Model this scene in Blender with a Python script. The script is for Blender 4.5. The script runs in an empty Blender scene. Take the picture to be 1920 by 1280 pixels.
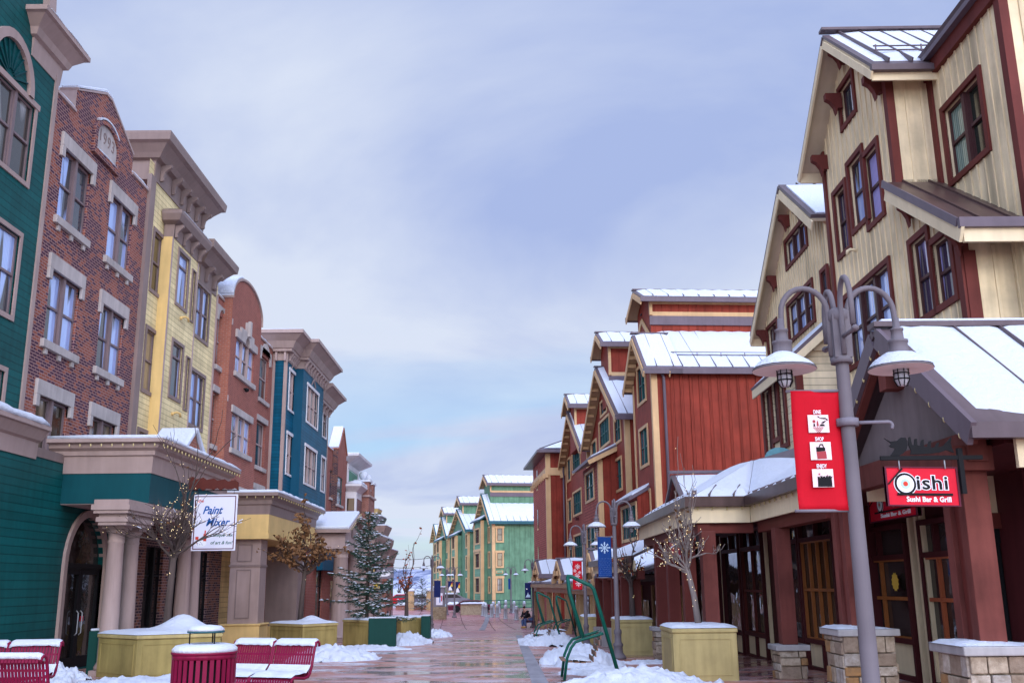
import bpy, bmesh, math, random
from mathutils import Vector, Matrix
from mathutils.geometry import tessellate_polygon
R = math.radians
scn = bpy.context.scene
COL = scn.collection

# ---------------------------------------------------------------- camera
FPX, YAW, PITCH, ROLL, CAMH = 1850.0, R(.45), R(13.8), R(.6), 1.7
_f = Vector((math.sin(YAW)*math.cos(PITCH), math.cos(YAW)*math.cos(PITCH), math.sin(PITCH)))
_r0 = Vector((math.cos(YAW), -math.sin(YAW), 0))
_u0 = _r0.cross(_f)
_r = _r0*math.cos(ROLL) - _u0*math.sin(ROLL)
_u = _u0*math.cos(ROLL) + _r0*math.sin(ROLL)
cam = bpy.data.cameras.new('camera'); cob = bpy.data.objects.new('camera', cam); COL.objects.link(cob)
cam.sensor_width = 36; cam.lens = FPX*36/1920; cam.clip_end = 9000; cam.clip_start = .05
cob.matrix_world = Matrix(((_r.x,_u.x,-_f.x,0),(_r.y,_u.y,-_f.y,0),(_r.z,_u.z,-_f.z,CAMH),(0,0,0,1)))
scn.camera = cob
EYE = Vector((0,0,CAMH))

# ---------------------------------------------------------------- world and sun
scn.view_settings.view_transform = 'Standard'; scn.view_settings.look = 'None'
scn.view_settings.exposure = 0.3; scn.view_settings.gamma = 1
SUN_EL, SUN_AZ = R(24), R(172)      # azimuth measured clockwise from +Y (down the street)
world = bpy.data.worlds.new("World"); scn.world = world; world.use_nodes = True
nt = world.node_tree; nt.nodes.clear()
def N(t, **k):
    n = nt.nodes.new(t)
    for a, b in k.items(): setattr(n, a, b)
    return n
L = lambda a, b: nt.links.new(a, b)
sky = N('ShaderNodeTexSky', sky_type='NISHITA', sun_disc=False)
sky.sun_elevation = SUN_EL; sky.sun_rotation = SUN_AZ
skm = N('ShaderNodeVectorMath', operation='SCALE'); skm.inputs['Scale'].default_value = .08
L(sky.outputs[0], skm.inputs[0])
tc = N('ShaderNodeTexCoord')
sep = N('ShaderNodeSeparateXYZ'); L(tc.outputs['Generated'], sep.inputs[0])
# cloud sheet: project direction onto a flat layer high up
za = N('ShaderNodeMath', operation='MAXIMUM'); L(sep.outputs['Z'], za.inputs[0]); za.inputs[1].default_value = 0
zb = N('ShaderNodeMath', operation='ADD'); L(za.outputs[0], zb.inputs[0]); zb.inputs[1].default_value = .16
dx = N('ShaderNodeMath', operation='DIVIDE'); L(sep.outputs['X'], dx.inputs[0]); L(zb.outputs[0], dx.inputs[1])
dy = N('ShaderNodeMath', operation='DIVIDE'); L(sep.outputs['Y'], dy.inputs[0]); L(zb.outputs[0], dy.inputs[1])
cmb = N('ShaderNodeCombineXYZ'); L(dx.outputs[0], cmb.inputs[0]); L(dy.outputs[0], cmb.inputs[1])
mp = N('ShaderNodeMapping'); mp.inputs['Rotation'].default_value = (0,0,R(-24)); mp.inputs['Scale'].default_value = (.8,1.0,1); mp.inputs['Location'].default_value = (3.9,2.6,0)
L(cmb.outputs[0], mp.inputs[0])
n1 = N('ShaderNodeTexNoise'); n1.inputs['Scale'].default_value = .85; n1.inputs['Detail'].default_value = 7; n1.inputs['Roughness'].default_value = .52; n1.inputs['Distortion'].default_value = .5
L(mp.outputs[0], n1.inputs['Vector'])
cr = N('ShaderNodeValToRGB'); cr.color_ramp.elements[0].position = .38; cr.color_ramp.elements[1].position = .62
cr.color_ramp.elements[0].color = (.38,.47,.76,1); cr.color_ramp.elements[1].color = (.67,.735,.88,1)
# the cloud deck is thickest (palest) a little above the roofs and thins to blue-grey higher up
thick = N('ShaderNodeMapRange', interpolation_type='SMOOTHSTEP'); L(sep.outputs['Z'], thick.inputs[0])
for i_, x_ in zip((1,2,3,4), (.18,.58,.075,-.075)): thick.inputs[i_].default_value = x_
addt = N('ShaderNodeMath', operation='ADD'); L(n1.outputs[0], addt.inputs[0]); L(thick.outputs[0], addt.inputs[1])
L(addt.outputs[0], cr.inputs[0])
# clear blue gaps near the horizon
n2 = N('ShaderNodeTexNoise'); n2.inputs['Scale'].default_value = 1.15; n2.inputs['Detail'].default_value = 6; n2.inputs['Distortion'].default_value = .6
mp2 = N('ShaderNodeMapping'); mp2.inputs['Scale'].default_value = (.3,.9,1); mp2.inputs['Location'].default_value = (-2.3,7.4,0); L(cmb.outputs[0], mp2.inputs[0]); L(mp2.outputs[0], n2.inputs['Vector'])
gap = N('ShaderNodeMapRange'); gap.inputs['From Min'].default_value = .46; gap.inputs['From Max'].default_value = .58; L(n2.outputs[0], gap.inputs[0])
low = N('ShaderNodeMapRange'); low.inputs['From Min'].default_value = .26; low.inputs['From Max'].default_value = .08; L(sep.outputs['Z'], low.inputs[0])
gm = N('ShaderNodeMath', operation='MULTIPLY'); L(gap.outputs[0], gm.inputs[0]); L(low.outputs[0], gm.inputs[1])
gm2 = N('ShaderNodeMath', operation='MULTIPLY'); L(gm.outputs[0], gm2.inputs[0]); gm2.inputs[1].default_value = .9
skb = N('ShaderNodeVectorMath', operation='ADD'); L(skm.outputs[0], skb.inputs[0]); skb.inputs[1].default_value = (.02,.16,.34)
mix = N('ShaderNodeMix', data_type='RGBA'); L(gm2.outputs[0], mix.inputs[0]); L(cr.outputs[0], mix.inputs[6]); L(skb.outputs[0], mix.inputs[7])
# overcast sky: brighter around the veiled sun (behind the camera) and a little brighter overhead
dt = N('ShaderNodeVectorMath', operation='DOT_PRODUCT'); L(tc.outputs['Generated'], dt.inputs[0])
dt.inputs[1].default_value = (math.sin(SUN_AZ)*math.cos(SUN_EL), math.cos(SUN_AZ)*math.cos(SUN_EL), math.sin(SUN_EL))
br = N('ShaderNodeMapRange', interpolation_type='SMOOTHSTEP'); br.inputs['From Min'].default_value = -.05; br.inputs['From Max'].default_value = 1; br.inputs['To Min'].default_value = .86; br.inputs['To Max'].default_value = 3.3
L(dt.outputs['Value'], br.inputs[0])
bg = N('ShaderNodeBackground'); L(mix.outputs[2], bg.inputs[0]); L(br.outputs[0], bg.inputs[1])
out = N('ShaderNodeOutputWorld'); L(bg.outputs[0], out.inputs[0])
sun = bpy.data.lights.new('sun', 'SUN'); sun.energy = 1.0; sun.angle = R(20); sun.color = (1,.94,.88)
so = bpy.data.objects.new('sun', sun); COL.objects.link(so)
sd = Vector((math.sin(SUN_AZ)*math.cos(SUN_EL), math.cos(SUN_AZ)*math.cos(SUN_EL), math.sin(SUN_EL)))
so.rotation_euler = (-sd).to_track_quat('-Z', 'Y').to_euler()

# ---------------------------------------------------------------- terrain profile (the street falls away gently)
PROF = [(-80,0),(18,0),(66,-.96),(80,-1.1),(112,-.75),(3000,-.75)]
def gz(y):
    for (a, za_), (b, zb_) in zip(PROF, PROF[1:]):
        if y <= b: return za_ + (zb_-za_)*max(0, (y-a))/(b-a)
    return PROF[-1][1]

# ---------------------------------------------------------------- surveying helpers: photo bearing -> point at a known plane
def ray(px, py): return (_f + _r*((px-960)/FPX) + _u*((640-py)/FPX))
def gr(px, py):
    d = ray(px, py); t = 5.
    for i in range(400):
        p = EYE + d*t
        if p.z <= gz(p.y): break
        t += .25 if t < 150 else 2
    lo, hi = t-2, t
    for i in range(30):
        m = (lo+hi)/2; p = EYE + d*m
        if p.z <= gz(p.y): hi = m
        else: lo = m
    return EYE + d*hi
def aty(px, py, Y):
    d = ray(px, py); return EYE + d*(Y/d.y)
def atx(px, py, X):
    d = ray(px, py); return EYE + d*(X/d.x)
def atz(px, py, Z):
    d = ray(px, py); return EYE + d*((Z-CAMH)/d.z)

class F:
    """frame of a facade: a = metres along it (away from the camera), d = metres out towards the street, z up"""
    def __init__(s, ox, oy, ang, side):
        s.o = Vector((ox, oy, 0)); s.u = Vector((math.sin(ang), math.cos(ang), 0)); s.side = side
        s.n = Vector((math.cos(ang), -math.sin(ang), 0)) * (1 if side == 'L' else -1)
    def P(s, a, d, z): return s.o + s.u*a + s.n*d + Vector((0,0,z))
    def at(s, px, py, d=0):
        q = ray(px, py); o = s.o + s.n*d
        t = (o-EYE).dot(s.n)/q.dot(s.n); p = EYE + q*t
        return (p-s.o).dot(s.u), p.z
    def A(s, px, py, d=0): return s.at(px, py, d)[0]
    def Z(s, px, py, d=0): return s.at(px, py, d)[1]
WF = F(0, 0, 0, 'L')     # world frame: a = y, d = x
def turned(x, y, ang):   # generic local frame: d axis and a axis turned by ang
    f = F(x, y, 0, 'L'); f.u = Vector((math.sin(ang), math.cos(ang), 0)); f.n = Vector((math.cos(ang), -math.sin(ang), 0)); return f

# ---------------------------------------------------------------- mesh builder
class MB:
    def __init__(s): s.v = []; s.f = []; s.smooth = []
    def add(s, pts, faces, smooth=False):
        b = len(s.v); s.v += [Vector(p) for p in pts]
        s.f += [tuple(b+i for i in f) for f in faces]; s.smooth += [smooth]*len(faces); return s
    def quad(s, a, b, c, d): return s.add([a,b,c,d], [(0,1,2,3)])
    def hexa(s, p):      # 8 points: bottom ring 0-3, top ring 4-7
        return s.add(p, [(3,2,1,0),(4,5,6,7),(0,1,5,4),(1,2,6,5),(2,3,7,6),(3,0,4,7)])
    def box(s, fr, a0, a1, d0, d1, z0, z1):
        P = fr.P
        return s.hexa([P(a0,d0,z0),P(a1,d0,z0),P(a1,d1,z0),P(a0,d1,z0),P(a0,d0,z1),P(a1,d0,z1),P(a1,d1,z1),P(a0,d1,z1)])
    def prism(s, fr, pts, d0, d1):      # pts in (a,z), pushed from d0 to d1
        n = len(pts); v = [fr.P(a,d0,z) for a,z in pts] + [fr.P(a,d1,z) for a,z in pts]
        tri = tessellate_polygon([[Vector((a,z,0)) for a,z in pts]])
        fs = [tuple(t) for t in tri] + [tuple(n+i for i in reversed(t)) for t in tri]
        fs += [(i,(i+1)%n,n+(i+1)%n,n+i) for i in range(n)]
        return s.add(v, fs)
    def prof(s, fr, pts, a0, a1):       # cross-section pts in (d,z), swept along a
        n = len(pts); v = [fr.P(a0,d,z) for d,z in pts] + [fr.P(a1,d,z) for d,z in pts]
        tri = tessellate_polygon([[Vector((d,z,0)) for d,z in pts]])
        fs = [tuple(t) for t in tri] + [tuple(n+i for i in reversed(t)) for t in tri]
        fs += [(i,(i+1)%n,n+(i+1)%n,n+i) for i in range(n)]
        return s.add(v, fs)
    def cornice(s, fr, pts, a0, a1, back=-.6, near=True, far=True):
        # mitred moulding round three sides of a flat top: pts are (out, z) from bottom to top
        rings = []
        for o, z in pts:
            n0 = a0-(o if near else 0); n1 = a1+(o if far else 0)
            rings.append([fr.P(n0,back,z), fr.P(n0,o,z), fr.P(n1,o,z), fr.P(n1,back,z)])
        v = [p for r in rings for p in r]; fs = []
        for k in range(len(rings)-1):
            for j in range(4):
                a = k*4+j; b = k*4+(j+1)%4; fs.append((a,b,b+4,a+4))
        fs.append((0,1,2,3)); m = (len(rings)-1)*4; fs.append((m+3,m+2,m+1,m))
        return s.add(v, fs)
    def wall(s, fr, outline, holes=(), d=0, rev=.14):
        polys = [[Vector((a,z,0)) for a,z in outline]] + [[Vector((a,z,0)) for a,z in h] for h in holes]
        flat = [p for q in polys for p in q]
        s.add([fr.P(p.x,d,p.y) for p in flat], [tuple(t) for t in tessellate_polygon(polys)])
        for h in holes:
            n = len(h); v = [fr.P(a,d,z) for a,z in h] + [fr.P(a,d-rev,z) for a,z in h]
            s.add(v, [(i,(i+1)%n,n+(i+1)%n,n+i) for i in range(n)])
        return s
    def slab(s, p0, p1, p2, p3, t):     # roof plane p0 p1 (eave) p2 p3 (ridge), thickness t upwards along its normal
        p = [Vector(q) for q in (p0,p1,p2,p3)]
        n = (p[1]-p[0]).cross(p[3]-p[0]).normalized()
        if n.z < 0: n = -n
        return s.hexa(p + [q+n*t for q in p])
    def bar(s, p0, p1, w, h, up=(0,0,1)):
        p0 = Vector(p0); p1 = Vector(p1); t = (p1-p0).normalized(); upv = Vector(up)
        x = t.cross(upv)
        if x.length < 1e-4: x = t.cross(Vector((1,0,0)))
        x.normalize(); y = x.cross(t).normalized()
        o = [(-w/2,-h/2),(w/2,-h/2),(w/2,h/2),(-w/2,h/2)]
        return s.hexa([p0+x*a+y*b for a,b in o] + [p1+x*a+y*b for a,b in o])
    def tube(s, pts, r, n=8, cap=True):
        pts = [Vector(p) for p in pts]; m = len(pts)
        rs = r if isinstance(r, (list,tuple)) else [r]*m
        base = len(s.v); prev = None
        for i, p in enumerate(pts):
            t = (pts[min(i+1,m-1)]-pts[max(i-1,0)]).normalized()
            if prev is None:
                x = t.cross(Vector((0,0,1)))
                if x.length < .05: x = t.cross(Vector((0,1,0)))
            else: x = prev - t*prev.dot(t)
            x.normalize(); prev = x; y = t.cross(x)
            for k in range(n):
                a = 2*math.pi*k/n; s.v.append(p + (x*math.cos(a)+y*math.sin(a))*rs[i])
        for i in range(m-1):
            for k in range(n):
                a = base+i*n+k; b = base+i*n+(k+1)%n
                s.f.append((a,b,b+n,a+n)); s.smooth.append(True)
        if cap:
            s.f.append(tuple(base+k for k in reversed(range(n)))); s.smooth.append(False)
            s.f.append(tuple(base+(m-1)*n+k for k in range(n))); s.smooth.append(False)
        return s
    def lathe(s, c, prof, n=20, smooth=True, axis=None):
        c = Vector(c); base = len(s.v)
        for r_, z in prof:
            for k in range(n):
                a = 2*math.pi*k/n; s.v.append(c + Vector((r_*math.cos(a), r_*math.sin(a), z)))
        for i in range(len(prof)-1):
            for k in range(n):
                a = base+i*n+k; b = base+i*n+(k+1)%n
                s.f.append((a,b,b+n,a+n)); s.smooth.append(smooth)
        s.f.append(tuple(base+k for k in reversed(range(n)))); s.smooth.append(False)
        s.f.append(tuple(base+(len(prof)-1)*n+k for k in range(n))); s.smooth.append(False)
        return s
    def blob(s, c, rx, ry, rz, seed=0, n=10, m=6, j=.18, bottom=-.3):
        rnd = random.Random(seed); c = Vector(c); base = len(s.v)
        for i in range(m+1):
            t = math.pi*i/m; z = max(math.cos(t), bottom)
            for k in range(n):
                a = 2*math.pi*k/n; q = 1+rnd.uniform(-j,j)
                s.v.append(c+Vector((rx*math.sin(t)*math.cos(a)*q, ry*math.sin(t)*math.sin(a)*q, rz*z*(1+rnd.uniform(-j,j)*.6))))
        for i in range(m):
            for k in range(n):
                a = base+i*n+k; b = base+i*n+(k+1)%n
                s.f.append((a,a+n,b+n,b)); s.smooth.append(True)
        return s
    def mesh(s, name, origin=Vector((0,0,0))):
        me = bpy.data.meshes.new(name)
        me.from_pydata([tuple(v-origin) for v in s.v], [], s.f)
        me.polygons.foreach_set('use_smooth', s.smooth)
        bm = bmesh.new(); bm.from_mesh(me)
        bmesh.ops.recalc_face_normals(bm, faces=bm.faces)
        uvl = bm.loops.layers.uv.new('UVMap')
        for f in bm.faces:
            n = f.normal
            if abs(n.z) > .985: t = Vector((1,0,0)); b = Vector((0,1,0))
            else:
                t = Vector((-n.y, n.x, 0)).normalized()
                b = Vector((0,0,1)) if abs(n.z) < .25 else n.cross(t)
                if b.z < 0: b = -b
                if abs(t.y) > abs(t.x):
                    if t.y < 0: t = -t
                elif t.x < 0: t = -t
            for l in f.loops:
                c = l.vert.co + origin
                l[uvl].uv = (c.dot(t), c.dot(b))
        bm.to_mesh(me); bm.free()
        return me
    SPLIT = {'corner_trim','corner_board','bay_side','snow_cap','side_return','pilaster','bulb','handle','blank','window_bar','wall_lamp','rake_beam','hanger','bay_corner','party_coping','parapet_back','gable_trim','side_wall','rod','glazing_bar','wire'}
    def islands(s):
        par = list(range(len(s.v)))
        def find(i):
            while par[i] != i: par[i] = par[par[i]]; i = par[i]
            return i
        for f in s.f:
            for i in f[1:]: par[find(i)] = find(f[0])
        groups = {}
        for k, f in enumerate(s.f): groups.setdefault(find(f[0]), []).append(k)
        return list(groups.values())
    def build(s, name, mat, parent=None, bevel=0, sub=0, origin=None):
        if name in MB.SPLIT and parent:
            gs = s.islands()
            if 1 < len(gs) <= 60:
                for g_ in gs:
                    m_ = MB(); idx = {}
                    for k in g_:
                        for i in s.f[k]:
                            if i not in idx: idx[i] = len(m_.v); m_.v.append(s.v[i])
                        m_.f.append(tuple(idx[i] for i in s.f[k])); m_.smooth.append(s.smooth[k])
                    o = m_.build1(name, mat, parent, bevel, sub, origin)
                return o
        return s.build1(name, mat, parent, bevel, sub, origin)
    def build1(s, name, mat, parent=None, bevel=0, sub=0, origin=None):
        org = Vector(parent.matrix_world.translation) if parent else (Vector(origin) if origin is not None else Vector((0,0,0)))
        me = s.mesh(name, org)
        me.materials.append(mat)
        o = bpy.data.objects.new(name, me); COL.objects.link(o)
        if parent: o.parent = parent
        else: o.location = org
        o.matrix_world = Matrix.Translation(org)
        if bevel:
            b = o.modifiers.new('bevel', 'BEVEL'); b.width = bevel; b.segments = 2; b.limit_method = 'ANGLE'; b.angle_limit = R(40)
        if sub:
            b = o.modifiers.new('sub', 'SUBSURF'); b.levels = sub; b.render_levels = sub
        if parent: o.matrix_parent_inverse = Matrix.Identity(4); o.matrix_basis = parent.matrix_world.inverted() @ Matrix.Translation(org)
        return o

def thing(name, label, cat, loc, group=None):
    o = bpy.data.objects.new(name, None); COL.objects.link(o); o.empty_display_size = .2
    o.location = loc; o.matrix_world = Matrix.Translation(Vector(loc))
    o['label'] = label; o['category'] = cat
    if group: o['group'] = group
    return o
def tag(o, label, cat, group=None, kind=None):
    if label: o['label'] = label
    if cat: o['category'] = cat
    if group: o['group'] = group
    if kind: o['kind'] = kind
    return o
def kids(o): return [c for c in bpy.data.objects if c.parent == o]
def copy_tree(o, parent=None):
    c = o.copy(); COL.objects.link(c); c.parent = parent
    for ch in kids(o): copy_tree(ch, c)
    return c
def dup(root, loc, rotz=0, label=None, scale=None):
    c = copy_tree(root); c.location = loc; c.rotation_euler = (0,0,rotz)
    if scale: c.scale = (scale,)*3
    if label: c['label'] = label
    return c

def text_mesh(mb, txt, fr_origin, ux, uz, h, depth=.004, shear=0, align='CENTER', bold=0, spacing=1, xs=1):
    """lettering as thin solid shapes: ux is the reading direction, uz is up, h the size of a capital"""
    cu = bpy.data.curves.new('lettering', 'FONT'); cu.body = txt; cu.size = 1; cu.shear = shear; cu.offset = bold
    cu.align_x = align; cu.align_y = 'CENTER'; cu.space_character = spacing; cu.resolution_u = 3
    ob = bpy.data.objects.new('lettering', cu); COL.objects.link(ob)
    dg = bpy.context.evaluated_depsgraph_get(); me = bpy.data.meshes.new_from_object(ob.evaluated_get(dg))
    k = h/.7; ux = Vector(ux).normalized(); uz = Vector(uz).normalized(); nn = ux.cross(uz)
    o = Vector(fr_origin); n0 = len(me.vertices)
    pts = [o + ux*(v.co.x*k*xs) + uz*(v.co.y*k) for v in me.vertices]
    mb.add([p+nn*depth for p in pts], [tuple(p.vertices) for p in me.polygons])
    ek = {}
    for p in me.polygons:
        vs = list(p.vertices)
        for i in range(len(vs)):
            e = (vs[i], vs[(i+1)%len(vs)]); ek[e] = 1
    rim = [e for e in ek if (e[1],e[0]) not in ek]
    b = len(mb.v); mb.v += [p+nn*depth for p in pts] + [p for p in pts]
    for a, c in rim: mb.f.append((b+a,b+c,b+n0+c,b+n0+a)); mb.smooth.append(False)
    bpy.data.objects.remove(ob); bpy.data.curves.remove(cu); bpy.data.meshes.remove(me)
    return mb
# ---------------------------------------------------------------- materials
M = {}
def base_mat(name, col, rough=.6, spec=.13, metal=0):
    m = bpy.data.materials.new(name); m.use_nodes = True; t = m.node_tree
    b = t.nodes['Principled BSDF']; b.inputs['Base Color'].default_value = (*col,1)
    b.inputs['Roughness'].default_value = rough; b.inputs['Metallic'].default_value = metal
    b.inputs['Specular IOR Level'].default_value = spec
    M[name] = m; return m, t, b
def nn(t, ty, **k):
    n = t.nodes.new(ty)
    for a, b in k.items(): setattr(n, a, b)
    return n
def uvmap(t, sx=1, sy=1, rot=0):
    a = nn(t, 'ShaderNodeUVMap'); m = nn(t, 'ShaderNodeMapping'); m.inputs['Scale'].default_value = (sx,sy,1); m.inputs['Rotation'].default_value = (0,0,rot)
    t.links.new(a.outputs[0], m.inputs[0]); return m.outputs[0]
def noise(t, vec, scale, detail=4, rough=.5, dist=0):
    n = nn(t, 'ShaderNodeTexNoise'); n.inputs['Scale'].default_value = scale; n.inputs['Detail'].default_value = detail
    n.inputs['Roughness'].default_value = rough; n.inputs['Distortion'].default_value = dist
    if vec: t.links.new(vec, n.inputs['Vector'])
    return n.outputs[0]
def mrange(t, v, a, b, c=0, d=1):
    n = nn(t, 'ShaderNodeMapRange'); t.links.new(v, n.inputs[0])
    for i, x in zip((1,2,3,4), (a,b,c,d)): n.inputs[i].default_value = x
    return n.outputs[0]
def mixc(t, f, c1, c2, mode='MIX'):
    n = nn(t, 'ShaderNodeMix', data_type='RGBA', blend_type=mode)
    for i, x in ((0,f),(6,c1),(7,c2)):
        if hasattr(x, 'links'): t.links.new(x, n.inputs[i])
        elif i == 0: n.inputs[0].default_value = x
        else: n.inputs[i].default_value = (*x,1)
    return n.outputs[2]
def math_(t, op, a, b=0):
    n = nn(t, 'ShaderNodeMath', operation=op)
    for i, x in ((0,a),(1,b)):
        if hasattr(x, 'links'): t.links.new(x, n.inputs[i])
        else: n.inputs[i].default_value = x
    return n.outputs[0]
def bump(t, b, h, s=.3, dist=.02):
    n = nn(t, 'ShaderNodeBump'); n.inputs['Strength'].default_value = s; n.inputs['Distance'].default_value = dist
    t.links.new(h, n.inputs['Height']); t.links.new(n.outputs[0], b.inputs['Normal'])
def dirt(t, col, amt=.25, sc=.8):
    v = uvmap(t); f1 = noise(t, v, sc, 6, .6); f2 = noise(t, uvmap(t, 3, .35), 2.2, 4)
    f = math_(t, 'ADD', mrange(t, f1, .3,.75,-amt,amt), mrange(t, f2, .3,.8,-amt*.6,amt*.6))
    g = math_(t, 'ADD', f, 1); n = nn(t, 'ShaderNodeVectorMath', operation='SCALE')
    if hasattr(col,'links'): t.links.new(col, n.inputs[0])
    else: n.inputs[0].default_value = col
    t.links.new(g, n.inputs['Scale']); return n.outputs[0]
def paint(name, col, rough=.5, amt=.14):
    m, t, b = base_mat(name, col, rough)
    t.links.new(dirt(t, col, amt), b.inputs['Base Color'])
    bump(t, b, noise(t, uvmap(t), 45, 3), .15, .004); return m
def siding(name, col, pitch=.13, rough=.55):   # lapped boards: each board leans out at its foot
    m, t, b = base_mat(name, col, rough)
    s = nn(t, 'ShaderNodeSeparateXYZ'); t.links.new(uvmap(t), s.inputs[0])
    fr = math_(t, 'FRACT', math_(t, 'DIVIDE', s.outputs[1], pitch))
    gap = mrange(t, fr, .0,.13, 1, 0)
    idx = math_(t, 'FLOOR', math_(t, 'DIVIDE', s.outputs[1], pitch))
    wn = nn(t, 'ShaderNodeTexWhiteNoise', noise_dimensions='1D'); t.links.new(idx, wn.inputs['W'])
    c = dirt(t, col, .24); sh = mrange(t, wn.outputs[0], 0,1,.88,1.1)
    n = nn(t, 'ShaderNodeVectorMath', operation='SCALE'); t.links.new(c, n.inputs[0]); t.links.new(sh, n.inputs['Scale'])
    c2 = mixc(t, math_(t,'MULTIPLY',gap,.88), n.outputs[0], tuple(x*.18 for x in col))
    t.links.new(c2, b.inputs['Base Color'])
    h = math_(t, 'SUBTRACT', 1, fr); bump(t, b, h, 1, .03); return m
def batten(name, col, pitch=.3, rough=.6, wide=.14):   # vertical boards with a raised strip over each joint
    m, t, b = base_mat(name, col, rough)
    s = nn(t, 'ShaderNodeSeparateXYZ'); t.links.new(uvmap(t), s.inputs[0])
    fr = math_(t, 'FRACT', math_(t, 'DIVIDE', s.outputs[0], pitch))
    q = math_(t, 'ABSOLUTE', math_(t, 'SUBTRACT', fr, .5))
    e = mrange(t, math_(t, 'ABSOLUTE', math_(t, 'SUBTRACT', q, wide/2)), 0, .03, 1, 0)
    c = dirt(t, col, .26); t.links.new(mixc(t, math_(t,'MULTIPLY',e,.55), c, tuple(x*.25 for x in col)), b.inputs['Base Color'])
    bump(t, b, mrange(t, q, wide/2-.015, wide/2+.015, 1, 0), 1, .025); return m
def brick(name, c1, c2, mort, bw=.21, bh=.075, m_=.011, patch=True, off=.5):
    m, t, b = base_mat(name, c1, .85, .2)
    v = uvmap(t)
    k = nn(t, 'ShaderNodeTexBrick'); t.links.new(v, k.inputs['Vector']); k.offset = off
    k.inputs['Scale'].default_value = 1; k.inputs['Brick Width'].default_value = bw; k.inputs['Row Height'].default_value = bh
    k.inputs['Mortar Size'].default_value = m_; k.inputs['Mortar Smooth'].default_value = .2
    k.inputs['Color1'].default_value = (0,0,0,1); k.inputs['Color2'].default_value = (1,1,1,1); k.inputs['Mortar'].default_value = (.5,.5,.5,1)
    f = k.outputs[0]
    if patch:
        pn = noise(t, v, 1.1, 2)
        f = math_(t, 'ADD', math_(t, 'MULTIPLY', f, .75), mrange(t, pn, .35,.65,-.25,.45))
        f = mrange(t, f, .38,.46,0,1)
    col = mixc(t, f, c1, c2); col = dirt(t, col, .2, 1.5)
    t.links.new(mixc(t, k.outputs[1], col, mort), b.inputs['Base Color'])
    h = math_(t, 'SUBTRACT', noise(t, v, 60, 3), math_(t, 'MULTIPLY', k.outputs[1], 2)); bump(t, b, h, .6, .008); return m
def rock(name, cols, rough=.9):
    m, t, b = base_mat(name, cols[0], rough, .2)
    g = nn(t, 'ShaderNodeNewGeometry'); r = nn(t, 'ShaderNodeValToRGB'); t.links.new(g.outputs['Random Per Island'], r.inputs[0])
    r.color_ramp.interpolation = 'CONSTANT'; r.color_ramp.elements[0].color = (*cols[0],1); r.color_ramp.elements[1].position = .9; r.color_ramp.elements[1].color = (*cols[-1],1)
    for i, c in enumerate(cols[1:-1]): e = r.color_ramp.elements.new((i+1)/len(cols)); e.color = (*c,1)
    tcn = nn(t, 'ShaderNodeTexCoord'); v = noise(t, tcn.outputs['Object'], 9, 6, .65)
    t.links.new(mixc(t, mrange(t, v, .3,.7,0,.75), r.outputs[0], (.16,.11,.07)), b.inputs['Base Color'])
    bump(t, b, noise(t, tcn.outputs['Object'], 14, 8, .65), .9, .03); return m
def snowmat(name='snow'):
    m, t, b = base_mat(name, (.61,.645,.73), .6, .25)
    tcn = nn(t, 'ShaderNodeTexCoord'); v = noise(t, tcn.outputs['Object'], 7, 8, .6)
    v2_ = noise(t, tcn.outputs['Object'], 38, 5, .7); bump(t, b, math_(t,'ADD',v,math_(t,'MULTIPLY',v2_,.35)), .75, .06)
    b.inputs['Subsurface Weight'].default_value = .15; b.inputs['Subsurface Radius'].default_value = (.05,.06,.08); return m
def glass(name, base=(.02,.03,.045), tint=(.75,.8,1.0), rough=.03, warp=.02, ior=1.9):
    m, t, b = base_mat(name, base, rough, .5)
    b.inputs['IOR'].default_value = ior; b.inputs['Specular Tint'].default_value = (*tint,1)
    g = nn(t, 'ShaderNodeNewGeometry'); v = noise(t, uvmap(t), 1.3, 2); bump(t, b, v, 1, warp)
    h = mrange(t, noise(t, uvmap(t), .9, 3, .5), .4,.62); 
    t.links.new(mixc(t, h, base, tuple(min(1,x*3+.02) for x in base)), b.inputs['Base Color']); return m
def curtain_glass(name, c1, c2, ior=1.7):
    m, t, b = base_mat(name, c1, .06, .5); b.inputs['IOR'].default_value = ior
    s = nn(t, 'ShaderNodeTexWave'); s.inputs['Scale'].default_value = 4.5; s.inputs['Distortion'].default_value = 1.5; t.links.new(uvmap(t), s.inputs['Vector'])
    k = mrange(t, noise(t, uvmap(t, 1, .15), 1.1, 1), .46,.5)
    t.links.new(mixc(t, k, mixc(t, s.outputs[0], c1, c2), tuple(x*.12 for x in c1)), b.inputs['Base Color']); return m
def lamp_glow(name, col, s):
    m, t, b = base_mat(name, col, .4); b.inputs['Emission Color'].default_value = (*col,1); b.inputs['Emission Strength'].default_value = s; return m

def painted_sky_glass(name):     # pale blue curtains with sky reflection painted in; dark part is painted reveal shade
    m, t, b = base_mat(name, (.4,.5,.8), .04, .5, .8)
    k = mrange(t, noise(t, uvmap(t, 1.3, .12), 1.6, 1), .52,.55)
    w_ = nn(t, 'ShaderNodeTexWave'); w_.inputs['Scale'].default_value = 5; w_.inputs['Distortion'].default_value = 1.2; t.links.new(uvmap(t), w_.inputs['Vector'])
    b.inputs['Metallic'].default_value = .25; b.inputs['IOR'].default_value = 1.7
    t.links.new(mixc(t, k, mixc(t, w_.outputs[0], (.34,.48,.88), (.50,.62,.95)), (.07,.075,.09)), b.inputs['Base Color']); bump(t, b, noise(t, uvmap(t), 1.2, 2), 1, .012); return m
siding('teal_siding', (.003,.075,.074), .17)
paint('teal_paint', (.003,.062,.075)); paint('teal_dark', (.004,.05,.055))
siding('blue_siding', (.003,.085,.15), .16); paint('blue_paint', (.003,.065,.12))
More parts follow.
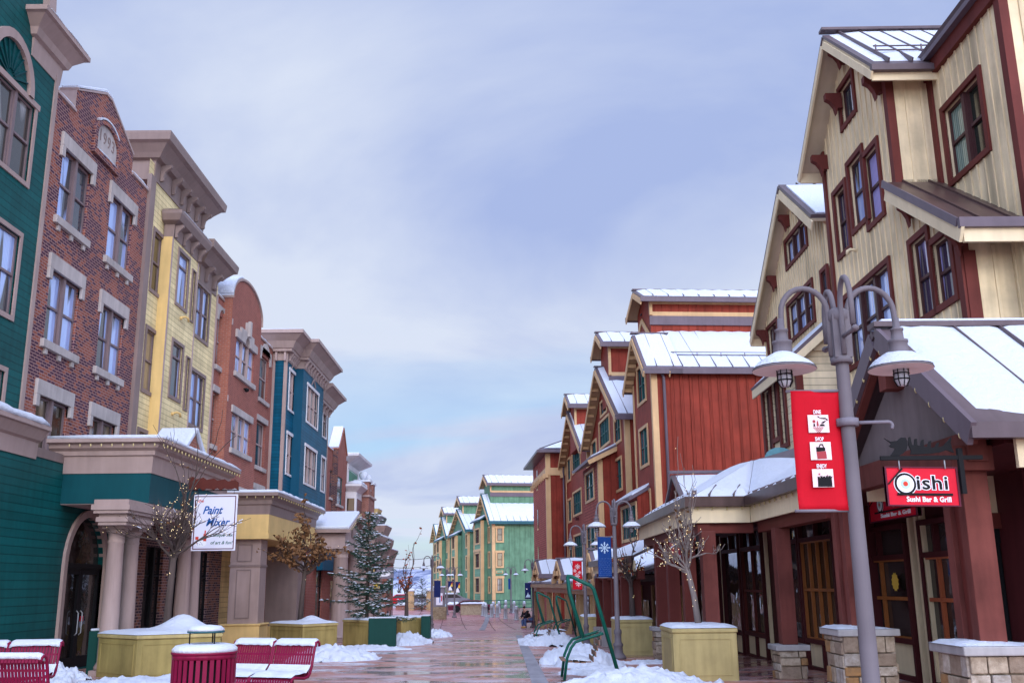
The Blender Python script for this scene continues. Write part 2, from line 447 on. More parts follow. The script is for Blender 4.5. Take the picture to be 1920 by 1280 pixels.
paint('mauve', (.36,.265,.24)); paint('mauve_dark', (.245,.18,.165)); paint('mauve_light', (.40,.30,.285))
paint('sash', (.20,.145,.15), .4)
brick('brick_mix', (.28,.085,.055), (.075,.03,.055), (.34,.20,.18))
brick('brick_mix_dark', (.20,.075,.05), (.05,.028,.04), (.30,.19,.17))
brick('brick_red', (.40,.135,.085), (.33,.105,.07), (.36,.20,.16), patch=False)
brick('brick_rose', (.33,.10,.07), (.27,.075,.055), (.33,.17,.14), patch=False)
brick('brick_far', (.34,.14,.10), (.25,.09,.07), (.34,.2,.17), patch=False)
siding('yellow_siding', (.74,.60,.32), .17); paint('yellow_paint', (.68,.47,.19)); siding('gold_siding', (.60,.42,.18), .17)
paint('limestone', (.44,.39,.37), .85, .22); paint('limestone_dark', (.25,.22,.22), .85)
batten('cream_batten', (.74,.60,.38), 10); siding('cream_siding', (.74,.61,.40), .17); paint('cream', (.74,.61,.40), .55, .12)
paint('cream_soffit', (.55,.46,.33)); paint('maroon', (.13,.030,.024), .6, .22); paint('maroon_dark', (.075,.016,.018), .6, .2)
paint('timber', (.145,.042,.034), .75, .35); paint('window_brown', (.07,.03,.03), .4)
batten('red_batten', (.24,.036,.021), .42, .6, .16); batten('red_batten_fine', (.27,.046,.029), .3, .6, .2); brick('shingle_pink', (.42,.12,.09), (.34,.09,.07), (.16,.04,.035), .35,.16,.02, False)
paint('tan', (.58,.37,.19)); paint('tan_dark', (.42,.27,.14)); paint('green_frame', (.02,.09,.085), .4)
batten('green_batten', (.12,.235,.145), .6, .6, .16); siding('green_siding', (.15,.31,.19), .22); paint('green_paint', (.08,.25,.15)); paint('green_gutter', (.03,.10,.12))
paint('roof_metal', (.115,.085,.095), .35, .2); paint('roof_brown', (.085,.05,.045), .3, .3); paint('gutter', (.13,.10,.12), .35)
paint('mint', (.45,.60,.52)); paint('white_trim', (.68,.66,.68)); paint('olive', (.33,.26,.095), .65, .30); paint('olive_light', (.45,.36,.16), .65, .26); paint('pine_green', (.008,.055,.045), .5)
paint('swing_green', (.006,.085,.062), .28, .25); paint('lamp_grey', (.15,.13,.145), .5, .2); paint('lamp_grey_light', (.19,.17,.20), .4, .2); paint('lamp_inside', (.80,.79,.75), .35, .05)
paint('magenta', (.20,.008,.042), .35, .25); paint('black_metal', (.008,.008,.010), .6); paint('dark_void', (.012,.009,.010), .9)
paint('stucco', (.17,.14,.14), .95, .2); paint('stone_cap', (.36,.34,.34), .9, .3)
rock('stones', [(.55,.47,.38),(.42,.33,.25),(.50,.40,.30),(.38,.20,.08),(.58,.50,.42),(.33,.25,.19),(.47,.42,.38)])
rock('flagstones', [(.36,.29,.19),(.30,.24,.16),(.40,.33,.23),(.26,.2,.13)])
snowmat()
glass('glass'); glass('glass_dark', (.014,.010,.009), (.8,.85,1), .04, .02, 1.5); painted_sky_glass('glass_blue')
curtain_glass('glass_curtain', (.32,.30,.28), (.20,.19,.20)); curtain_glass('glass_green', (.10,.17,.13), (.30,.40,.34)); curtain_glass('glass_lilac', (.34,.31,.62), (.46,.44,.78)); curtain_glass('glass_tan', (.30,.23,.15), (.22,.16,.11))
paint('wood_lit', (.33,.115,.035), .5, .25); paint('wood_orange', (.42,.115,.05), .45, .2)
paint('bark', (.085,.062,.055), .9, .35); paint('bark_pale', (.22,.18,.165), .9, .35); paint('dead_leaf', (.20,.10,.045), .8, .4); paint('red_leaf', (.30,.07,.03), .8, .4)
paint('needle', (.035,.085,.060), .8, .35); paint('sign_white', (.70,.70,.80), .4, .03); paint('sign_red', (.62,.008,.03), .4, .05); paint('banner_red', (.50,.006,.018), .75, .08); paint('sign_frame', (.10,.012,.03), .4)
paint('banner_blue', (.008,.045,.20), .7, .12); paint('banner_navy', (.012,.02,.10), .7, .1); paint('ink_blue', (.01,.10,.34), .5); paint('ink_red', (.60,.05,.03), .5); paint('ink_green', (.02,.12,.09), .5); paint('white', (.80,.80,.82), .5, .02); paint('pale_blue', (.55,.72,.88), .6, .02)
paint('banner_pink', (.78,.62,.62), .6, .04); paint('banner_yellow', (.75,.5,.08), .6, .05); paint('banner_orange', (.6,.12,.03), .6, .05); paint('rose_ink', (.36,.05,.06), .6, .1)
paint('steel', (.35,.37,.40), .35, .2); paint('dish_teal', (.10,.24,.28), .5); paint('wood_slat', (.24,.14,.10), .8, .3); paint('palette_red', (.10,.022,.016), .5)
paint('jacket', (.015,.014,.018), .8); paint('denim', (.06,.10,.22), .8); paint('skin', (.45,.25,.18), .6, .05); paint('boots', (.40,.25,.04), .7); paint('hair', (.03,.02,.015), .8)
lamp_glow('warm_bulb', (1,.78,.42), 1.6); lamp_glow('orange_glow', (1,.36,.03), .35); paint('bulb_off', (.55,.45,.22), .3); paint('clear_jar', (.42,.42,.46), .15)
paint('log_wood', (.30,.15,.07), .85, .5); paint('log_bark', (.02,.015,.013), .9, .3); paint('leaf_green', (.10,.32,.03), .6); paint('car_paint', (.10,.09,.12), .3)

# ground: stamped rose concrete, damp, with films of ice and shallow puddles
m, t, b = base_mat('paving', (.4,.2,.18), .5)
g = nn(t, 'ShaderNodeNewGeometry'); sp = nn(t, 'ShaderNodeSeparateXYZ'); t.links.new(g.outputs['Position'], sp.inputs[0])
def pmap(sx, sy, rot=0):
    q = nn(t, 'ShaderNodeMapping'); q.inputs['Scale'].default_value = (sx,sy,1); q.inputs['Rotation'].default_value = (0,0,rot); t.links.new(g.outputs['Position'], q.inputs[0]); return q.outputs[0]
far = mrange(t, sp.outputs[1], 43.5, 45, 0, 1)
c1 = mixc(t, mrange(t, noise(t, pmap(1,1), .55, 5), .35,.65), (.38,.125,.095), (.54,.25,.18))
c1 = mixc(t, mrange(t, noise(t, pmap(1,1), 5, 4, .6), .4,.7,0,.5), c1, (.22,.12,.11))
c2 = mixc(t, mrange(t, noise(t, pmap(1,.5), .22, 5), .35,.65), (.33,.125,.14), (.47,.22,.23))
col = mixc(t, far, c1, c2)
vo = nn(t, 'ShaderNodeTexVoronoi', feature='DISTANCE_TO_EDGE'); vo.inputs['Scale'].default_value = 2.2; t.links.new(pmap(1,1), vo.inputs['Vector'])
crack = math_(t, 'MULTIPLY', mrange(t, vo.outputs[0], 0,.035,1,0), math_(t, 'SUBTRACT', 1, far))
col = mixc(t, math_(t,'MULTIPLY',crack,.55), col, (.13,.08,.08))
ice = noise(t, pmap(.8,1.0), 1.1, 10, .74, .8)
icem = mrange(t, ice, .47,.60); icem = math_(t, 'MULTIPLY', icem, mrange(t, sp.outputs[1], 44, 50, 1, .15))
icem = math_(t, 'MULTIPLY', icem, .55)
col = mixc(t, icem, col, (.56,.54,.64))
wet = mrange(t, noise(t, pmap(.5,.9), .95, 5, .55, .4), .51,.57)
wet = math_(t, 'MULTIPLY', wet, mrange(t, sp.outputs[1], 42, 46, 1, .0))
col = mixc(t, math_(t,'MULTIPLY',wet,.55), col, (.09,.055,.05))
fs_ = mrange(t, sp.outputs[1], 112, 116, 0, 1); col = mixc(t, fs_, col, (.62,.65,.75))
t.links.new(col, b.inputs['Base Color'])
damp = mrange(t, noise(t, pmap(.4,.9), .7, 7, .65), .35,.65,.13,.46)
rg = nn(t, 'ShaderNodeMix', data_type='FLOAT'); t.links.new(wet, rg.inputs[0]); t.links.new(damp, rg.inputs[2]); rg.inputs[3].default_value = .10
t.links.new(rg.outputs[0], b.inputs['Roughness'])
hh = math_(t, 'MULTIPLY', math_(t, 'ADD', noise(t, pmap(1,1), 9, 6, .6), math_(t,'MULTIPLY',crack,-.8)), math_(t,'SUBTRACT',1,wet)); bump(t, b, hh, .45, .02)
paint('concrete', (.27,.26,.29), .7, .3); paint('joint', (.10,.05,.055), .8); paint('walk_brown', (.24,.15,.11), .6, .35)
m, t, b = base_mat('hill', (.5,.5,.6), .9, .1)
tcn = nn(t, 'ShaderNodeTexCoord'); hm = nn(t,'ShaderNodeMapping'); hm.inputs['Scale'].default_value = (1,.10,1); t.links.new(tcn.outputs['Object'], hm.inputs[0]); v = noise(t, hm.outputs[0], .035, 9, .65); w = noise(t, hm.outputs[0], .2, 6, .6)
t.links.new(mixc(t, mrange(t, math_(t,'ADD',v,math_(t,'MULTIPLY',w,.4)), .62,.80), (.50,.53,.68), (.10,.13,.24)), b.inputs['Base Color'])
# ---------------------------------------------------------------- ground and hills
def structure(o): o['kind'] = 'structure'; return o
g = MB(); xs = [-2500,-300,-60,-15,0,15,60,300,2500]; ys = [-80,0,10,18,30,42,54,66,73,80,96,112,200,500,3000]
g.add([(x,y,gz(y)) for y in ys for x in xs], [(j*9+i,j*9+i+1,j*9+i+10,j*9+i+9) for j in range(len(ys)-1) for i in range(8)])
structure(g.build('ground', M['paving']))
def strip(name, pts, w, mat, dz=.004):
    s = MB()
    for (x0,y0),(x1,y1) in zip(pts, pts[1:]):
        n = max(1, int(abs(y1-y0)/3)); d = Vector((x1-x0,y1-y0,0)).normalized(); q = Vector((d.y,-d.x,0))*w/2
        cuts = sorted({0,1} | {(yy-y0)/(y1-y0) for yy in (18,66,80,112) if y1 != y0 and 0 < (yy-y0)/(y1-y0) < 1})
        for ta, tb in zip(cuts, cuts[1:]):
            a = Vector((x0+(x1-x0)*ta, y0+(y1-y0)*ta, 0)); b_ = Vector((x0+(x1-x0)*tb, y0+(y1-y0)*tb, 0))
            v = [a-q,a+q,b_+q,b_-q]; s.add([(p.x,p.y,gz(p.y)+dz) for p in v], [(0,1,2,3)])
    return structure(s.build(name, mat))
p = [gr(1012,1278), gr(996,1240), gr(973,1190)]
dx_, dy_ = p[0].x, p[0].y
strip('drain_strip', [(dx_+.1, 3), (dx_, dy_), (p[1].x,p[1].y), (p[2].x,p[2].y)], .30, M['concrete'])
q0, q1 = gr(903,1181), gr(915,1152)
strip('pale_band', [(q0.x,q0.y),(q1.x,q1.y)], .35, M['concrete'], .008)
for a_, b_ in (((823,1183),(832,1150)),((875,1180),(860,1140)),((929,1182),(915,1160)),((968,1180),(935,1158)),((782,1160),(792,1142))):
    u, v = gr(*a_), gr(*b_); strip('pavement_joint', [(u.x,u.y),(v.x,v.y)], .05, M['joint'])
for yy in (45.2, 52.5, 60.5, 70, 84):
    strip('pavement_joint', [(-9.5,yy),(4,yy+.01)], .05, M['joint'], .006)
# boardwalk of the right-hand arcade
s = MB(); s.add([(x,y,gz(y)+.012) for x,y in ((4.0,8),(9,8),(9,30),(3.6,30))], [(0,1,2,3)]); structure(s.build('walkway', M['walk_brown']))
rnd = random.Random(4)
h = MB(); nx, ny = 60, 14
from mathutils import noise as mnoise
def hz(x, y):
    r_ = (y-700)/900
    c = math.exp(-((x+150)/300)**2)*16 + 11 + 5*mnoise.noise(Vector((x/170,y/300,0))) + 2*mnoise.noise(Vector((x/50,y/90,3)))
    return -2 + max(0, math.sin(min(1,max(0,r_))*math.pi*.5))*c
h.add([(-900+30*i, 700+70*j, hz(-900+30*i, 700+70*j)) for j in range(ny) for i in range(nx)],
      [(j*nx+i,j*nx+i+1,(j+1)*nx+i+1,(j+1)*nx+i) for j in range(ny-1) for i in range(nx-1)], True)
structure(h.build('hills', M['hill']))

# ---------------------------------------------------------------- windows and walls
def rect(a0, a1, z0, z1): return [(a0,z0),(a1,z0),(a1,z1),(a0,z1)]
def arch(a0, a1, z0, z1, n=10, rise=None):
    r_ = (a1-a0)/2; rise = r_ if rise is None else rise; c = (a0+a1)/2
    return [(a0,z0),(a1,z0)] + [(c+r_*math.cos(math.pi*k/n), z1-rise+rise*math.sin(math.pi*k/n)) for k in range(n+1)]
def window(fr, par, a0, a1, z0, z1, d=0, lights=1, trim='mauve', tw=.11, sash='sash', rail=.5, rec=.08, proud=.035,
           sill=.0, lintel=None, head=0, pane='glass', top=0, corbels=False, cols=0, rows=0, bar='white'):
    fr_ = MB(); P = fr
    if trim:
        fr_.box(P, a0-tw, a0, d-.02, d+proud, z0-tw, z1); fr_.box(P, a1, a1+tw, d-.02, d+proud, z0-tw, z1)
        e = .06 if head else 0
        fr_.box(P, a0-tw-e, a1+tw+e, d-.02, d+proud+(.015 if head else 0), z1, z1+tw+head)
        fr_.box(P, a0, a1, d-.02, d+proud, z0-tw, z0)
    w = fr_.build('window', M[trim or sash], par)
    s = MB(); L_ = (a1-a0)/lights; bw = min(.055, L_*.12)
    for i in range(lights):
        x0, x1 = a0+i*L_, a0+(i+1)*L_
        if i: s.box(P, x0-bw, x0+bw, d-rec, d-.005, z0, z1)
        l0 = x0+(bw if i else .0); l1 = x1-(bw if i < lights-1 else 0)
        s.box(P, l0, l0+bw, d-rec-.02, d-rec+.035, z0, z1); s.box(P, l1-bw, l1, d-rec-.02, d-rec+.035, z0, z1)
        s.box(P, l0+bw, l1-bw, d-rec-.02, d-rec+.034, z0, z0+bw); s.box(P, l0+bw, l1-bw, d-rec-.02, d-rec+.034, z1-bw, z1)
        if rail:
            zr = z0+(z1-z0)*rail; s.box(P, l0+bw, l1-bw, d-rec-.02, d-rec+.05, zr-bw*.5, zr+bw*.5)
        if top: zt = z1-(z1-z0)*top; s.box(P, l0+bw, l1-bw, d-rec-.02, d-rec+.05, zt-bw*.6, zt+bw*.6)
    s.build('sash', M[sash], w)
    if cols:
        q = MB()
        for i in range(lights):
            for c in range(1, cols+1):
                x = a0+i*L_+L_*c/(cols+1); q.box(P, x-.009, x+.009, d-rec, d-rec+.012, z0+(z1-z0)*(rail if rail else 0), z1)
        q.build('glazing_bar', M[bar], w)
    MB().quad(P.P(a0,d-rec,z0), P.P(a1,d-rec,z0), P.P(a1,d-rec,z1), P.P(a0,d-rec,z1)).build('pane', M[pane], w)
    if sill:
        q = MB(); q.box(P, a0-.16, a1+.16, d-.05, d+.10, z0-sill, z0)
        if corbels:
            for f in (.06,.5,.94):
                c = a0+(a1-a0)*f; q.box(P, c-.07, c+.07, d-.03, d+.06, z0-sill-.14, z0-sill-.002)
        q.build('sill', M[corbels if isinstance(corbels,str) else 'limestone'], w, .012)
    if lintel:
        q = MB(); lh, ear = lintel
        q.box(P, a0-.18, a1+.18, d-.05, d+.075, z1, z1+lh)
        if ear: q.box(P, a0-.18, a0-.0, d-.05, d+.075, z1-ear, z1-.001); q.box(P, a1+.0, a1+.18, d-.05, d+.075, z1-ear, z1-.001)
        q.build('lintel', M['limestone'], w, .01)
    return w
def battens(mb, fr, outline, holes, step, w=.045, d=0, t=.022, a_from=None):
    xs_ = [a for a,z in outline]; lo, hi = min(xs_), max(xs_)
    a = (a_from if a_from is not None else lo) + step/2
    n = len(outline)
    while a < hi:
        zs = []
        for i in range(n):
            (x0,z0),(x1,z1) = outline[i], outline[(i+1)%n]
            if (x0-a)*(x1-a) < 0: zs.append(z0+(z1-z0)*(a-x0)/(x1-x0))
        if len(zs) >= 2:
            segs = [(min(zs), max(zs))]
            for h_ in holes:
                ha = [q[0] for q in h_]; hzz = [q[1] for q in h_]
                if min(ha)-.12 < a < max(ha)+.12:
                    b0, b1 = min(hzz)-.12, max(hzz)+.12; ns = []
                    for s0, s1 in segs:
                        if b1 < s0 or b0 > s1: ns.append((s0,s1))
                        else:
                            if b0 > s0: ns.append((s0,b0))
                            if b1 < s1: ns.append((b1,s1))
                    segs = ns
            for s0, s1 in segs:
                if s1-s0 > .05: mb.box(fr, a-w/2, a+w/2, d-.01, d+t, s0, s1)
        a += step
def facade(fr, par, name, mat, outline, wins, d=0, style=None, rev=.14, bat=None):
    holes = [rect(*w[:4]) for w in wins]
    def inside(a, z):
        c = False
        for (x0,z0),(x1,z1) in zip(outline, outline[1:]+outline[:1]):
            if (z0 > z) != (z1 > z) and a < (x1-x0)*(z-z0)/(z1-z0)+x0: c = not c
        return c
    for h_, w in zip(holes, wins):
        if not all(inside(a, z) for a, z in h_) or w[0] >= w[1] or w[2] >= w[3]: print('BADHOLE', par.name, name, [round(x,2) for x in w[:4]], [(round(a,2),round(z,2)) for a,z in outline])
    mb = MB().wall(fr, outline, holes, d, rev)
    if bat: battens(mb, fr, outline, holes, bat, d=d)
    o = mb.build(name, M[mat], par)
    for w in wins:
        k = dict(style or {}); k.update(w[4] if len(w) > 4 else {}); window(fr, par, *w[:4], d=d, **k)
    return o
def W(fr, x0, y0, x1, y1, d=0, inset=.11, **k):
    """opening from its near/upper and far/lower trim corners as measured on the photograph"""
    a0, z1 = fr.at(x0, y0, d); a1, z0 = fr.at(x1, y1, d)
    if a0 > a1: a0, a1 = a1, a0
    return (a0+inset, a1-inset, z0+inset, z1-inset, k)
def snowcap(mb, fr, a0, a1, d0, d1, z, t=.09, r_=.05):
    # a soft loaf of snow lying on a ledge
    na = max(2, int((a1-a0)/.25)); v = []; fs = []; rn = random.Random(int((a0+z)*100))
    secs = []
    for i in range(na+1):
        a = a0+(a1-a0)*i/na; e = 1 if 0 < i < na else .55
        tt = t*(1+rn.uniform(-.18,.18))*e; dd = rn.uniform(-.012,.012)
        secs.append([(d0,z),(d0,z+tt*.8),(d0+(d1-d0)*.3,z+tt),(d1-r_,z+tt*.95),(d1+dd,z+tt*.55),(d1+dd+.01,z+.002)])
        a_ = a + (r_*.6 if i == 0 else 0) - (r_*.6 if i == na else 0)*0
        v += [fr.P(a, dd2, zz) for dd2, zz in secs[-1]]
    m_ = 6
    for i in range(na):
        for k in range(m_): fs.append((i*m_+k, i*m_+(k+1)%m_, (i+1)*m_+(k+1)%m_, (i+1)*m_+k))
    fs.append(tuple(range(m_))); fs.append(tuple(na*m_+k for k in reversed(range(m_))))
    mb.add(v, fs, True); return mb
def bulb_row(par, p0, p1, n, mat='bulb_off', drop=.07):
    mb = MB(); p0 = Vector(p0); p1 = Vector(p1)
    for i in range(n):
        c = p0.lerp(p1, (i+.5)/n); mb.lathe(c-Vector((0,0,drop)), [(.004,-.05),(.016,-.03),(.018,0),(.012,.02)], 6)
    return mb.build('bulb', M[mat], par)
# ================================================================ LEFT-HAND ROW
XL = -11.0
LF = F(XL, 0, 0, 'L'); LW = F(-10.0, 0, 0, 'L')
a_tb = LF.A(108,157)                       # party line green / brick
a_by = LF.A(273,400)                       # party line brick / yellow
a_yr = LF.A(409,540)
a_rt = LF.A(511,690)
# ---- green clapboard house with a round-headed window
t1 = thing('clapboard_house', 'dark green clapboard building at the left edge of the photo with an arched glass door', 'house', (XL,17,0), 'row houses on the left side of the street')
zc = LF.Z(108,157)                         # underside of frieze
wa = W(LF, 43,190, 52.5,356); wa1 = LF.A(52.5,356)
z_top = LF.Z(70.5,200); z_bot = LF.Z(52.5,356)
W0 = wa1-2.75
wins = [(W0+.1, wa1-.12, z_bot+.12, z_top-.12, dict(lights=3, pane='glass_curtain', head=.03))]
z2t, z2b, z3t, z3b = LF.Z(42.6,438), LF.Z(24.6,605), LF.Z(14,689), LF.Z(3,781)
a2 = LF.A(42.6,438)
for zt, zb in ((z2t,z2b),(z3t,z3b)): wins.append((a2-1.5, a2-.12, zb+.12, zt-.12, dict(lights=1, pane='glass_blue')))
ztop = zc+1.3
facade(LF, t1, 'wall', 'teal_siding', [(13,2.5),(a_tb,2.5),(a_tb,zc),(LF.A(75,72),zc+.9),(LF.A(75,72)-.1,zc+2.4),(LF.A(75,72)-.9,zc+3.6),(LF.A(75,72)-2.2,zc+4.3),(13,zc+4.3)], wins, style=dict(trim='mauve'))
tr = MB(); tr.box(LF, a_tb-.16, a_tb, -.3, .04, 2.5, zc+.3); tr.build('corner_trim', M['mauve'], t1)
# frieze + crown moulding
a_c0 = LF.A(58,112); c = MB()
c.cornice(LF, [(.02,zc-.02),(.05,zc+.42),(.14,zc+.46),(.20,zc+.62),(.42,zc+.85),(.50,zc+.88),(.50,zc+1.0)], a_c0, a_tb+.06, -.8); c.build('cornice', M['mauve'], t1)
c = MB(); snowcap(c, LF, a_c0-.3, a_tb+.4, -.5, .50, zc+1.0, .05); c.build('snow_cap', M['snow'], t1)
# big round pediment band
pc = LF.A(75,72)-2.6; c = MB(); v = []
for k in range(13):
    an = math.pi/2*k/12; ca, sa = math.cos(an), math.sin(an)
    for rr in (2.6, 2.95): v += [LF.P(pc+rr*ca, -.05, zc+.9+rr*1.35*sa), LF.P(pc+rr*ca, .16, zc+.9+rr*1.35*sa)]
fs = []
for k in range(12):
    o = k*4
    for a_, b_ in ((0,1),(1,3),(3,2),(2,0)): fs.append((o+a_,o+b_,o+b_+4,o+a_+4))
fs += [(0,1,3,2),(48,50,51,49)]
c.add(v, fs); c.build('arched_band', M['mauve'], t1)
# fan above the middle light
wc = (W0+wa1)/2; c = MB(); v = []; fs = []
for k in range(17):
    an = math.pi*k/16
    for rr in (.82,1.02): v += [LF.P(wc+rr*math.cos(an), -.02, z_top+rr*1.1*math.sin(an)), LF.P(wc+rr*math.cos(an), .09, z_top+rr*1.1*math.sin(an))]
for k in range(16):
    o = k*4
    for a_, b_ in ((0,1),(1,3),(3,2),(2,0)): fs.append((o+a_,o+b_,o+b_+4,o+a_+4))
c.add(v, fs); c.build('window_arch', M['mauve'], t1)
c = MB()
for k in range(1,10):
    an = math.pi*k/10; c.bar(LF.P(wc+.2*math.cos(an),.02,z_top+.22*math.sin(an)), LF.P(wc+.8*math.cos(an),.02,z_top+.86*math.sin(an)), .03, .05, LF.n)
c.build('fan_rib', M['teal_dark'], t1)
# projecting ground floor, its cornice and the arched door
a_lo = LW.A(201,1060)+.5
d0, zt_ = LW.at(121,1057); d1 = LW.A(193,1061); zth = LW.Z(157,1060); zar = LW.Z(155,968)
dz0 = gz(d0)
ztop2 = LW.Z(40,852)
dl, dr = d0+.02, d1-.02
c = MB(); c.wall(LW, [(10,-.5),(a_lo,-.5),(a_lo,ztop2+.05),(10,ztop2+.05)], [[(dl,dz0),(dr,dz0)]+arch(dl,dr,dz0,zar,14,zar-zth-.0)[2:]], 0, .2)
c.build('ground_floor_wall', M['teal_siding'], t1)
c = MB(); c.box(WF, 10, a_lo, -11.2, -9.99, ztop2+.052, ztop2+.25); c.build('ledge', M['mauve_dark'], t1)
c = MB(); pts = [(.0,ztop2-.02),(.03,ztop2-.02),(.05,ztop2+.32),(.12,ztop2+.36),(.24,ztop2+.55),(.30,ztop2+.57),(.30,ztop2+.66),(0,ztop2+.66)]
c.prof(LW, pts, 10, LW.A(66,850)); c.build('lower_cornice', M['mauve'], t1)
c = MB(); snowcap(c, LW, 10, LW.A(62,840), -.8, .30, ztop2+.66, .16); c.build('snow_cap', M['snow'], t1)
# door: surround, arch, transom light, two leaves
dr_ = MB(); v = []; fs = []
cc, rr0, zs = (dl+dr)/2, (dr-dl)/2, zth
prof_pts = [(dl,dz0)]+[(cc-rr0*math.cos(math.pi*k/16), zs+(zar-zs)*math.sin(math.pi*k/16)) for k in range(17)]+[(dr,dz0)]
outp = [(dl-.17,dz0)]+[(cc-(rr0+.17)*math.cos(math.pi*k/16), zs+(zar-zs+.17)*math.sin(math.pi*k/16)) for k in range(17)]+[(dr+.17,dz0)]
for (a_,z_),(b_,y_) in zip(prof_pts,outp): v += [LW.P(a_,-.1,z_),LW.P(a_,.07,z_),LW.P(b_,.07,y_),LW.P(b_,-.0,y_)]
for k in range(len(prof_pts)-1):
    o = k*4
    for q in range(4): fs.append((o+q,o+(q+1)%4,o+4+(q+1)%4,o+4+q))
dr_.add(v, fs); door = dr_.build('door', M['mauve'], t1)
c = MB(); c.box(LW, dl, dr, -.16, -.02, zth-.07, zth+.05)
for a_ in (dl+.05, cc-.055, cc+.055, dr-.05): c.box(LW, a_-.05, a_+.05, -.16, -.06, dz0, zth-.071)
for x0_, x1_ in ((dl+.1,cc-.105),(cc+.105,dr-.1)):
    c.box(LW, x0_, x1_, -.155, -.062, dz0, dz0+.26); c.box(LW, x0_, x1_, -.155, -.062, zth-.2, zth-.071)
c.build('door_frame', M['black_metal'], door)
MB().quad(LW.P(dl,-.12,dz0),LW.P(dr,-.12,dz0),LW.P(dr,-.12,zth),LW.P(dl,-.12,zth)).build('pane', M['glass_dark'], door)
c = MB(); c.add([LW.P(a_,-.12,z_) for a_,z_ in arch(dl,dr,zth,zar,16,zar-zth)], [tuple(range(19))]); c.build('transom_pane', M['glass_dark'], door)
c = MB()
for s_ in (-1,1): c.tube([LW.P(cc+.11*s_,-.05,dz0+.75),LW.P(cc+.11*s_,.0,dz0+.8),LW.P(cc+.11*s_,.0,dz0+1.25),LW.P(cc+.11*s_,-.05,dz0+1.3)], .014, 6)
c.build('handle', M['steel'], door)
c = MB(); c.box(LW, cc+.28, cc+.46, -.118, -.11, dz0+1.05, dz0+1.17); c.build('notice', M['sign_red'], door)

# ---- brick house of 1993
t2 = thing('brick_house', 'mottled brick building with a gabled parapet and a stone plaque reading 1993', 'house', (XL,a_tb,0), 'row houses on the left side of the street')
pl, pr_ = LF.A(143,190), LF.A(249,300); zpar = LF.Z(248,328); zsh = LF.Z(249,292); zap = LF.Z(204,184)
outl = [(a_tb,2.5),(a_by,2.5),(a_by,zpar),(pr_,zpar),(pr_,zsh),((pl+pr_)/2+.15,zap),((pl+pr_)/2-.25,zap),(pl,zsh+.05),(pl,zpar),(a_tb,zpar)]
lint = [((116.8,245),(178.8,308.8)),((206.9,339.4),(256,389)),((92.5,471.9),(157.5,519.4)),((186.9,541.9),(239.4,580)),((65.6,706.9),(135.6,736.9)),((166.3,752.5),(220.6,776.9))]
# two columns, three storeys: average the surveyed edges
cols_ = []
for i in (0,1):
    e0 = sum(LF.A(*lint[k][0]) for k in (i,i+2,i+4))/3; e1 = sum(LF.A(*lint[k][1]) for k in (i,i+2,i+4))/3; cols_.append((e0+.18,e1-.18))
rows_ = [sum((LF.Z(*lint[k][0])+LF.Z(*lint[k][1]))/2 for k in (j,j+1))/2 for j in (0,2,4)]
sz = [(LF.Z(99,398.6)+LF.Z(193.6,478.7))/2, (LF.Z(74.8,631.3)+LF.Z(172.5,685.6))/2]; sz.append(sz[1]-(sz[0]-sz[1]))
wins = []
for j, zt in enumerate(rows_):
    for i, (e0, e1) in enumerate(cols_):
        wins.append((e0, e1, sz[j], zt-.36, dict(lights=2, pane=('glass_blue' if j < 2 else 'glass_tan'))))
facade(LF, t2, 'wall', 'brick_mix', outl, wins, style=dict(trim=None, sash='sash', rec=.11, sill=.2, lintel=(.36,.28), corbels=True), rev=.16)
c = MB()
for x0_, x1_, z_ in ((a_tb,pl,zpar),(pr_,a_by,zpar)): c.box(LF, x0_+.01, x1_-.01, -.4, .05, z_+.002, z_+.07)
for q0_, q1_ in (((pl,zsh+.05),((pl+pr_)/2-.25,zap)),(((pl+pr_)/2-.25,zap),((pl+pr_)/2+.15,zap)),(((pl+pr_)/2+.15,zap),(pr_,zsh))):
    c.bar(LF.P(q0_[0],-.22,q0_[1]+.04), LF.P(q1_[0],-.22,q1_[1]+.04), .5, .07, (0,0,1))
c.build('coping', M['mauve_light'], t2)
c = MB(); c.box(LF, pl, pl+.02, -.48, -.002, zpar-.5, zsh+.05); c.box(LF, pr_-.02, pr_, -.48, -.002, zpar, zsh)
c.prism(LF, [(pl+.021,zpar-.3),(pr_-.021,zpar-.3),(pr_-.021,zsh-.02),((pl+pr_)/2,zap-.03),(pl+.021,zsh)], -.46, -.42); c.build('parapet_back', M['mauve_light'], t2)
c = MB(); snowcap(c, LF, a_tb, pl, -.42, .03, zpar+.07, .1); snowcap(c, LF, pr_, a_by, -.42, .03, zpar+.07, .1)
c.bar(LF.P(pl,-.2,zsh+.13), LF.P((pl+pr_)/2-.2,-.2,zap+.13), .46, .12); c.bar(LF.P((pl+pr_)/2-.2,-.2,zap+.12), LF.P((pl+pr_)/2+.2,-.2,zap+.12), .46, .1); c.build('snow_cap', M['snow'], t2, .03)
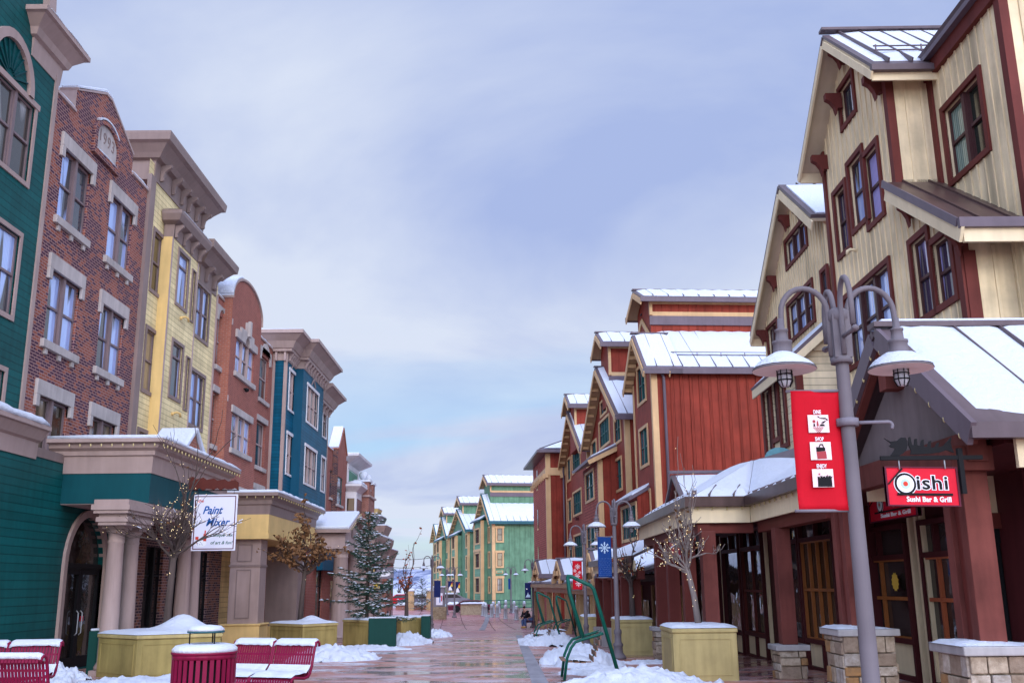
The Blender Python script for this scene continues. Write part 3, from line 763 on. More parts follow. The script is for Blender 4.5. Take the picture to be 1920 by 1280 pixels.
# plaque
ax0, zx = LF.at(175.5,278); ax1 = LF.A(214,318); zc_ = zx+.02; rr = (ax1-ax0)/2; ac = (ax0+ax1)/2
zpk = LF.Z(196,236)
c = MB(); c.prism(LF, [(ac+rr*math.cos(math.pi*k/16), zc_+(.35 if 0 < k < 16 else 0)*0+ (zpk-zc_-.0)*0 + (0.45 if True else 0) + (zpk-zc_-.45)*math.sin(math.pi*k/16)) for k in range(17)]+[(ax0,zc_),(ax1,zc_)], -.02, .03); plq = c.build('plaque', M['limestone'], t2)
c = MB(); v = []; fs = []
pts = [(ax1,zc_)]+[(ac+rr*math.cos(math.pi*k/16), zc_+.45+(zpk-zc_-.45)*math.sin(math.pi*k/16)) for k in range(17)]+[(ax0,zc_)]
for i,(a_,z_) in enumerate(pts):
    k = 1+.16/rr; a2_ = ac+(a_-ac)*k; z2_ = z_ if i in (0,len(pts)-1) else zc_+.45+(z_-zc_-.45)*k
    v += [LF.P(a_,-.02,z_),LF.P(a_,.10,z_),LF.P(a2_,.10,z2_),LF.P(a2_,-.02,z2_)]
for i in range(len(pts)-1):
    o = i*4
    for q in range(4): fs.append((o+q,o+(q+1)%4,o+4+(q+1)%4,o+4+q))
c.add(v, fs); c.box(LF, ax0-.16, ax1+.16, -.02, .10, zc_-.16, zc_-.001); c.build('plaque_surround', M['brick_mix'], t2)
c = MB(); text_mesh(c, '1993', LF.P(ac,.031,zc_+.50), LF.u, (0,0,1), .34, .012, xs=.95, spacing=1.25); c.build('numerals', M['mauve_dark'], plq)
c = MB(); snowcap(c, LF, ax0, ax1, .031, .10, zc_, .06, .02)
for k in range(4,13):
    an = math.pi*(k+.5)/16; an2 = math.pi*(k-.5)/16; f_ = lambda q: LF.P(ac+(rr+.15)*math.cos(q), .05, zc_+.47+(zpk-zc_-.45+.15)*math.sin(q))
    c.bar(f_(an2), f_(an), .1, .05, (0,0,1))
c.build('snow_cap', M['snow'], plq)
# ground floor under the canopy
LG = F(-9.7,0,0,'L')
g0, g1 = a_lo-.2, LG.A(415,1060)
zg = 4.2; yb = lambda a_: gz(a_)
sf = [(LG.A(272,1060),LG.A(305,1060)),(LG.A(316,1060),LG.A(338,1060)),(LG.A(364,1060),LG.A(392,1060))]
sfz = LG.Z(290,1025)
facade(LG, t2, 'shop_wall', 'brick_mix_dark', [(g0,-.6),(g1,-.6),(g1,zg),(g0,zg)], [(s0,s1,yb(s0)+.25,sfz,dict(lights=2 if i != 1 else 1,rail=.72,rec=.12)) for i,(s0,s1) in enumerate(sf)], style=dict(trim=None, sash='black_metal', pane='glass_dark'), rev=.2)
# ---- canopy 1 with its paired columns: belongs to the brick house
CF = F(-7.75,0,0,'L')
c0 = CF.A(300,822); c1_ = CF.A(447,889); zct = CF.Z(300,820); zcb = CF.Z(284,938)
zm = zcb+(zct-zcb)*.47
cn = thing('entrance_canopy', 'flat canopy with a green fascia and fairy bulbs on two pairs of round columns', 'canopy', (-8.5,c0,0), 'street canopies')
c = MB(); c.box(WF, c0+.35, c1_-.2, -10.3, -8.02, zcb, zm); c.build('fascia', M['teal_paint'], cn)
c = MB(); c.box(WF, c0+.38, c1_-.23, -10.3, -8.05, zcb-.02, zcb-.002); c.build('soffit', M['mauve_light'], cn)
WC = F(-8.0,0,0,'L')
c = MB(); c.cornice(WC, [(.0,zm),(.02,zm+.38),(.07,zm+.40),(.07,zm+.50),(.16,zm+.56),(.22,zm+.78),(.24,zct-.10),(.30,zct-.08),(.30,zct)], c0+.33, c1_-.2, -2.3); c.build('cornice', M['mauve'], cn)
c = MB(); snowcap(c, WC, c0+.05, c1_+.1, -2.3, .29, zct, .13, .09); c.build('snow_cap', M['snow'], cn)
bulb_row(cn, WC.P(c0+.03,-1.9,zct-.07), WC.P(c0+.03,.25,zct-.07), 9); bulb_row(cn, WC.P(c0+.03,.29,zct-.07), WC.P(c1_+.1,.29,zct-.07), 26)
# small pediment on the canopy roof
pm = MB(); pa = CF.A(392,850); zz = zct+.02
pm.prism(WC, [(pa-.9,zz),(pa+.9,zz),(pa,zz+.62)], -1.0, -.15); pm.build('pediment', M['brick_red'], cn)
c = MB(); c.bar(WC.P(pa-.95,-.55,zz+.07), WC.P(pa,-.55,zz+.74), .95, .12); c.bar(WC.P(pa,-.55,zz+.74), WC.P(pa+.95,-.55,zz+.07), .95, .12); c.build('pediment_snow', M['snow'], cn, .03)
def column(par, x, y, z0, z1, r0=.19, mat='mauve'):
    c = MB(); c.box(WF, y-r0*1.35, y+r0*1.35, x-r0*1.35, x+r0*1.35, z0, z0+.12)
    c.lathe((x,y,z0), [(r0*1.25,.12),(r0*1.3,.17),(r0*1.1,.24),(r0*1.0,.28),(r0*1.0,(z1-z0)*.4),(r0*.86,z1-z0-.36),(r0*.95,z1-z0-.33),(r0*.86,z1-z0-.28),(r0*.9,z1-z0-.16),(r0*1.18,z1-z0-.10),(r0*1.18,z1-z0-.06)], 24)
    c.box(WF, y-r0*1.25, y+r0*1.25, x-r0*1.25, x+r0*1.25, z1-.06, z1); c.build('column', M[mat], par)
zcap = zcb-.55
for px_ in (214, 243, 345, 363):
    X_ = -8.45; q = atx(px_, 1060, X_); column(cn, X_, q.y, gz(q.y), zcap)
cy0, cy1 = atx(214,1060,-8.35).y, atx(243,1060,-8.35).y; cy2, cy3 = atx(345,1060,-8.35).y, atx(363,1060,-8.35).y
c = MB()
for u_, v_ in ((cy0,cy1),(cy2,cy3)):
    c.box(WF, u_-.30, v_+.30, -8.65, -8.05, zcap, zcap+.24); c.box(WF, u_-.34, v_+.34, -8.69, -8.01, zcap+.07, zcap+.17)
c.box(WF, cy0-.42, cy3+.42, -8.72, -7.99, zcap+.241, zcb-.021); c.box(WF, cy0-.46, cy3+.46, -8.76, -7.95, zcap+.31, zcap+.42)
c.build('entablature', M['mauve'], cn)
# ---- yellow clapboard house with deep bracketed cornices
G_ROW = 'row houses on the left side of the street'
t3 = thing('clapboard_house', 'pale yellow clapboard building with mauve trim, a shallow bay and deep bracketed cornices', 'house', (XL,a_by,0), G_ROW)
zy = LF.Z(291,338)
am_ = LF.A(379,432)                       # end of the high cornice
F3 = F(-10.34,0,0,'L'); zy2 = F3.Z(446,502)-1.30-.4
fr1 = .62
D_B = .32                                  # bay projection
LB = F(XL+D_B,0,0,'L')
ab0 = LB.A(312,597); ab1 = LB.A(372,500)
Wy = [W(LF, 288,424.6, 299,561), W(LF, 274,608, 284,748), ]
w_a0, w_a1 = Wy[0][0], Wy[0][1]; w_a1 = max(w_a1, w_a0+.5)
za0, zb0 = Wy[0][3], Wy[0][2]; za1, zb1 = Wy[1][3], Wy[1][2]; stp = za0-za1
colA = [(w_a0,w_a1,zb0-stp*k,za0-stp*k,dict(pane='glass_tan')) for k in range(3)]
c1w = W(LF, 369,523, 390,651); c2w = W(LF, 356,685.5, 377,810); 
cA0 = (c1w[0]+c2w[0])/2; cA1 = (c1w[1]+c2w[1])/2
colC = [(cA0,cA1,c1w[2]-(c1w[3]-c2w[3])*k,c1w[3]-(c1w[3]-c2w[3])*k,dict(lights=2,pane='glass_blue')) for k in range(3)]
a_bt = a_by+.62
facade(LF, t3, 'wall', 'yellow_siding', [(a_by,2.5),(a_yr,2.5),(a_yr,zy2+.9),(am_-.15,zy2+.9),(am_-.15,zy+.5),(a_by,zy+.5)], colA+colC, style=dict(trim='mauve_dark', tw=.12))
b1w = W(LB, 334.6,462, 349,588.6); b2w = W(LB, 320,629.7, 334.6,766); bs = b1w[3]-b2w[3]
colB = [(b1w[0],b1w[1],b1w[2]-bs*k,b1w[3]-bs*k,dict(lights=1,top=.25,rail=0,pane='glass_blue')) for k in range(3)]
zbt = LB.Z(330,450)
vx0, vx1 = LB.A(357,560), LB.A(364,560)
narrow = [(vx0,vx1-.05,b1w[2]-bs*k-.2,b1w[3]-bs*k-.2,dict(tw=.05,rail=0,pane='glass_tan')) for k in range(2)]
facade(LB, t3, 'bay_wall', 'yellow_siding', [(ab0,2.5),(ab1,2.5),(ab1,zbt),(ab0,zbt)], colB+narrow, style=dict(trim='mauve_dark', tw=.11))
c = MB(); c.box(LF, ab0+.002, ab0+.05, -.02, D_B-.003, 2.5, zbt); c.box(LF, ab1-.05, ab1-.002, -.02, D_B-.003, 2.5, zbt); c.build('bay_side', M['yellow_paint'], t3)
c = MB(); c.box(LB, ab0+.003, ab0+.09, .003, .02, 2.5, zbt-.003); c.box(LB, ab1-.09, ab1-.003, .003, .02, 2.5, zbt-.003); c.build('bay_corner', M['mauve_light'], t3)
c = MB(); c.cornice(LB, [(.02,zbt),(.04,zbt+.42),(.25,zbt+.5),(.34,zbt+.7),(.34,zbt+.82)], ab0+.05, ab1-.05, -.3)
c.add([LB.P(ab0-.3,-.3,zbt+.825),LB.P(ab0-.3,.34,zbt+.825),LB.P(ab1+.3,.34,zbt+.825),LB.P(ab1+.3,-.3,zbt+.825),LB.P(ab0+.2,-.3,zbt+1.05),LB.P(ab1-.2,-.3,zbt+1.05)],[(0,1,4),(1,2,5,4),(2,3,5)])
c.build('bay_cornice', M['mauve_dark'], t3)
def bracket(mb, fr, a, d, z, h=.5, w=.11, o=.42):
    mb.prism2(fr, [(d,z),(d+o,z),(d+o,z-.08),(d+o*.75,z-.14),(d+o*.42,z-.24),(d+o*.3,z-h*.75),(d+o*.34,z-h*.9),(d+.08,z-h),(d,z-h)], a-w/2, a+w/2)
MB.prism2 = lambda s, fr, pts, a0, a1: s.prof(fr, pts, a0, a1)
def brow(par, fr, a_list, d, z, mat, **k):
    for a in a_list:
        c = MB(); bracket(c, fr, a, d, z, **k); c.build('bracket', M[mat], par)
brow(t3, LB, [ab0+.15+(ab1-ab0-.3)*k/3 for k in range(4)], .04, zbt+.43, 'mauve_dark', h=.42, o=.26)
c = MB(); snowcap(c, LB, ab0, ab1+.3, .1, .33, zbt+.83, .05, .03); c.build('snow_cap', M['snow'], t3)
crown = lambda z: [(.03,z),(.05,z+.62),(.10,z+.64),(.20,z+.66),(.30,z+.80),(.50,z+1.02),(.63,z+1.08),(.66,z+1.30),(.66,z+1.36)]
zc1 = LF.Z(291,338)-.02
c = MB(); c.cornice(LF, crown(zc1), a_by+.45, am_, -3.5); c.build('cornice', M['mauve_dark'], t3)
brow(t3, LF, [a_by+.9,a_by+2.0,a_by+2.9,a_by+3.6,am_-1.0,am_-.25], .05, zc1+.66, 'mauve_dark', h=.55, o=.34)
zc2 = LF.Z(379,432)-1.36+.25; zc2 = min(zc2, zc1-.9)
F3 = F(-10.34,0,0,'L'); zc2 = F3.Z(446,502)-1.30
c = MB(); c.cornice(LF, crown(zc2), am_+.05, a_yr-.3, -3.5); c.build('cornice', M['mauve_dark'], t3)
brow(t3, LF, [am_+.6,am_+1.5,a_yr-.7], .05, zc2+.66, 'mauve_dark', h=.55, o=.34)
c = MB(); snowcap(c, LF, a_by-.1, am_+.6, -3, .62, zc1+1.36, .06); snowcap(c, LF, am_, a_yr+.3, -3, .62, zc2+1.36, .06); c.build('snow_cap', M['snow'], t3)
c = MB(); c.box(LF, a_by+.002, a_bt-.2, -.03, .10, 2.5, zpar+.6); c.build('party_pier', M['mauve_dark'], t3)
c = MB(); c.box(LF, a_yr-.14, a_yr-.002, -.02, .04, 2.5, zc2+.1); c.box(LF, a_bt-.199, a_bt-.06, -.02, .035, 2.5, zc1); c.build('corner_trim', M['mauve_light'], t3)
for px_, py_ in ((338,596),(322,775)):
    a_, z_ = LB.at(px_,py_); c = MB(); c.lathe(LB.P(a_,.03,z_), [(.03,-.06),(.05,-.02),(.05,.03),(.02,.05)], 8); c.tube([LB.P(a_,0,z_),LB.P(a_,.16,z_+.04),LB.P(a_+.14,.22,z_+.02),LB.P(a_+.2,.22,z_-.08)], .035, 8); c.build('vent_pipe', M['yellow_paint'], t3)
# ---- rose brick house with a round-topped parapet
t4 = thing('brick_house', 'rose brick building whose raised centre ends in a round-topped parapet with snow on its shoulder', 'house', (XL,a_yr,0), G_ROW)
D_R = .36; LR = F(XL+D_R,0,0,'L')
zl = LF.Z(425,565); zr_ = LF.Z(490,636)
rb0, rb1 = LR.A(437,560), LR.A(490,618)
zs0 = (LR.Z(436,549)+LR.Z(490,617.6))/2; zpk = LR.Z(458,526)
pts = [(rb0,2.5),(rb1,2.5),(rb1,zs0)]
mid = (rb0+rb1)/2; hw = (rb1-rb0)/2
for k in range(1,16):
    an = math.pi*k/16; pts.append((mid+hw*math.cos(an), zs0+(zpk-zs0)*math.sin(an)))
pts.append((rb0,zs0))
o1a, o1z = LR.at(444,632); o1b, o1y = LR.at(474,722); 
r2a, r2z = LR.at(435.5,768); r2b, r2y = LR.at(466,860)
ca0, ca1 = (o1a+r2a)/2, (o1b+r2b)/2; stp = ((o1z-r2z)+(o1y-r2y))/2
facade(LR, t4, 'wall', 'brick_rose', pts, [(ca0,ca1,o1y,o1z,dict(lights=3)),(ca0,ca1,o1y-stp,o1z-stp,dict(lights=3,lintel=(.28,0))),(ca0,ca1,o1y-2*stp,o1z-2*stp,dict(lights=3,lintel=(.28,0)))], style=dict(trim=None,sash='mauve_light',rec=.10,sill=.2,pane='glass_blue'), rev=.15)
e0, zA = LF.at(488,662); e1 = LF.A(505,680); eb = LF.Z(492,750); 
sdl, sdr = LF.A(401,600), LF.A(416,600)
rw = [(e0+.05,e1-.1,eb-stp*k,zA-stp*k,dict(lintel=(.25,0)) if k else dict(lights=1)) for k in range(3)]
lw = [(a_yr+.25,a_yr+.95,eb-stp*k,zA-stp*k,dict(lintel=(.25,0)) if k else {}) for k in range(3)]
facade(LF, t4, 'side_wall', 'brick_rose', [(a_yr,2.5),(a_rt+.1,2.5),(a_rt+.1,zr_),(a_yr,zr_)], rw+lw, style=dict(trim=None,sash='mauve_light',rec=.14,sill=.18,pane='glass_curtain'), rev=.18)
c = MB(); c.box(LF, rb0+.002, rb0+.06, -.3, D_R-.002, 2.5, zs0-.002); c.box(LF, rb1-.06, rb1-.002, -.3, D_R-.002, 2.5, zs0-.002); c.build('side_return', M['brick_red'], t4)
c = MB(); v = []; fs = []
arc = [(rb0-.04,zs0-.03)]+[(mid-(hw+.05)*math.cos(math.pi*k/20), zs0+.04+(zpk-zs0)*math.sin(math.pi*k/20)) for k in range(1,20)]+[(rb1+.04,zs0-.03)]
for a_,z_ in arc: v += [LR.P(a_,-.75,z_),LR.P(a_,.06,z_),LR.P(a_,.06,z_+.09),LR.P(a_,-.75,z_+.09)]
for i in range(len(arc)-1):
    for q in range(4): fs.append((i*4+q,i*4+(q+1)%4,i*4+4+(q+1)%4,i*4+4+q))
c.add(v, fs)
for x0_,x1_ in ((a_yr,rb0),(rb1,a_rt)): c.box(LF, x0_, x1_, -.4, .05, zr_+.002, zr_+.07)
c.build('coping', M['mauve'], t4)
c = MB(); v = []; fs = []
for a_,z_ in arc[:8]: v += [LR.P(a_,-.72,z_+.092),LR.P(a_,.05,z_+.092),LR.P(a_,.02,z_+.20),LR.P(a_,-.68,z_+.20)]
for i in range(7):
    for q in range(4): fs.append((i*4+q,i*4+(q+1)%4,i*4+4+(q+1)%4,i*4+4+q))
c.add(v, fs, True); snowcap(c, LF, a_yr, rb0, -.4, .04, zr_+.07, .1); snowcap(c, LF, rb1, a_rt, -.4, .04, zr_+.07, .1); c.build('snow_cap', M['snow'], t4)
c = MB(); mm = (ca0+ca1)/2; hw_ = (ca1-ca0)/2+.2
st = [(mm-hw_,o1z-.02),(mm-hw_,o1z+.30),(mm-hw_*.62,o1z+.30),(mm-hw_*.62,o1z+.52),(mm-.2,o1z+.52),(mm-.2,o1z+.92),(mm+.2,o1z+.92),(mm+.2,o1z+.52),(mm+hw_*.62,o1z+.52),(mm+hw_*.62,o1z+.30),(mm+hw_,o1z+.30),(mm+hw_,o1z-.02)]
inn = [(mm+.35*math.cos(math.pi*k/8), o1z-.02+.32*math.sin(math.pi*k/8)) for k in range(9)]
c.prism(LR, st+inn, -.02, .09); c.box(LR, mm-.13, mm+.13, .091, .2, o1z+.34, o1z+.98); c.build('stepped_lintel', M['limestone'], t4)
c = MB(); c.prism(LR, inn, -.02, .02); c.build('lunette', M['mauve_dark'], t4)
for fr_w, xx0, xx1 in ((LF, e0-.05, e1+.05), (LF, a_yr+.1, a_yr+1.1)):
    c = MB(); m_ = (xx0+xx1)/2; h_ = (xx1-xx0)/2
    c.prism(fr_w, [(xx0-.12,zA-.25),(xx0-.12,zA+.35),(xx1+.12,zA+.35),(xx1+.12,zA-.25),(xx1-.08,zA-.25)]+[(m_+(h_-.08)*math.cos(math.pi*k/8), zA-.2+(h_)*math.sin(math.pi*k/8)*.9) for k in range(9)]+[(xx0+.08,zA-.25)], -.02, .07); c.build('arched_lintel', M['limestone'], t4)
a_, z_ = LR.at(457,731); c = MB(); c.blob(LR.P(a_,.12,z_), .09,.09,.09, 3, bottom=-1); c.bar(LR.P(a_,0,z_+.05), LR.P(a_,.12,z_+.05), .05,.05); c.build('camera_dome', M['black_metal'], t4)
for px_,py_ in ((435.5,603),(426.5,746)):
    a_, z_ = LR.at(px_,py_); c = MB(); c.box(LR, a_-.05,a_+.05,0,.03,z_-.12,z_+.12); c.build('vent', M['mauve_light'], t4)
# ---- teal blue clapboard house
D_T = .66; LT = F(XL+D_T,0,0,'L')
t5 = thing('clapboard_house', 'teal blue clapboard building with white-framed windows and a stepped overhanging cornice', 'house', (XL,a_rt,0), G_ROW)
ta0 = LT.A(537,700); tb0 = LT.A(561.5,720); LT2 = F(XL+D_T+.42,0,0,'L'); tb0 = LT2.A(568,730); tb1 = LT2.A(606,750); ta1 = LT.A(615.5,780)
zt0 = LT.Z(541,655)
t_w1 = W(LT, 543,690, 555,781); t_w2 = W(LT, 537,809, 550,896); s1 = ((t_w1[3]-t_w2[3])+(t_w1[2]-t_w2[2]))/2
q0 = (t_w1[0]+t_w2[0])/2; q1 = (t_w1[1]+t_w2[1])/2
t_w3 = W(LT, 605.6,759, 610.6,829)
st = dict(trim='white_trim', tw=.10, sash='mauve_light', pane='glass_curtain', head=.05)
ws = [(q0,q1,t_w1[2]-s1*k,t_w1[3]-s1*k,dict(lights=2)) for k in range(3)] + [(t_w3[0]-.05,t_w3[1]+.1,t_w1[2]-s1*k,t_w1[3]-s1*k,dict(lights=1,tw=.08)) for k in range(3)]
facade(LT, t5, 'wall', 'blue_siding', [(ta0,2.5),(ta1,2.5),(ta1,zt0+.3),(ta0,zt0+.3)], ws, style=st)
b_w1 = W(LT2, 576,717.5, 595,809)
ws = [(b_w1[0],b_w1[1],b_w1[2]-s1*k,b_w1[3]-s1*k,dict(lights=3)) for k in range(3)]
facade(LT2, t5, 'bay_wall', 'blue_siding', [(tb0,2.5),(tb1,2.5),(tb1,zt0+.3),(tb0,zt0+.3)], ws, style=st)
c = MB(); c.box(LT, tb0+.003, tb0+.05, -.02, .417, 2.5, zt0+.25); c.box(LT, tb1-.05, tb1-.003, -.02, .417, 2.5, zt0+.25); c.build('bay_side', M['blue_paint'], t5)
c = MB().quad(LT.P(ta0,0,2.5), LF.P(ta0,-2,2.5), LF.P(ta0,-2,zt0+.3), LT.P(ta0,0,zt0+.3)); c.build('side_wall', M['blue_siding'], t5)
c = MB(); c.box(LT, ta0-.03, ta0+.10, -.13, .03, 2.5, zt0-.05); c.box(WF, ta0-.04, ta0-.002, XL-.02, XL+.12, 2.5, zt0-.05); c.box(LT, ta1-.1, ta1+.01, -.1, .03, 2.5, zt0-.05); c.build('corner_trim', M['mauve'], t5)
cr_ = lambda z: [(.03,z),(.05,z+.38),(.26,z+.40),(.28,z+.52),(.33,z+.54),(.5,z+.85),(.82,z+1.12),(.90,z+1.14),(.90,z+1.30)]
FT = F(XL+D_T+.9,0,0,'L'); zt1 = FT.Z(565,612)-1.30
c = MB(); c.cornice(LT, cr_(zt1), ta0, tb0-.2, -2.6); c.cornice(LT2, [(o_*.97,z_+.001) for o_,z_ in cr_(zt1)], tb0, tb1, -2.6); c.build('cornice', M['mauve'], t5)
c = MB(); c.cornice(LT, cr_(zt1-.9), tb1+.1, ta1, -2.6, near=False); c.build('cornice', M['mauve'], t5)
brow(t5, LT, [ta0+.3+(tb0-ta0-.5)*k/4 for k in range(5)], .05, zt1+.40, 'mauve_light', h=.36, o=.2, w=.08)
brow(t5, LT2, [tb0+.15+(tb1-tb0-.3)*k/8 for k in range(9)], .05, zt1+.40, 'mauve_light', h=.36, o=.2, w=.08)
brow(t5, LT, [tb1+.25+(ta1-tb1-.3)*k/4 for k in range(5)], .05, zt1-.5, 'mauve_light', h=.36, o=.2, w=.08)
for k in range(2):
    c = MB(); y_ = ta0-.041; x_ = XL+.12+.42*k; c.box(WF, y_-.14, y_, x_, x_+.1, zt1-.03, zt1+.39); c.build('bracket', M['mauve_light'], t5)
for fr_w, (x0_,x1_) in ((LT,(q0,q1)),(LT2,(b_w1[0],b_w1[1]))):
    m_ = (x0_+x1_)/2; z_ = t_w1[3]+.12 if fr_w is LT else b_w1[3]+.12
    c = MB(); c.bar(fr_w.P(m_-.5,.03,z_+.12), fr_w.P(m_,.03,z_+.48), .05, .06, (0,0,1)); c.bar(fr_w.P(m_,.03,z_+.48), fr_w.P(m_+.5,.03,z_+.12), .05, .06, (0,0,1)); c.build('gable_trim', M['mauve_light'], t5)
c = MB(); snowcap(c, LT, ta0-.9, tb0-1, -2.4, .88, zt1+1.30, .06); snowcap(c, LT2, tb0-.8, tb1+.8, -2.4, .85, zt1+1.30, .06); snowcap(c, LT, tb1+.2, ta1+.8, -2.4, .85, zt1+.40, .06); c.build('snow_cap', M['snow'], t5)
# ---- canopy 2: yellow fascia on a square pier
WC2 = F(-7.3,0,0,'L'); k0 = WC2.A(523,922); k1 = WC2.A(611,951); zk = WC2.Z(523,922); zkf = WC2.Z(541,1000)+.0
zkt, zkb = WF.Z(0,0), 0
zfl = aty(450,964,k0+.3).z; zfb = aty(450,1010,k0+.3).z
c2 = thing('entrance_canopy', 'flat canopy with a yellow fascia on a square panelled mauve pier', 'canopy', (-8,k0,0), 'street canopies')
WD = F(-7.65,0,0,'L')
c = MB(); c.box(WF, k0+.32, k1-.2, -10.2, -7.66, zfb+.16, zfl); c.box(WF, k0+.29, k1-.17, -10.2, -7.63, zfb, zfb+.16); c.build('fascia', M['yellow_paint'], c2)
c = MB(); c.cornice(WD, [(.0,zfl),(.03,zfl+.30),(.08,zfl+.32),(.10,zfl+.45),(.22,zfl+.60),(.24,zk-.12),(.32,zk-.10),(.32,zk)], k0+.33, k1-.2, -2.6); c.build('cornice', M['mauve_dark'], c2)
c = MB(); snowcap(c, WD, k0+.03, k1+.1, -2.6, .31, zk, .14, .09); c.build('snow_cap', M['snow'], c2)
bulb_row(c2, WD.P(k0+.02,-2.2,zk-.07), WD.P(k0+.02,.3,zk-.07), 9); bulb_row(c2, WD.P(k0+.02,.31,zk-.07), WD.P(k1,.31,zk-.07), 22)
yP = k0+.55; xp0, xp1 = aty(430,1080,yP).x, aty(487,1080,yP).x; gp = gz(yP)
c = MB(); c.box(WF, yP, yP+.85, xp0, xp1, gp+.85, zfb-.003); pier = c.build('pier', M['mauve'], c2, .012)
c = MB()
for z0_, z1_ in ((gp+1.02,zfb-.95),(zfb-.7,zfb-.15)):
    x0_, x1_ = xp0+.22, xp1-.28
    for bx in ((x0_,x1_,z0_,z0_+.03),(x0_,x1_,z1_-.03,z1_)): c.box(WF, yP-.02, yP+.0, bx[0], bx[1], bx[2], bx[3])
    for bx in ((x0_,x0_+.03),(x1_-.03,x1_)): c.box(WF, yP-.02, yP, bx[0], bx[1], z0_+.031, z1_-.031)
c.box(WF, yP-.03, yP+.88, xp0-.03, xp1+.03, zfb-.86, zfb-.80); c.build('panel_mould', M['mauve_dark'], pier)
c = MB(); c.box(WF, yP-.14, yP+1.0, xp0-.14, xp1+.1, gp-.02, gp+.80); c.box(WF, yP-.18, yP+1.04, xp0-.18, xp1+.14, gp+.801, gp+.86); c.build('pier_base', M['yellow_paint'], c2, .02)
c = MB(); c.box(WF, k1-1.6, k1-.75, -9.2, -8.0, gz(k1)+.7, zfb-.003); c.build('pier', M['mauve_dark'], c2); c = MB(); c.box(WF, k1-1.7, k1-.65, -9.3, -7.9, gz(k1)-.02, gz(k1)+.7); c.build('pier_base', M['yellow_paint'], c2)
# ground-floor walls of the yellow and rose houses
LG2 = F(-9.75,0,0,'L')
y0g = LG.A(415,1060)
dA, dZ = LG2.at(436,1052); dB = LG2.A(461,1060); y1g = dB+2.2
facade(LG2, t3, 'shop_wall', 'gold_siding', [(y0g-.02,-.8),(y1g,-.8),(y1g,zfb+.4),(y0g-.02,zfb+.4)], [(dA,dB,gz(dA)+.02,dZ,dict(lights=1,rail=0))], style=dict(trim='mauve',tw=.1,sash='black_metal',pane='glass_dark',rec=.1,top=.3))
dd = MB(); m_ = (dA+dB)/2; dd.box(LG2, m_-.06, m_+.06, -.09, -.03, gz(dA), dZ-(dZ-gz(dA))*.3); dd.build('door_stile', M['window_brown'], t3)
c = MB(); c.box(WF, y0g, y1g, -11.2, -9.76, zfb+.401, zfb+.5); c.build('ledge', M['mauve_dark'], t3)
LG3 = F(-9.9,0,0,'L')
rwn = [(LG3.A(556,1100)+0, LG3.A(574,1100), gz(38)+.4, LG3.Z(560,1062), {}), (LG3.A(592,1100), LG3.A(604,1100), gz(43)+.3, LG3.Z(595,1062), {})]
facade(LG3, t4, 'shop_wall', 'brick_rose', [(y1g+.01,-1),(rwn[1][1]+2.5,-1),(rwn[1][1]+2.5,zfb+.6),(y1g+.01,zfb+.6)], rwn, style=dict(trim=None,sash='black_metal',pane='glass_dark',rec=.12,rail=.66,lintel=(.3,0)), rev=.2)
# ---- hanging banner-like shop sign: the Paint Mixer
sgy = aty(400,940,24.2); ps = [aty(x,y,24.4) for x,y in ((364.5,925),(446,928),(439,1033),(358,1031))]
sx0 = ps[0].x; sx1 = ps[1].x; sz1 = (ps[0].z+ps[1].z)/2; sz0 = (ps[2].z+ps[3].z)/2; SY = 24.4
sg = thing('shop_sign', 'white hanging sign reading the Paint Mixer in blue brush lettering', 'sign', ((sx0+sx1)/2,SY,sz0))
c = MB(); c.box(WF, SY, SY+.05, sx0, sx1, sz0, sz1); bd = c.build('panel', M['sign_white'], sg, .008)
c = MB(); e = .035; f_ = .022
for b_ in ((sx0+e,sx1-e,sz0+e,sz0+e+f_),(sx0+e,sx1-e,sz1-e-f_,sz1-e)): c.box(WF, SY-.004, SY-.001, *b_)
for b_ in ((sx0+e,sx0+e+f_),(sx1-e-f_,sx1-e)): c.box(WF, SY-.0042, SY-.0012, b_[0], b_[1], sz0+e+f_, sz1-e-f_)
c.build('border', M['sign_frame'], sg)
w_, h_ = sx1-sx0, sz1-sz0; SP = lambda u_, v_: (sx0+w_*u_, SY-.002, sz0+h_*v_)
ux = (1,0,0); uz = (0,0,1)
def lettering(par, items):
    for txt, u_, v_, h__, mat, kw in items:
        c = MB(); text_mesh(c, txt, SP(u_,v_), ux, uz, h__, .005, **kw); c.build('lettering', M[mat], par)
lettering(sg, [('the',.16,.885,.075,'ink_red',dict(shear=.3,bold=.01)),('Paint',.43,.715,.185,'ink_blue',dict(shear=.35,bold=.02,xs=.9,spacing=.98)),('Mixer',.56,.50,.185,'ink_blue',dict(shear=.35,bold=.02,xs=.88,spacing=1.0)),
   ('a unique mix',.67,.275,.075,'ink_green',dict(shear=.3,bold=.012)),('of art & fun!',.68,.14,.075,'ink_green',dict(shear=.3,bold=.012))])
c = MB()
for k in range(16):
    pass
el = [Vector(SP(.22+.13*math.cos(2*math.pi*k/20), .13+.06*math.sin(2*math.pi*k/20))) for k in range(20)]
c.add([p+Vector((0,-.003,0)) for p in el], [tuple(range(20))]); c.build('palette', M['white'], sg)
c = MB(); c.box(WF, SY-.006, SY-.003, sx0+w_*.27, sx0+w_*.34, sz0+h_*.17, sz0+h_*.30); c.box(WF, SY-.006, SY-.003, sx0+w_*.29, sx0+w_*.32, sz0+h_*.301, sz0+h_*.36)
c.box(WF, SY-.006, SY-.003, sx0+w_*.09, sx0+w_*.16, sz0+h_*.20, sz0+h_*.25); c.box(WF, SY-.006, SY-.003, sx0+w_*.12, sx0+w_*.13, sz0+h_*.12, sz0+h_*.199); c.build('bottle_mark', M['ink_red'], sg)
rnb = random.Random(7); c = MB()
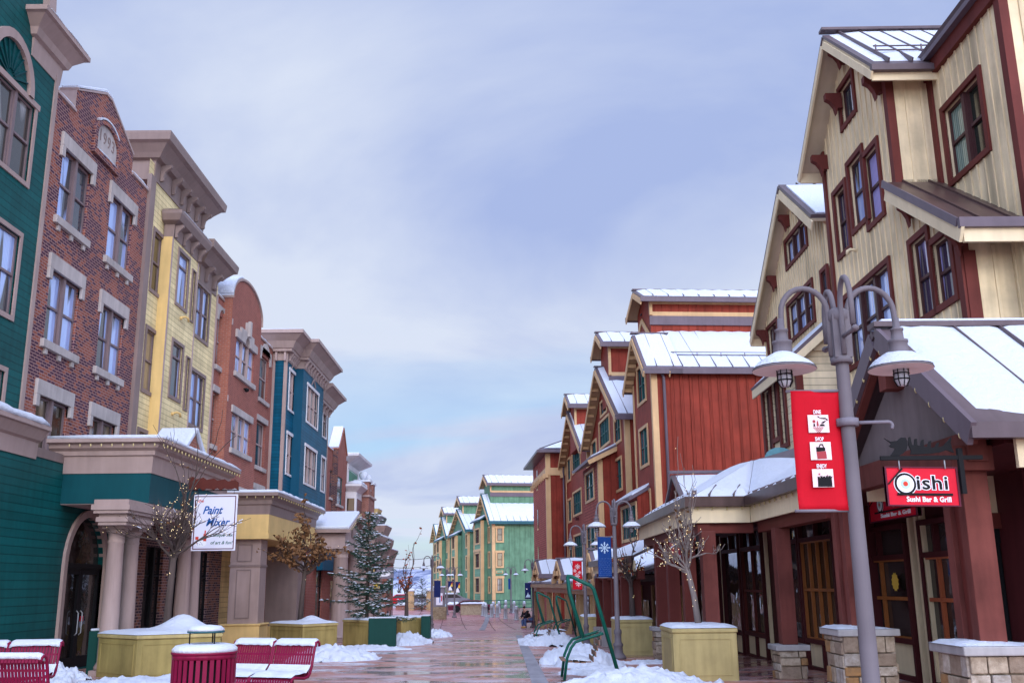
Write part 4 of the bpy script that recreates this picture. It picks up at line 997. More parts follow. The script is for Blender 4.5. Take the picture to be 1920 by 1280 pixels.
for k in range(7):
    u_ = .13+.18*rnb.random(); v_ = .10+.06*rnb.random(); c.box(WF, SY-.0075, SY-.0052, sx0+w_*u_, sx0+w_*u_+.018, sz0+h_*v_, sz0+h_*v_+.012)
c.build('paint_dabs', M['ink_blue'], sg)
c = MB(); bz = sz1+.10; c.tube([(sx0-.25,SY+.02,bz),(sx1+.02,SY+.02,bz)], .014, 6); c.tube([(sx0+.1,SY+.02,bz),(sx0+.1,SY+.02,sz1)], .006, 5); c.tube([(sx1-.1,SY+.02,bz),(sx1-.1,SY+.02,sz1)], .006, 5); c.build('bracket_arm', M['black_metal'], sg)
c = MB(); pts = []
nz = 14
for k in range(nz+1): pts.append((sx0-.15+(w_+.15)*k/nz, bz+.22+.10*(1-k/nz)+.03*math.sin(k*2.1)))
low = [(x_, bz+.03+.035*math.sin(k*2.6)) for k,(x_,_) in enumerate(pts)]
poly = pts+low[::-1]; v = [Vector((x_,SY-.0,z_)) for x_,z_ in poly]+[Vector((x_,SY+.04,z_)) for x_,z_ in poly]; n_ = len(poly)
tri = tessellate_polygon([[Vector((x_,z_,0)) for x_,z_ in poly]])
c.add(v, [tuple(t_) for t_ in tri]+[tuple(n_+i for i in reversed(t_)) for t_ in tri]+[(i,(i+1)%n_,n_+(i+1)%n_,n_+i) for i in range(n_)]); c.build('crest', M['palette_red'], sg)
# ---------------------------------------------------------------- farther houses of the left row
aC0, aC1 = ta1, LF.A(650,900)
t6 = thing('brick_house', 'narrow brick building with a sharply pointed snowy gable beyond the teal blue one', 'house', (XL,aC0,gz(aC0)), G_ROW)
zC = LF.Z(618,842); g0_, g1_ = LF.A(633,860), LF.A(649,880); zap = LF.Z(642,812); zsh = LF.Z(634,850)
w1 = W(LF, 619,880, 624,935, inset=0); LC = F(XL+.35,0,0,'L'); w2 = W(LC, 633,890, 641,950, inset=.05)
facade(LF, t6, 'wall', 'brick_rose', [(aC0,2),(aC1,2),(aC1,zC),(aC0,zC)], [(w1[0],w1[1],w1[2],w1[3])], style=dict(trim=None,sash='green_frame',pane='glass',sill=.15))
h0, h1 = LC.A(634,860), LC.A(649,880); mid_ = (h0+h1)/2
facade(LC, t6, 'gable_wall', 'brick_rose', [(h0,2),(h1,2),(h1,zsh),(mid_,zap),(h0,zsh)], [(w2[0],w2[1],w2[2],w2[3])], style=dict(trim=None,sash='green_frame',pane='glass',sill=.15))
c = MB(); c.box(LF, h0+.002, h0+.06, -.5, .347, 2, zsh); c.box(LF, h1-.06, h1-.002, -.3, .347, 2, zsh); c.box(LF, aC0+.02, aC0+.9, -.4, .33, 2, zC+.15); c.build('pilaster', M['brick_mix_dark'], t6)
c = MB(); c.bar(LC.P(h0-.05,-.3,zsh+.03), LC.P(mid_,-.3,zap+.06), .75, .1); c.bar(LC.P(mid_,-.3,zap+.06), LC.P(h1+.05,-.3,zsh+.03), .75, .1); c.box(LF, aC0, aC1, -.4, .04, zC+.001, zC+.08); c.build('coping', M['brick_red'], t6)
c = MB(); c.bar(LC.P(h0-.05,-.3,zsh+.14), LC.P(mid_-.05,-.3,zap+.16), .66, .12); snowcap(c, LF, aC0, aC1, -.4, .05, zC+.08, .12); c.build('snow_cap', M['snow'], t6, .03)
aD1 = LF.A(671,900)
t7 = thing('corner_house', 'pale house with a white cornice, mint panel and a white bay with an amber window', 'house', (XL,aC1,gz(aC1)), G_ROW)
zD = LF.Z(656,880)
facade(LF, t7, 'wall', 'mint', [(aC1,2),(aD1,2),(aD1,zD),(aC1,zD)], [])
c = MB().quad(LF.P(aC1+.01,0,6), LF.P(aC1+.01,-3,6), LF.P(aC1+.01,-3,zD), LF.P(aC1+.01,0,zD)); c.build('side_wall', M['white_trim'], t7)
c = MB(); c.box(LF, aC1+.02, aC1+.4, .0, .08, 2, zD); c.box(LF, aD1-.4, aD1-.02, .0, .08, 2, zD); c.build('corner_board', M['white_trim'], t7)
c = MB(); c.box(LF, aC1+.5, aD1-.5, .002, .03, LF.Z(660,908), LF.Z(660,886)); c.build('panel', M['green_paint'], t7)
c = MB(); c.cornice(LF, [(.05,zD),(.1,zD+.3),(.2,zD+.35),(.9,zD+.75),(.95,zD+.9)], aC1+.2, aD1-.1, -2); c.build('cornice', M['white_trim'], t7)
c = MB(); snowcap(c, LF, aC1-.6, aD1+.8, -2, .9, zD+.9, .1, .06); c.build('snow_cap', M['snow'], t7)
LBy = F(XL+.75,0,0,'L'); y0_, y1_ = LBy.A(668,940), LBy.A(684,940); zb = LBy.Z(670,922)
c = MB(); c.box(LF, y0_, y1_, 0, .75, 2, zb); bayw = c.build('bay', M['white_trim'], t7)
yb_ = y0_; xb0 = XL+.12; c = MB(); c.box(WF, yb_-.02, yb_-.004, xb0, XL+.62, zb-2.1, zb-.45); c.build('pane', M['glass_tan'], bayw); c = MB(); c.box(WF, yb_-.03, yb_-.021, xb0, XL+.62, zb-1.35, zb-1.27); c.build('rail', M['sash'], bayw)
c = MB(); c.box(LBy, y0_+.3, y1_-.3, 0, .012, zb-2.1, zb-.45); c.build('pane', M['glass'], bayw)
c = MB(); c.cornice(LBy, [(.02,zb),(.1,zb+.1),(.4,zb+.35),(.4,zb+.5)], y0_, y1_, -.7); c.build('bay_cornice', M['white_trim'], t7)
c = MB(); snowcap(c, LBy, y0_-.3, y1_+.3, -.6, .38, zb+.5, .22, .1); c.build('snow_cap', M['snow'], t7)
# brick house with stone balls
LE = F(XL+1.25,0,0,'L'); e0, e1 = LE.A(692,910), LE.A(702.5,930); zE = LE.Z(692,912)
t8 = thing('brick_house', 'square brick building topped with two big round stone balls', 'house', (XL,e0,gz(e0)), G_ROW)
c = MB(); c.box(LE, e0, e1, -4, 0, 1, zE-.6); c.box(LE, e0, e0+1, -1, 0, zE-.599, zE+.35); c.box(LE, e1-1, e1, -1, 0, zE-.599, zE+.35); c.box(LE, e0+1, e1-1, -.4, -.05, zE-.599, zE-.2); c.build('wall', M['brick_far'], t8)
c = MB(); c.cornice(LE, [(.0,zE-.75),(.12,zE-.72),(.12,zE-.60),(0,zE-.58)], e0, e1, -4); c.build('stone_band', M['mauve_light'], t8)
for q in (e0+.5, e1-.5):
    c = MB(); c.box(LE, q-.6, q+.6, -1.1, .1, zE+.351, zE+.5); c.lathe(LE.P(q,-.5,zE+.5), [(.12,0),(.13,.06),(.22,.11),(.29,.23),(.31,.37),(.28,.51),(.19,.62),(.06,.67)], 18); c.build('stone_ball', M['snow'], t8)
c = MB(); c.box(LE, e0+1.0, e0+1.8, .0, .05, zE-5, zE-3.2); c.build('window', M['glass'], t8)
# last houses: plain volumes with crowns, each its own
def far_house(label, px0, px1, ytop, X, wallm, trimm, winm='glass', low=.9, name='far_house'):
    fr = F(X,0,0,'L'); a0, a1 = fr.A(px0,1000), fr.A(px1,1000); z = fr.Z(px0,ytop)
    t = thing(name, label, 'house', (X,a0,gz(a0)), G_ROW)
    c = MB(); c.box(fr, a0, a1, -4, 0, gz(a0)-.5, z-low); c.build('wall', M[wallm], t)
    c = MB(); c.cornice(fr, [(.05,z-low),(.08,z-low+.3),(.28,z-.12),(.32,z)], a0, a1, -4); c.build('cornice', M[trimm], t)
    c = MB(); snowcap(c, fr, a0-.3, a1+.3, -3.9, .32, z, .12, .08); c.build('snow_cap', M['snow'], t)
    for k in range(2):
        for j in range(2):
            c = MB(); q = a0+(a1-a0)*(.25+.5*j); c.box(fr, q-.5, q+.5, .0, .05, z-low-2.2-2.9*k, z-low-.5-2.9*k); c.build('window', M[winm], t)
    c = MB(); c.box(WF, a0-.03, a0-.001, X-1.7, X-.7, z-low-2.4, z-low-.7); c.build('window', M[winm], t)
    return t
far_house('small ochre building just past the ball-topped brick one', 701, 707, 953, XL+1.0, 'gold_siding', 'yellow_paint')
far_house('dull teal building with a grey crown near the end of the row', 707, 716, 967, XL+1.6, 'teal_paint', 'lamp_grey_light')
far_house('cream building with snow on its stepped crown near the end of the row', 716, 726, 985, XL+2.0, 'yellow_paint', 'mauve')
far_house('low brick building at the far end of the left row', 727, 739, 1030, XL+2.4, 'brick_far', 'mauve')
# ---- canopy 3 farther on
WE = F(-7.6,0,0,'L'); WEo = F(-7.2,0,0,'L'); m0 = WEo.A(705,1001); m1 = WEo.A(737,1032); zm3 = WEo.Z(705,1001)
cn3 = thing('entrance_canopy', 'farthest canopy on the left, brown with a curved snowy crown and dentils', 'canopy', (-8,m0,gz(m0)), 'street canopies')
c = MB(); c.cornice(WE, [(.0,zm3-1.5),(.02,zm3-1.05),(.10,zm3-1.0),(.12,zm3-.85),(.28,zm3-.5),(.38,zm3-.2),(.4,zm3)], m0+.4, m1, -3); c.build('cornice', M['mauve'], cn3)
c = MB(); snowcap(c, WE, m0, m1+.4, -3, .39, zm3, .16, .1); c.build('snow_cap', M['snow'], cn3)
for k in range(10):
    c = MB(); a_ = m0+.6+(m1-m0-.6)*k/10; c.box(WE, a_, a_+.2, .03, .16, zm3-1.2, zm3-1.03); c.build('dentil', M['mauve_dark'], cn3)
for a_ in (m0+.8, m0+3.5, m1-.8): column(cn3, -8.0, a_, gz(a_), zm3-1.45, .28, 'mauve')
# ---- portico with a snowy gable facing the street
PO = F(-6.35,0,0,'L'); yE = 40.6; zE_ = aty(634,998,yE-.3).z; xr = PO.A(672.5,962); zR = PO.Z(672.5,962)
yR = xr; yE2 = yR+(yR-yE)
po = thing('gabled_portico', 'pale stucco porch with a snow-covered gable roof on thick round columns', 'porch', (-8,yE,gz(yE)), 'street canopies')
c = MB(); c.box(WF, yE, yE2, -11, -6.5, zE_-.62, zE_-.02); c.prism(F(-6.5,0,0,'L'), [(yE+.1,zE_-.019),(yE2-.1,zE_-.019),(yR,zR-.35)], -.3, 0); c.build('beam', M['mauve_light'], po)
c = MB(); c.slab((-11,yE-.35,zE_), (-6.25,yE-.35,zE_), (-6.25,yR,zR-.15), (-11,yR,zR-.15), .12); c.slab((-11,yE2+.35,zE_), (-6.25,yE2+.35,zE_), (-6.25,yR,zR-.15), (-11,yR,zR-.15), .12); c.build('roof', M['mauve'], po)
c = MB(); c.slab((-11,yE-.3,zE_+.13), (-6.3,yE-.3,zE_+.13), (-6.3,yR,zR-.02), (-11,yR,zR-.02), .13); c.build('roof_snow', M['snow'], po, .05)
bulb_row(po, (-6.22,yE-.3,zE_+.1), (-6.22,yR,zR), 9, 'bulb_off', 0)
pf = F(-6.49,0,0,'L'); c = MB(); c.box(pf, yR-.9, yR-.8, 0, .05, zE_+.05, zE_+.6); c.box(pf, yR+.8, yR+.9, 0, .05, zE_+.05, zE_+.6); c.box(pf, yR-.9, yR+.9, 0, .05, zE_-.1, zE_+.049); c.build('gable_mould', M['mauve_dark'], po)
qx = aty(637,1120,yE+.5).x; column(po, qx, yE+.5, gz(yE), zE_-.62, .33, 'mauve'); 
qx2 = aty(660,1120,yE2-.5).x; column(po, qx2, yE2-.5, gz(yE2), zE_-.62, .33, 'mauve')
# teal panel with a sloping snowy coping behind the porch
p_a, p_z = LF.at(606,968); p_b, p_y = LF.at(641,985)
c = MB(); fx = F(-9.4,0,0,'L'); a0_, z0_ = fx.at(608,966); a1_, z1_ = fx.at(641,986)
pp = thing('parapet_wall', 'teal sloping parapet edged with snow between the canopy and the porch', 'wall', (-9.4,a0_,0))
MB().prism(fx, [(a0_,2.5),(a1_,2.5),(a1_,z1_-.1),(a0_,z0_-.1)], -.3, 0).build('panel', M['blue_paint'], pp)
MB().bar(fx.P(a0_,-.1,z0_), fx.P(a1_,-.1,z1_), .6, .2).build('snow_cap', M['snow'], pp, .05)
# ground floors behind the far columns
c = MB(); ff = F(-10.6,0,0,'L'); lo = thing('shopfront_row', 'row of dark shop windows and brick piers behind the far columns on the left', 'shop front', (-10.6,48,gz(48)))
for k, (a_, b_) in enumerate(((46,50),(52,56),(58,62),(64,68))):
    MB().box(ff, a_, b_, 0, .05, gz(a_)+.5, gz(a_)+2.8).build('window', M['glass_dark'], lo)
MB().box(ff, 45.5, 74, -.4, -.01, -2, 2.6).build('wall', M['brick_far'], lo)
# projecting signs
def hang_sign(label, px0, py0, px1, py1, Y, mat, txt=None, tm='white'):
    p0 = aty(px0,py0,Y); p1 = aty(px1,py1,Y)
    s = thing('hanging_sign', label, 'sign', ((p0.x+p1.x)/2,Y,p1.z))
    MB().box(WF, Y, Y+.06, p0.x, p1.x, p1.z, p0.z).build('panel', M[mat], s, .01)
    MB().tube([(p0.x-.6,Y+.03,p0.z+.1),(p1.x,Y+.03,p0.z+.1)], .025, 6).build('bracket_arm', M['black_metal'], s)
    if txt: c = MB(); text_mesh(c, txt, ((p0.x+p1.x)/2,Y-.002,(p0.z+p1.z)/2), (1,0,0), (0,0,1), (p0.z-p1.z)*.42, .004); c.build('lettering', M[tm], s)
    return s
s_ = hang_sign('grey hanging sign with a white bird-like mark behind the snowy spruce', 706, 1063, 738, 1084, 52, 'lamp_grey_light')
pw = aty(722,1073,52); 
c = MB(); v = [(-.28,-.2),(-.05,.22),(.02,.02),(.25,.12),(.3,-.1),(.1,-.18)]; c.add([(pw.x+a_,51.995,pw.z+b_) for a_,b_ in v], [tuple(range(6))]); c.build('mark', M['white'], s_)
hang_sign('pale hanging sign reading Entr behind the snowy spruce', 650, 1094, 674, 1107, 46, 'lamp_grey_light', 'Entr')
hang_sign('small yellow hanging sign behind the snowy spruce', 701, 1092, 712, 1104, 49, 'banner_yellow')
hang_sign('dark hanging sign with pale lettering behind the snowy spruce', 713, 1094, 734, 1106, 50, 'black_metal', 'Rag')
# ================================================================ RIGHT: cream board-and-batten building
CA = math.atan((978-960)/FPX)+YAW-.0
XR = 7.5
RF = F(XR, 17, math.radians(.9), 'R')      # main street plane; a measured from y=17
RB = dict(trim='maroon', sash='window_brown', tw=.11, rec=.10, proud=.05, sill=0)
b1 = thing('batten_building', 'tall cream board-and-batten building with maroon trim and steep gables on the right', 'building', (XR,17,0))
am0, am1 = RF.A(1685,347), RF.A(1549,360)         # near / far corners of the main gable block
zA_ = 2.0
RO = F(XR-.75, 17, math.radians(.9), 'R')       # plane of the rakes
ra_p, rz_p = RO.at(1549,54); ra_n, rz_n = RO.at(1638,82); ra_f, rz_f = RO.at(1503,296)
apex = (am0+am1)/2
# window rectangles
wn = []
wn.append(W(RF,1605.5,124,1573.5,247, inset=.09))
def WW(fr, x_near, y_top_near, x_far, y_bot_far, y_top_far=None, **k):
    """near/far trim edges; z from the far-top and far-bottom corners"""
    a0 = fr.A(x_near, y_top_near); a1 = fr.A(x_far, y_bot_far); zt = fr.Z(x_far, y_top_far); zb = fr.Z(x_far, y_bot_far)
    k.setdefault('pane','glass_lilac')
    return (a0+.09, a1-.09, zb+.09, zt-.09, k)
def R2(fr, xn, yn, xf, yf, **k):
    """from the near-upper and far-lower trim corners"""
    a0, zt = fr.at(xn, yn); a1, zb = fr.at(xf, yf); k.setdefault('pane','glass_lilac')
    return (a0+.09, a1-.09, zb+.09, zt-.09, k)
wins = []
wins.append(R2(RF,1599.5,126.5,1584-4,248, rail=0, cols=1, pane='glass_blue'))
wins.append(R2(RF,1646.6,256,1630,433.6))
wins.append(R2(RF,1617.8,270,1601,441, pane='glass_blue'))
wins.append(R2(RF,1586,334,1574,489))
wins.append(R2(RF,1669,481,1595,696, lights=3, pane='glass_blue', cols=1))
za_, zb_ = RF.Z(1703,450), RF.Z(1722.5,610)
wins.append((-.56, .17, zb_+.09, 7.68, dict(cols=1, pane='glass_lilac'))); wins.append((-1.42, -.69, zb_+.09, 7.36, dict(cols=1, pane='glass_lilac')))
zL, = [RF.Z(1797,440)]
al0 = RF.A(1815,560)                                     # near corner of the lower block
ra_l0, rz_l0 = RO.at(1660,352); ra_l1, rz_l1 = RO.at(1797,425)
eav = RF.Z(1660,120)
z_ap = eav + (ra_n-apex)*-1*0 + 1.75
oh_slope = 1.75/((am1-am0)/2)
EN, EF = (-2.39,7.09), (.42,8.92); slE = (EF[1]-EN[1])/(EF[0]-EN[0]); lz = lambda a: EN[1]+(a-EN[0])*slE
outl = [(al0,zA_),(am1,zA_),(am1,eav),(apex,eav+1.75),(am0,eav),(am0,lz(am0)-.1),(al0,lz(al0)-.1)]
facade(RF, b1, 'wall', 'cream_batten', outl, wins, style=RB, bat=.27, rev=.12)
c = MB()
c.box(RF, am0-.01, am0+.16, -.1, .055, RF.Z(1685,347), eav); c.box(RF, am1-.13, am1+.03, -.1, .055, zA_, eav); c.box(RF, al0-.03, al0+.16, -.1, .055, 3, lz(al0)-.25)
c.build('corner_board', M['maroon'], b1)
# gable roof of the main block: snow-covered metal
DP = 9.0
def gable_roof(par, fr, a0, a1, ze, rise, oh, eo, dp, soffit, fascia_m, metal, snow=True, th=.14, rafters=0, snow_rail=False, over=None):
    """ridge runs back from the street; oh = overhang past the facade, eo = eave overhang"""
    am = (a0+a1)/2; sl = rise/((a1-a0)/2); hw = (a1-a0)/2+eo; zr = ze+rise; zb = zr-sl*hw
    for s in (-1,1):
        e = am+s*hw
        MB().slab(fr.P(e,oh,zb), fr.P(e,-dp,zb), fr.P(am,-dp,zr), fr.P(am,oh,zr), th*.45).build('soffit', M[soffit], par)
        MB().slab(fr.P(e-s*.0+s*.03,oh+.02,zb+th*.46-.03*sl), fr.P(e+s*.03,-dp,zb+th*.46-.03*sl), fr.P(am,-dp,zr+th*.46), fr.P(am,oh+.02,zr+th*.46), .06).build('roof', M[metal], par)
        c = MB(); n_ = int(dp/.45)
        if snow:
            # smooth blanket, a little short of the edges, slightly uneven
            nu, nv = 14, 6; v = []; fs = []
            rn = random.Random(int(e*10))
            for i in range(nu+1):
                for j in range(nv+1):
                    u = (oh-.10) - (oh-.10+dp)*i/nu; w = j/nv
                    a = e+(am-e)*(w*.94+.05); z = zb+(zr-zb)*(w*.94+.05)+th*.46+.06
                    edge = 0 if (i in (0,nu) or j in (0,)) else 1
                    v.append(fr.P(a,u,z+.015+.075*edge+(.02*rn.random() if edge else 0)))
            c.add(v, [(i*(nv+1)+j,i*(nv+1)+j+1,(i+1)*(nv+1)+j+1,(i+1)*(nv+1)+j) for i in range(nu) for j in range(nv)], True)
            c.build('roof_snow', M['snow'], par)
        c = MB()
        k = 0
        d = oh-.35
        while d > -dp:
            c.bar(fr.P(e+s*.02,d,zb+th*.46+.125), fr.P(am,d,zr+th*.46+.125), .03, .09); d -= .45
        c.build('standing_seam', M[metal], par)
        if fascia_m:
            MB().slab(fr.P(e,oh+.001,zb-.20), fr.P(e,oh+.045,zb-.20), fr.P(am,oh+.045,zr-.20), fr.P(am,oh+.001,zr-.20), .20*math.cos(math.atan(sl))).build('barge_board', M[fascia_m], par)
            MB().box(fr, min(e,e-s*.04), max(e,e-s*.04), -dp, oh, zb-.22, zb+.02).build('eave_board', M[fascia_m], par)
            MB().box(fr, min(e+s*.01,e+s*.12), max(e+s*.01,e+s*.12), -dp, oh+.03, zb-.06, zb+.06).build('gutter', M[metal], par)
    if snow_rail:
        for s in (-1,):
            e = am+s*hw; c = MB()
            for h_ in (.18,.27):
                c.tube([fr.P(e-s*.55,oh-.3,zb+sl*.55+th+h_-.05), fr.P(e-s*.55,-dp,zb+sl*.55+th+h_-.05)], .016, 5)
            d = oh-.35
            while d > -dp: c.bar(fr.P(e-s*.55,d,zb+sl*.55+th*.4), fr.P(e-s*.55,d,zb+sl*.55+th+.25), .025,.025,(0,1,0)); d -= .9
            c.build('snow_guard', M['gutter'], par)
    MB().bar(fr.P(am,oh+.05,zr+th+.10), fr.P(am,-dp,zr+th+.10), .22, .06).build('ridge_cap', M[metal], par)
    if rafters:
        for s in (-1,1):
            for k in range(1,rafters):
                a = am+s*hw*k/rafters; z = zr-sl*hw*k/rafters
                MB().box(fr, a-.05, a+.05, .02, oh-.01, z-.17, z-.015).build('lookout', M[fascia_m], par)
    return am, zb, zr
gable_roof(b1, RF, am0, am1, eav, 1.75, .45, .42, DP, 'cream_soffit', 'cream', 'roof_metal', snow_rail=True)
# carved brackets under the rakes
def knee(par, fr, a, z, oh, mat, w=.15, h=.5):
    oh = oh*.72; h = h*.72
    c = MB(); c.prof(fr, [(0,z),(oh,z),(oh,z-.14),(oh*.72,z-.2),(oh*.5,z-.32),(oh*.38,z-.5),(oh*.3,z-h),(0,z-h)], a-w/2, a+w/2); c.build('knee_brace', M[mat], par)
zf_ = eav-.12
knee(b1, RF, am1-.25, zf_-.05, .5, 'maroon'); knee(b1, RF, am1-1.55, eav+.72, .5, 'maroon'); knee(b1, RF, am0+.3, zf_, .5, 'maroon')
knee(b1, RF, apex, eav+1.55, .5, 'maroon')
# side face of the main block and the set-back near block
dn = .8
X_in = RF.P(am0,-dn,0)
RN = F(XR+dn, 17, math.radians(.9), 'R')
c = MB().quad(RF.P(am0,0,5), RF.P(am0,-dn-6,5), RF.P(am0,-dn-6,eav-.1), RF.P(am0,0,eav-.1))
for k in range(3): c.bar(RF.P(am0-.012,-.32-.3*k,6.5), RF.P(am0-.012,-.32-.3*k,eav-.1), .05, .025, (0,1,0))
c.build('side_wall', M['cream_batten'], b1)
an0 = RN.A(1878,12)
zn_top_far = RN.Z(1740,140)
sn_ = (RN.Z(1850,2)-zn_top_far)/(RN.A(1740,140)-RN.A(1850,2))
nz1, nz0 = RN.Z(1760,213), RN.Z(1784,351)
nw = [(RN.A(1861,288)+.09, RN.A(1784,351)-.09, nz0+.09, nz1-.09, dict(lights=2, pane='glass_green'))]
a_i = RN.A(1752,330)
zgn = RN.Z(1880,20); 
zt_n = 11.3
facade(RN, b1, 'near_wall', 'cream_batten', [(an0,5.5),(am0,5.5),(am0,zt_n),(an0,zt_n)], nw, style=RB, bat=.27, rev=.12)
MB().box(RN, am0-.17, am0-.002, -.1, .055, 6, zt_n-.22).build('corner_board', M['maroon'], b1)
MB().box(RN, an0-.02, an0+.16, -.1, .055, 5.5, zt_n-.22).build('corner_board', M['maroon'], b1)
MB().box(RN, an0-.08, am0+.1, -.02, .10, zt_n-.22, zt_n+.06).build('fascia', M['maroon'], b1)
MB().box(RN, an0-.15, am0+.1, -.1, .22, zt_n+.061, zt_n+.16).build('gutter', M['gutter'], b1)
MB().slab(RN.P(an0-.4,.18,zt_n+.17), RN.P(am0+.1,.18,zt_n+.17), RN.P(am0+.1,-6,zt_n+3.2), RN.P(an0-.4,-6,zt_n+3.2), .1).build('roof', M['roof_metal'], b1)
MB().box(RN, an0-.09, an0-.03, -6, .1, zt_n-.22, zt_n+.06).build('side_fascia', M['maroon'], b1)
c = MB().quad(RN.P(an0,0,5.5), RN.P(an0,-6,5.5), RN.P(an0,-6,zt_n+.3), RN.P(an0,0,zt_n+.3))
for k in range(12): c.bar(RN.P(an0-.012,-.3-.3*k,5.5), RN.P(an0-.012,-.3-.3*k,zt_n), .05, .025, (0,1,0))
c.build('near_side_wall', M['cream_batten'], b1)
MB().bar(RN.P(an0-.03,-.62,5.5), RN.P(an0-.03,-.62,zt_n-.2), .16, .05, (0,1,0)).build('corner_board', M['maroon'], b1)
# brown metal roof over the lower near block
e_near = (0,EN[1]); e_far = (0,EF[1]); p0 = RF.P(EN[0],.32,EN[1]); p1 = RF.P(EF[0],.32,EF[1])
MB().slab(p0, p0+Vector((7,0,0)), p1+Vector((7,0,0)), p1, .10).build('lower_roof', M['roof_brown'], b1)
c = MB()
for k in range(12): q = Vector((.4+.5*k,0,.12)); c.bar(p0+q, p1+q, .03, .07)
c.build('standing_seam', M['roof_brown'], b1)
MB().slab(p0+Vector((-.0,0,-.26)), p0+Vector((.05,0,-.26)), p1+Vector((.05,0,-.26)), p1+Vector((0,0,-.26)), .25).build('barge_board', M['cream'], b1)
MB().slab(p0+Vector((-.03,0,.0)), p0+Vector((-.001,0,.0)), p1+Vector((-.001,0,.0)), p1+Vector((-.03,0,.0)), .14).build('drip_edge', M['gutter'], b1)
MB().box(WF, p0.y-.06, p0.y+.0, p0.x+.06, p0.x+7, p0.z-.27, p0.z-.02).build('eave_board', M['cream'], b1)
MB().box(WF, p0.y-.14, p0.y-.061, p0.x-.02, p0.x+7, p0.z-.05, p0.z+.11).build('gutter', M['gutter'], b1)
for a_ in (-.1,al0-.12): knee(b1, RF, a_, lz(a_)-.16, .4, 'maroon', .12, .42)
c = MB().quad(RF.P(al0,0,2.5), RF.P(al0,-8,2.5), RF.P(al0,-8,lz(al0)-.1), RF.P(al0,0,lz(al0)-.1))
for k in range(16): c.bar(RF.P(al0-.012,-.5-.42*k,2.5), RF.P(al0-.012,-.5-.42*k,e_near[1]-.1), .05, .025, (0,1,0))
c.build('lower_side_wall', M['cream_batten'], b1)
MB().bar(RF.P(al0-.03,-.09,3), RF.P(al0-.03,-.09,e_near[1]-.2), .2, .05, (0,1,0)).build('corner_board', M['maroon'], b1)
MB().box(RF, am0+.0, am0+.02, -dn, .02, e_far[1]+.0, e_far[1]+.16).build('flashing', M['roof_brown'], b1)
a_, z_ = RF.at(1607,470); c = MB(); c.tube([RF.P(a_,0,z_),RF.P(a_,.14,z_+.03),RF.P(a_+.02,.2,z_),RF.P(a_+.04,.2,z_-.08)], .035, 8); c.build('vent_pipe', M['cream'], b1)
# ---- the farther gable of the same building
RG = F(XR+.65, 17, math.radians(.9), 'R'); RGo = F(XR+.30, 17, math.radians(.9), 'R')
ag, zg_ = RGo.at(1461,356); agf, zgf = RGo.at(1408,640); agn, zgn_ = RGo.at(1529,408)
sl2 = (zg_-zgf)/(agf-ag)
w = .45
agl, agr = RGo.A(1529,411)+.3, agf-.5
b2 = thing('batten_building', 'second cream batten gable with maroon brackets, standing just beyond the tallest one', 'building', (XR,RG.P(agl,0,0).y,0))
hw = min(agr-ag, 99); zE2 = zg_-sl2*hw-.1
gw = []
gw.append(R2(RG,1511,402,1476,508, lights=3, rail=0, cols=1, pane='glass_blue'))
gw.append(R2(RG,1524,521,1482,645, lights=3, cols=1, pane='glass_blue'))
gw.append((12.1,13.25,8.0,9.42,dict(lights=2,pane='glass_curtain')))
outl = [(agl,2.5),(agr,2.5),(agr,zE2),(ag,zg_-.12),(agl,zg_-.12-sl2*(ag-agl))]
facade(RG, b2, 'wall', 'cream_batten', outl, gw, style=RB, bat=.24, rev=.12)
a0g = ag-(agr-ag)
# near half of this roof is hidden behind the main block below its ridge: build the visible rake and the whole slope
gr_rise = sl2*(agr-ag)
am_g, zb_g, zr_g = gable_roof(b2, RG, ag-(ag-agl)-.0 if False else ag-(agr-ag), agr, zg_-.12-gr_rise, gr_rise, .7, .4, 8, 'cream_soffit', 'cream', 'roof_metal') if False else (0,0,0)
oh = .35
for s, e in ((1,agr+.4),(-1,agl+.02)):
    zb = zg_-.02-sl2*abs(e-ag); zr = zg_-.02
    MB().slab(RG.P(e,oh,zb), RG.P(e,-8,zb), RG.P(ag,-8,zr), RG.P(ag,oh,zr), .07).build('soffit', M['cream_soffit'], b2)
    MB().slab(RG.P(e+s*.02,oh+.03,zb+.075), RG.P(e+s*.02,-8,zb+.075), RG.P(ag,-8,zr+.075), RG.P(ag,oh+.03,zr+.075), .10).build('roof', M['roof_metal'], b2)
    MB().slab(RG.P(e,oh+.001,zb-.24), RG.P(e,oh+.045,zb-.24), RG.P(ag,oh+.045,zr-.24), RG.P(ag,oh+.001,zr-.24), .23).build('barge_board', M['cream'], b2)
    if s < 0:
        MB().slab(RG.P(e,oh-.12,zb+.18), RG.P(e,-8,zb+.18), RG.P(ag-.25,-8,zr+.18-.25*sl2), RG.P(ag-.25,oh-.12,zr+.18-.25*sl2), .07).build('roof_snow', M['snow'], b2, .02)
        c = MB()
        for k in range(14): c.bar(RG.P(e,oh-.5-.5*k,zb+.21), RG.P(ag,oh-.5-.5*k,zr+.21), .03, .07)
        c.build('standing_seam', M['roof_metal'], b2)
    else: MB().box(RG, e-.04, e, -8, oh, zb-.25, zb).build('eave_board', M['cream'], b2)
for f_ in (.12,.55,.97): a_ = ag+(agr-ag)*f_; knee(b2, RG, a_, zg_-.12-sl2*(a_-ag)-.12, .42, 'maroon', .16, .5)
for f_ in (.35,): a_ = ag-(ag-agl)*f_; knee(b2, RG, a_, zg_-.12-sl2*(ag-a_)-.1, .42, 'maroon', .16, .5)
w_n = W(RG,1562,490,1546,596, inset=.07)
window(RG, b2, agl+.05, agl+.45, RG.Z(1547,596), RG.Z(1547,512), d=.06, rec=.03, **{k:v for k,v in RB.items() if k not in('rec',)})
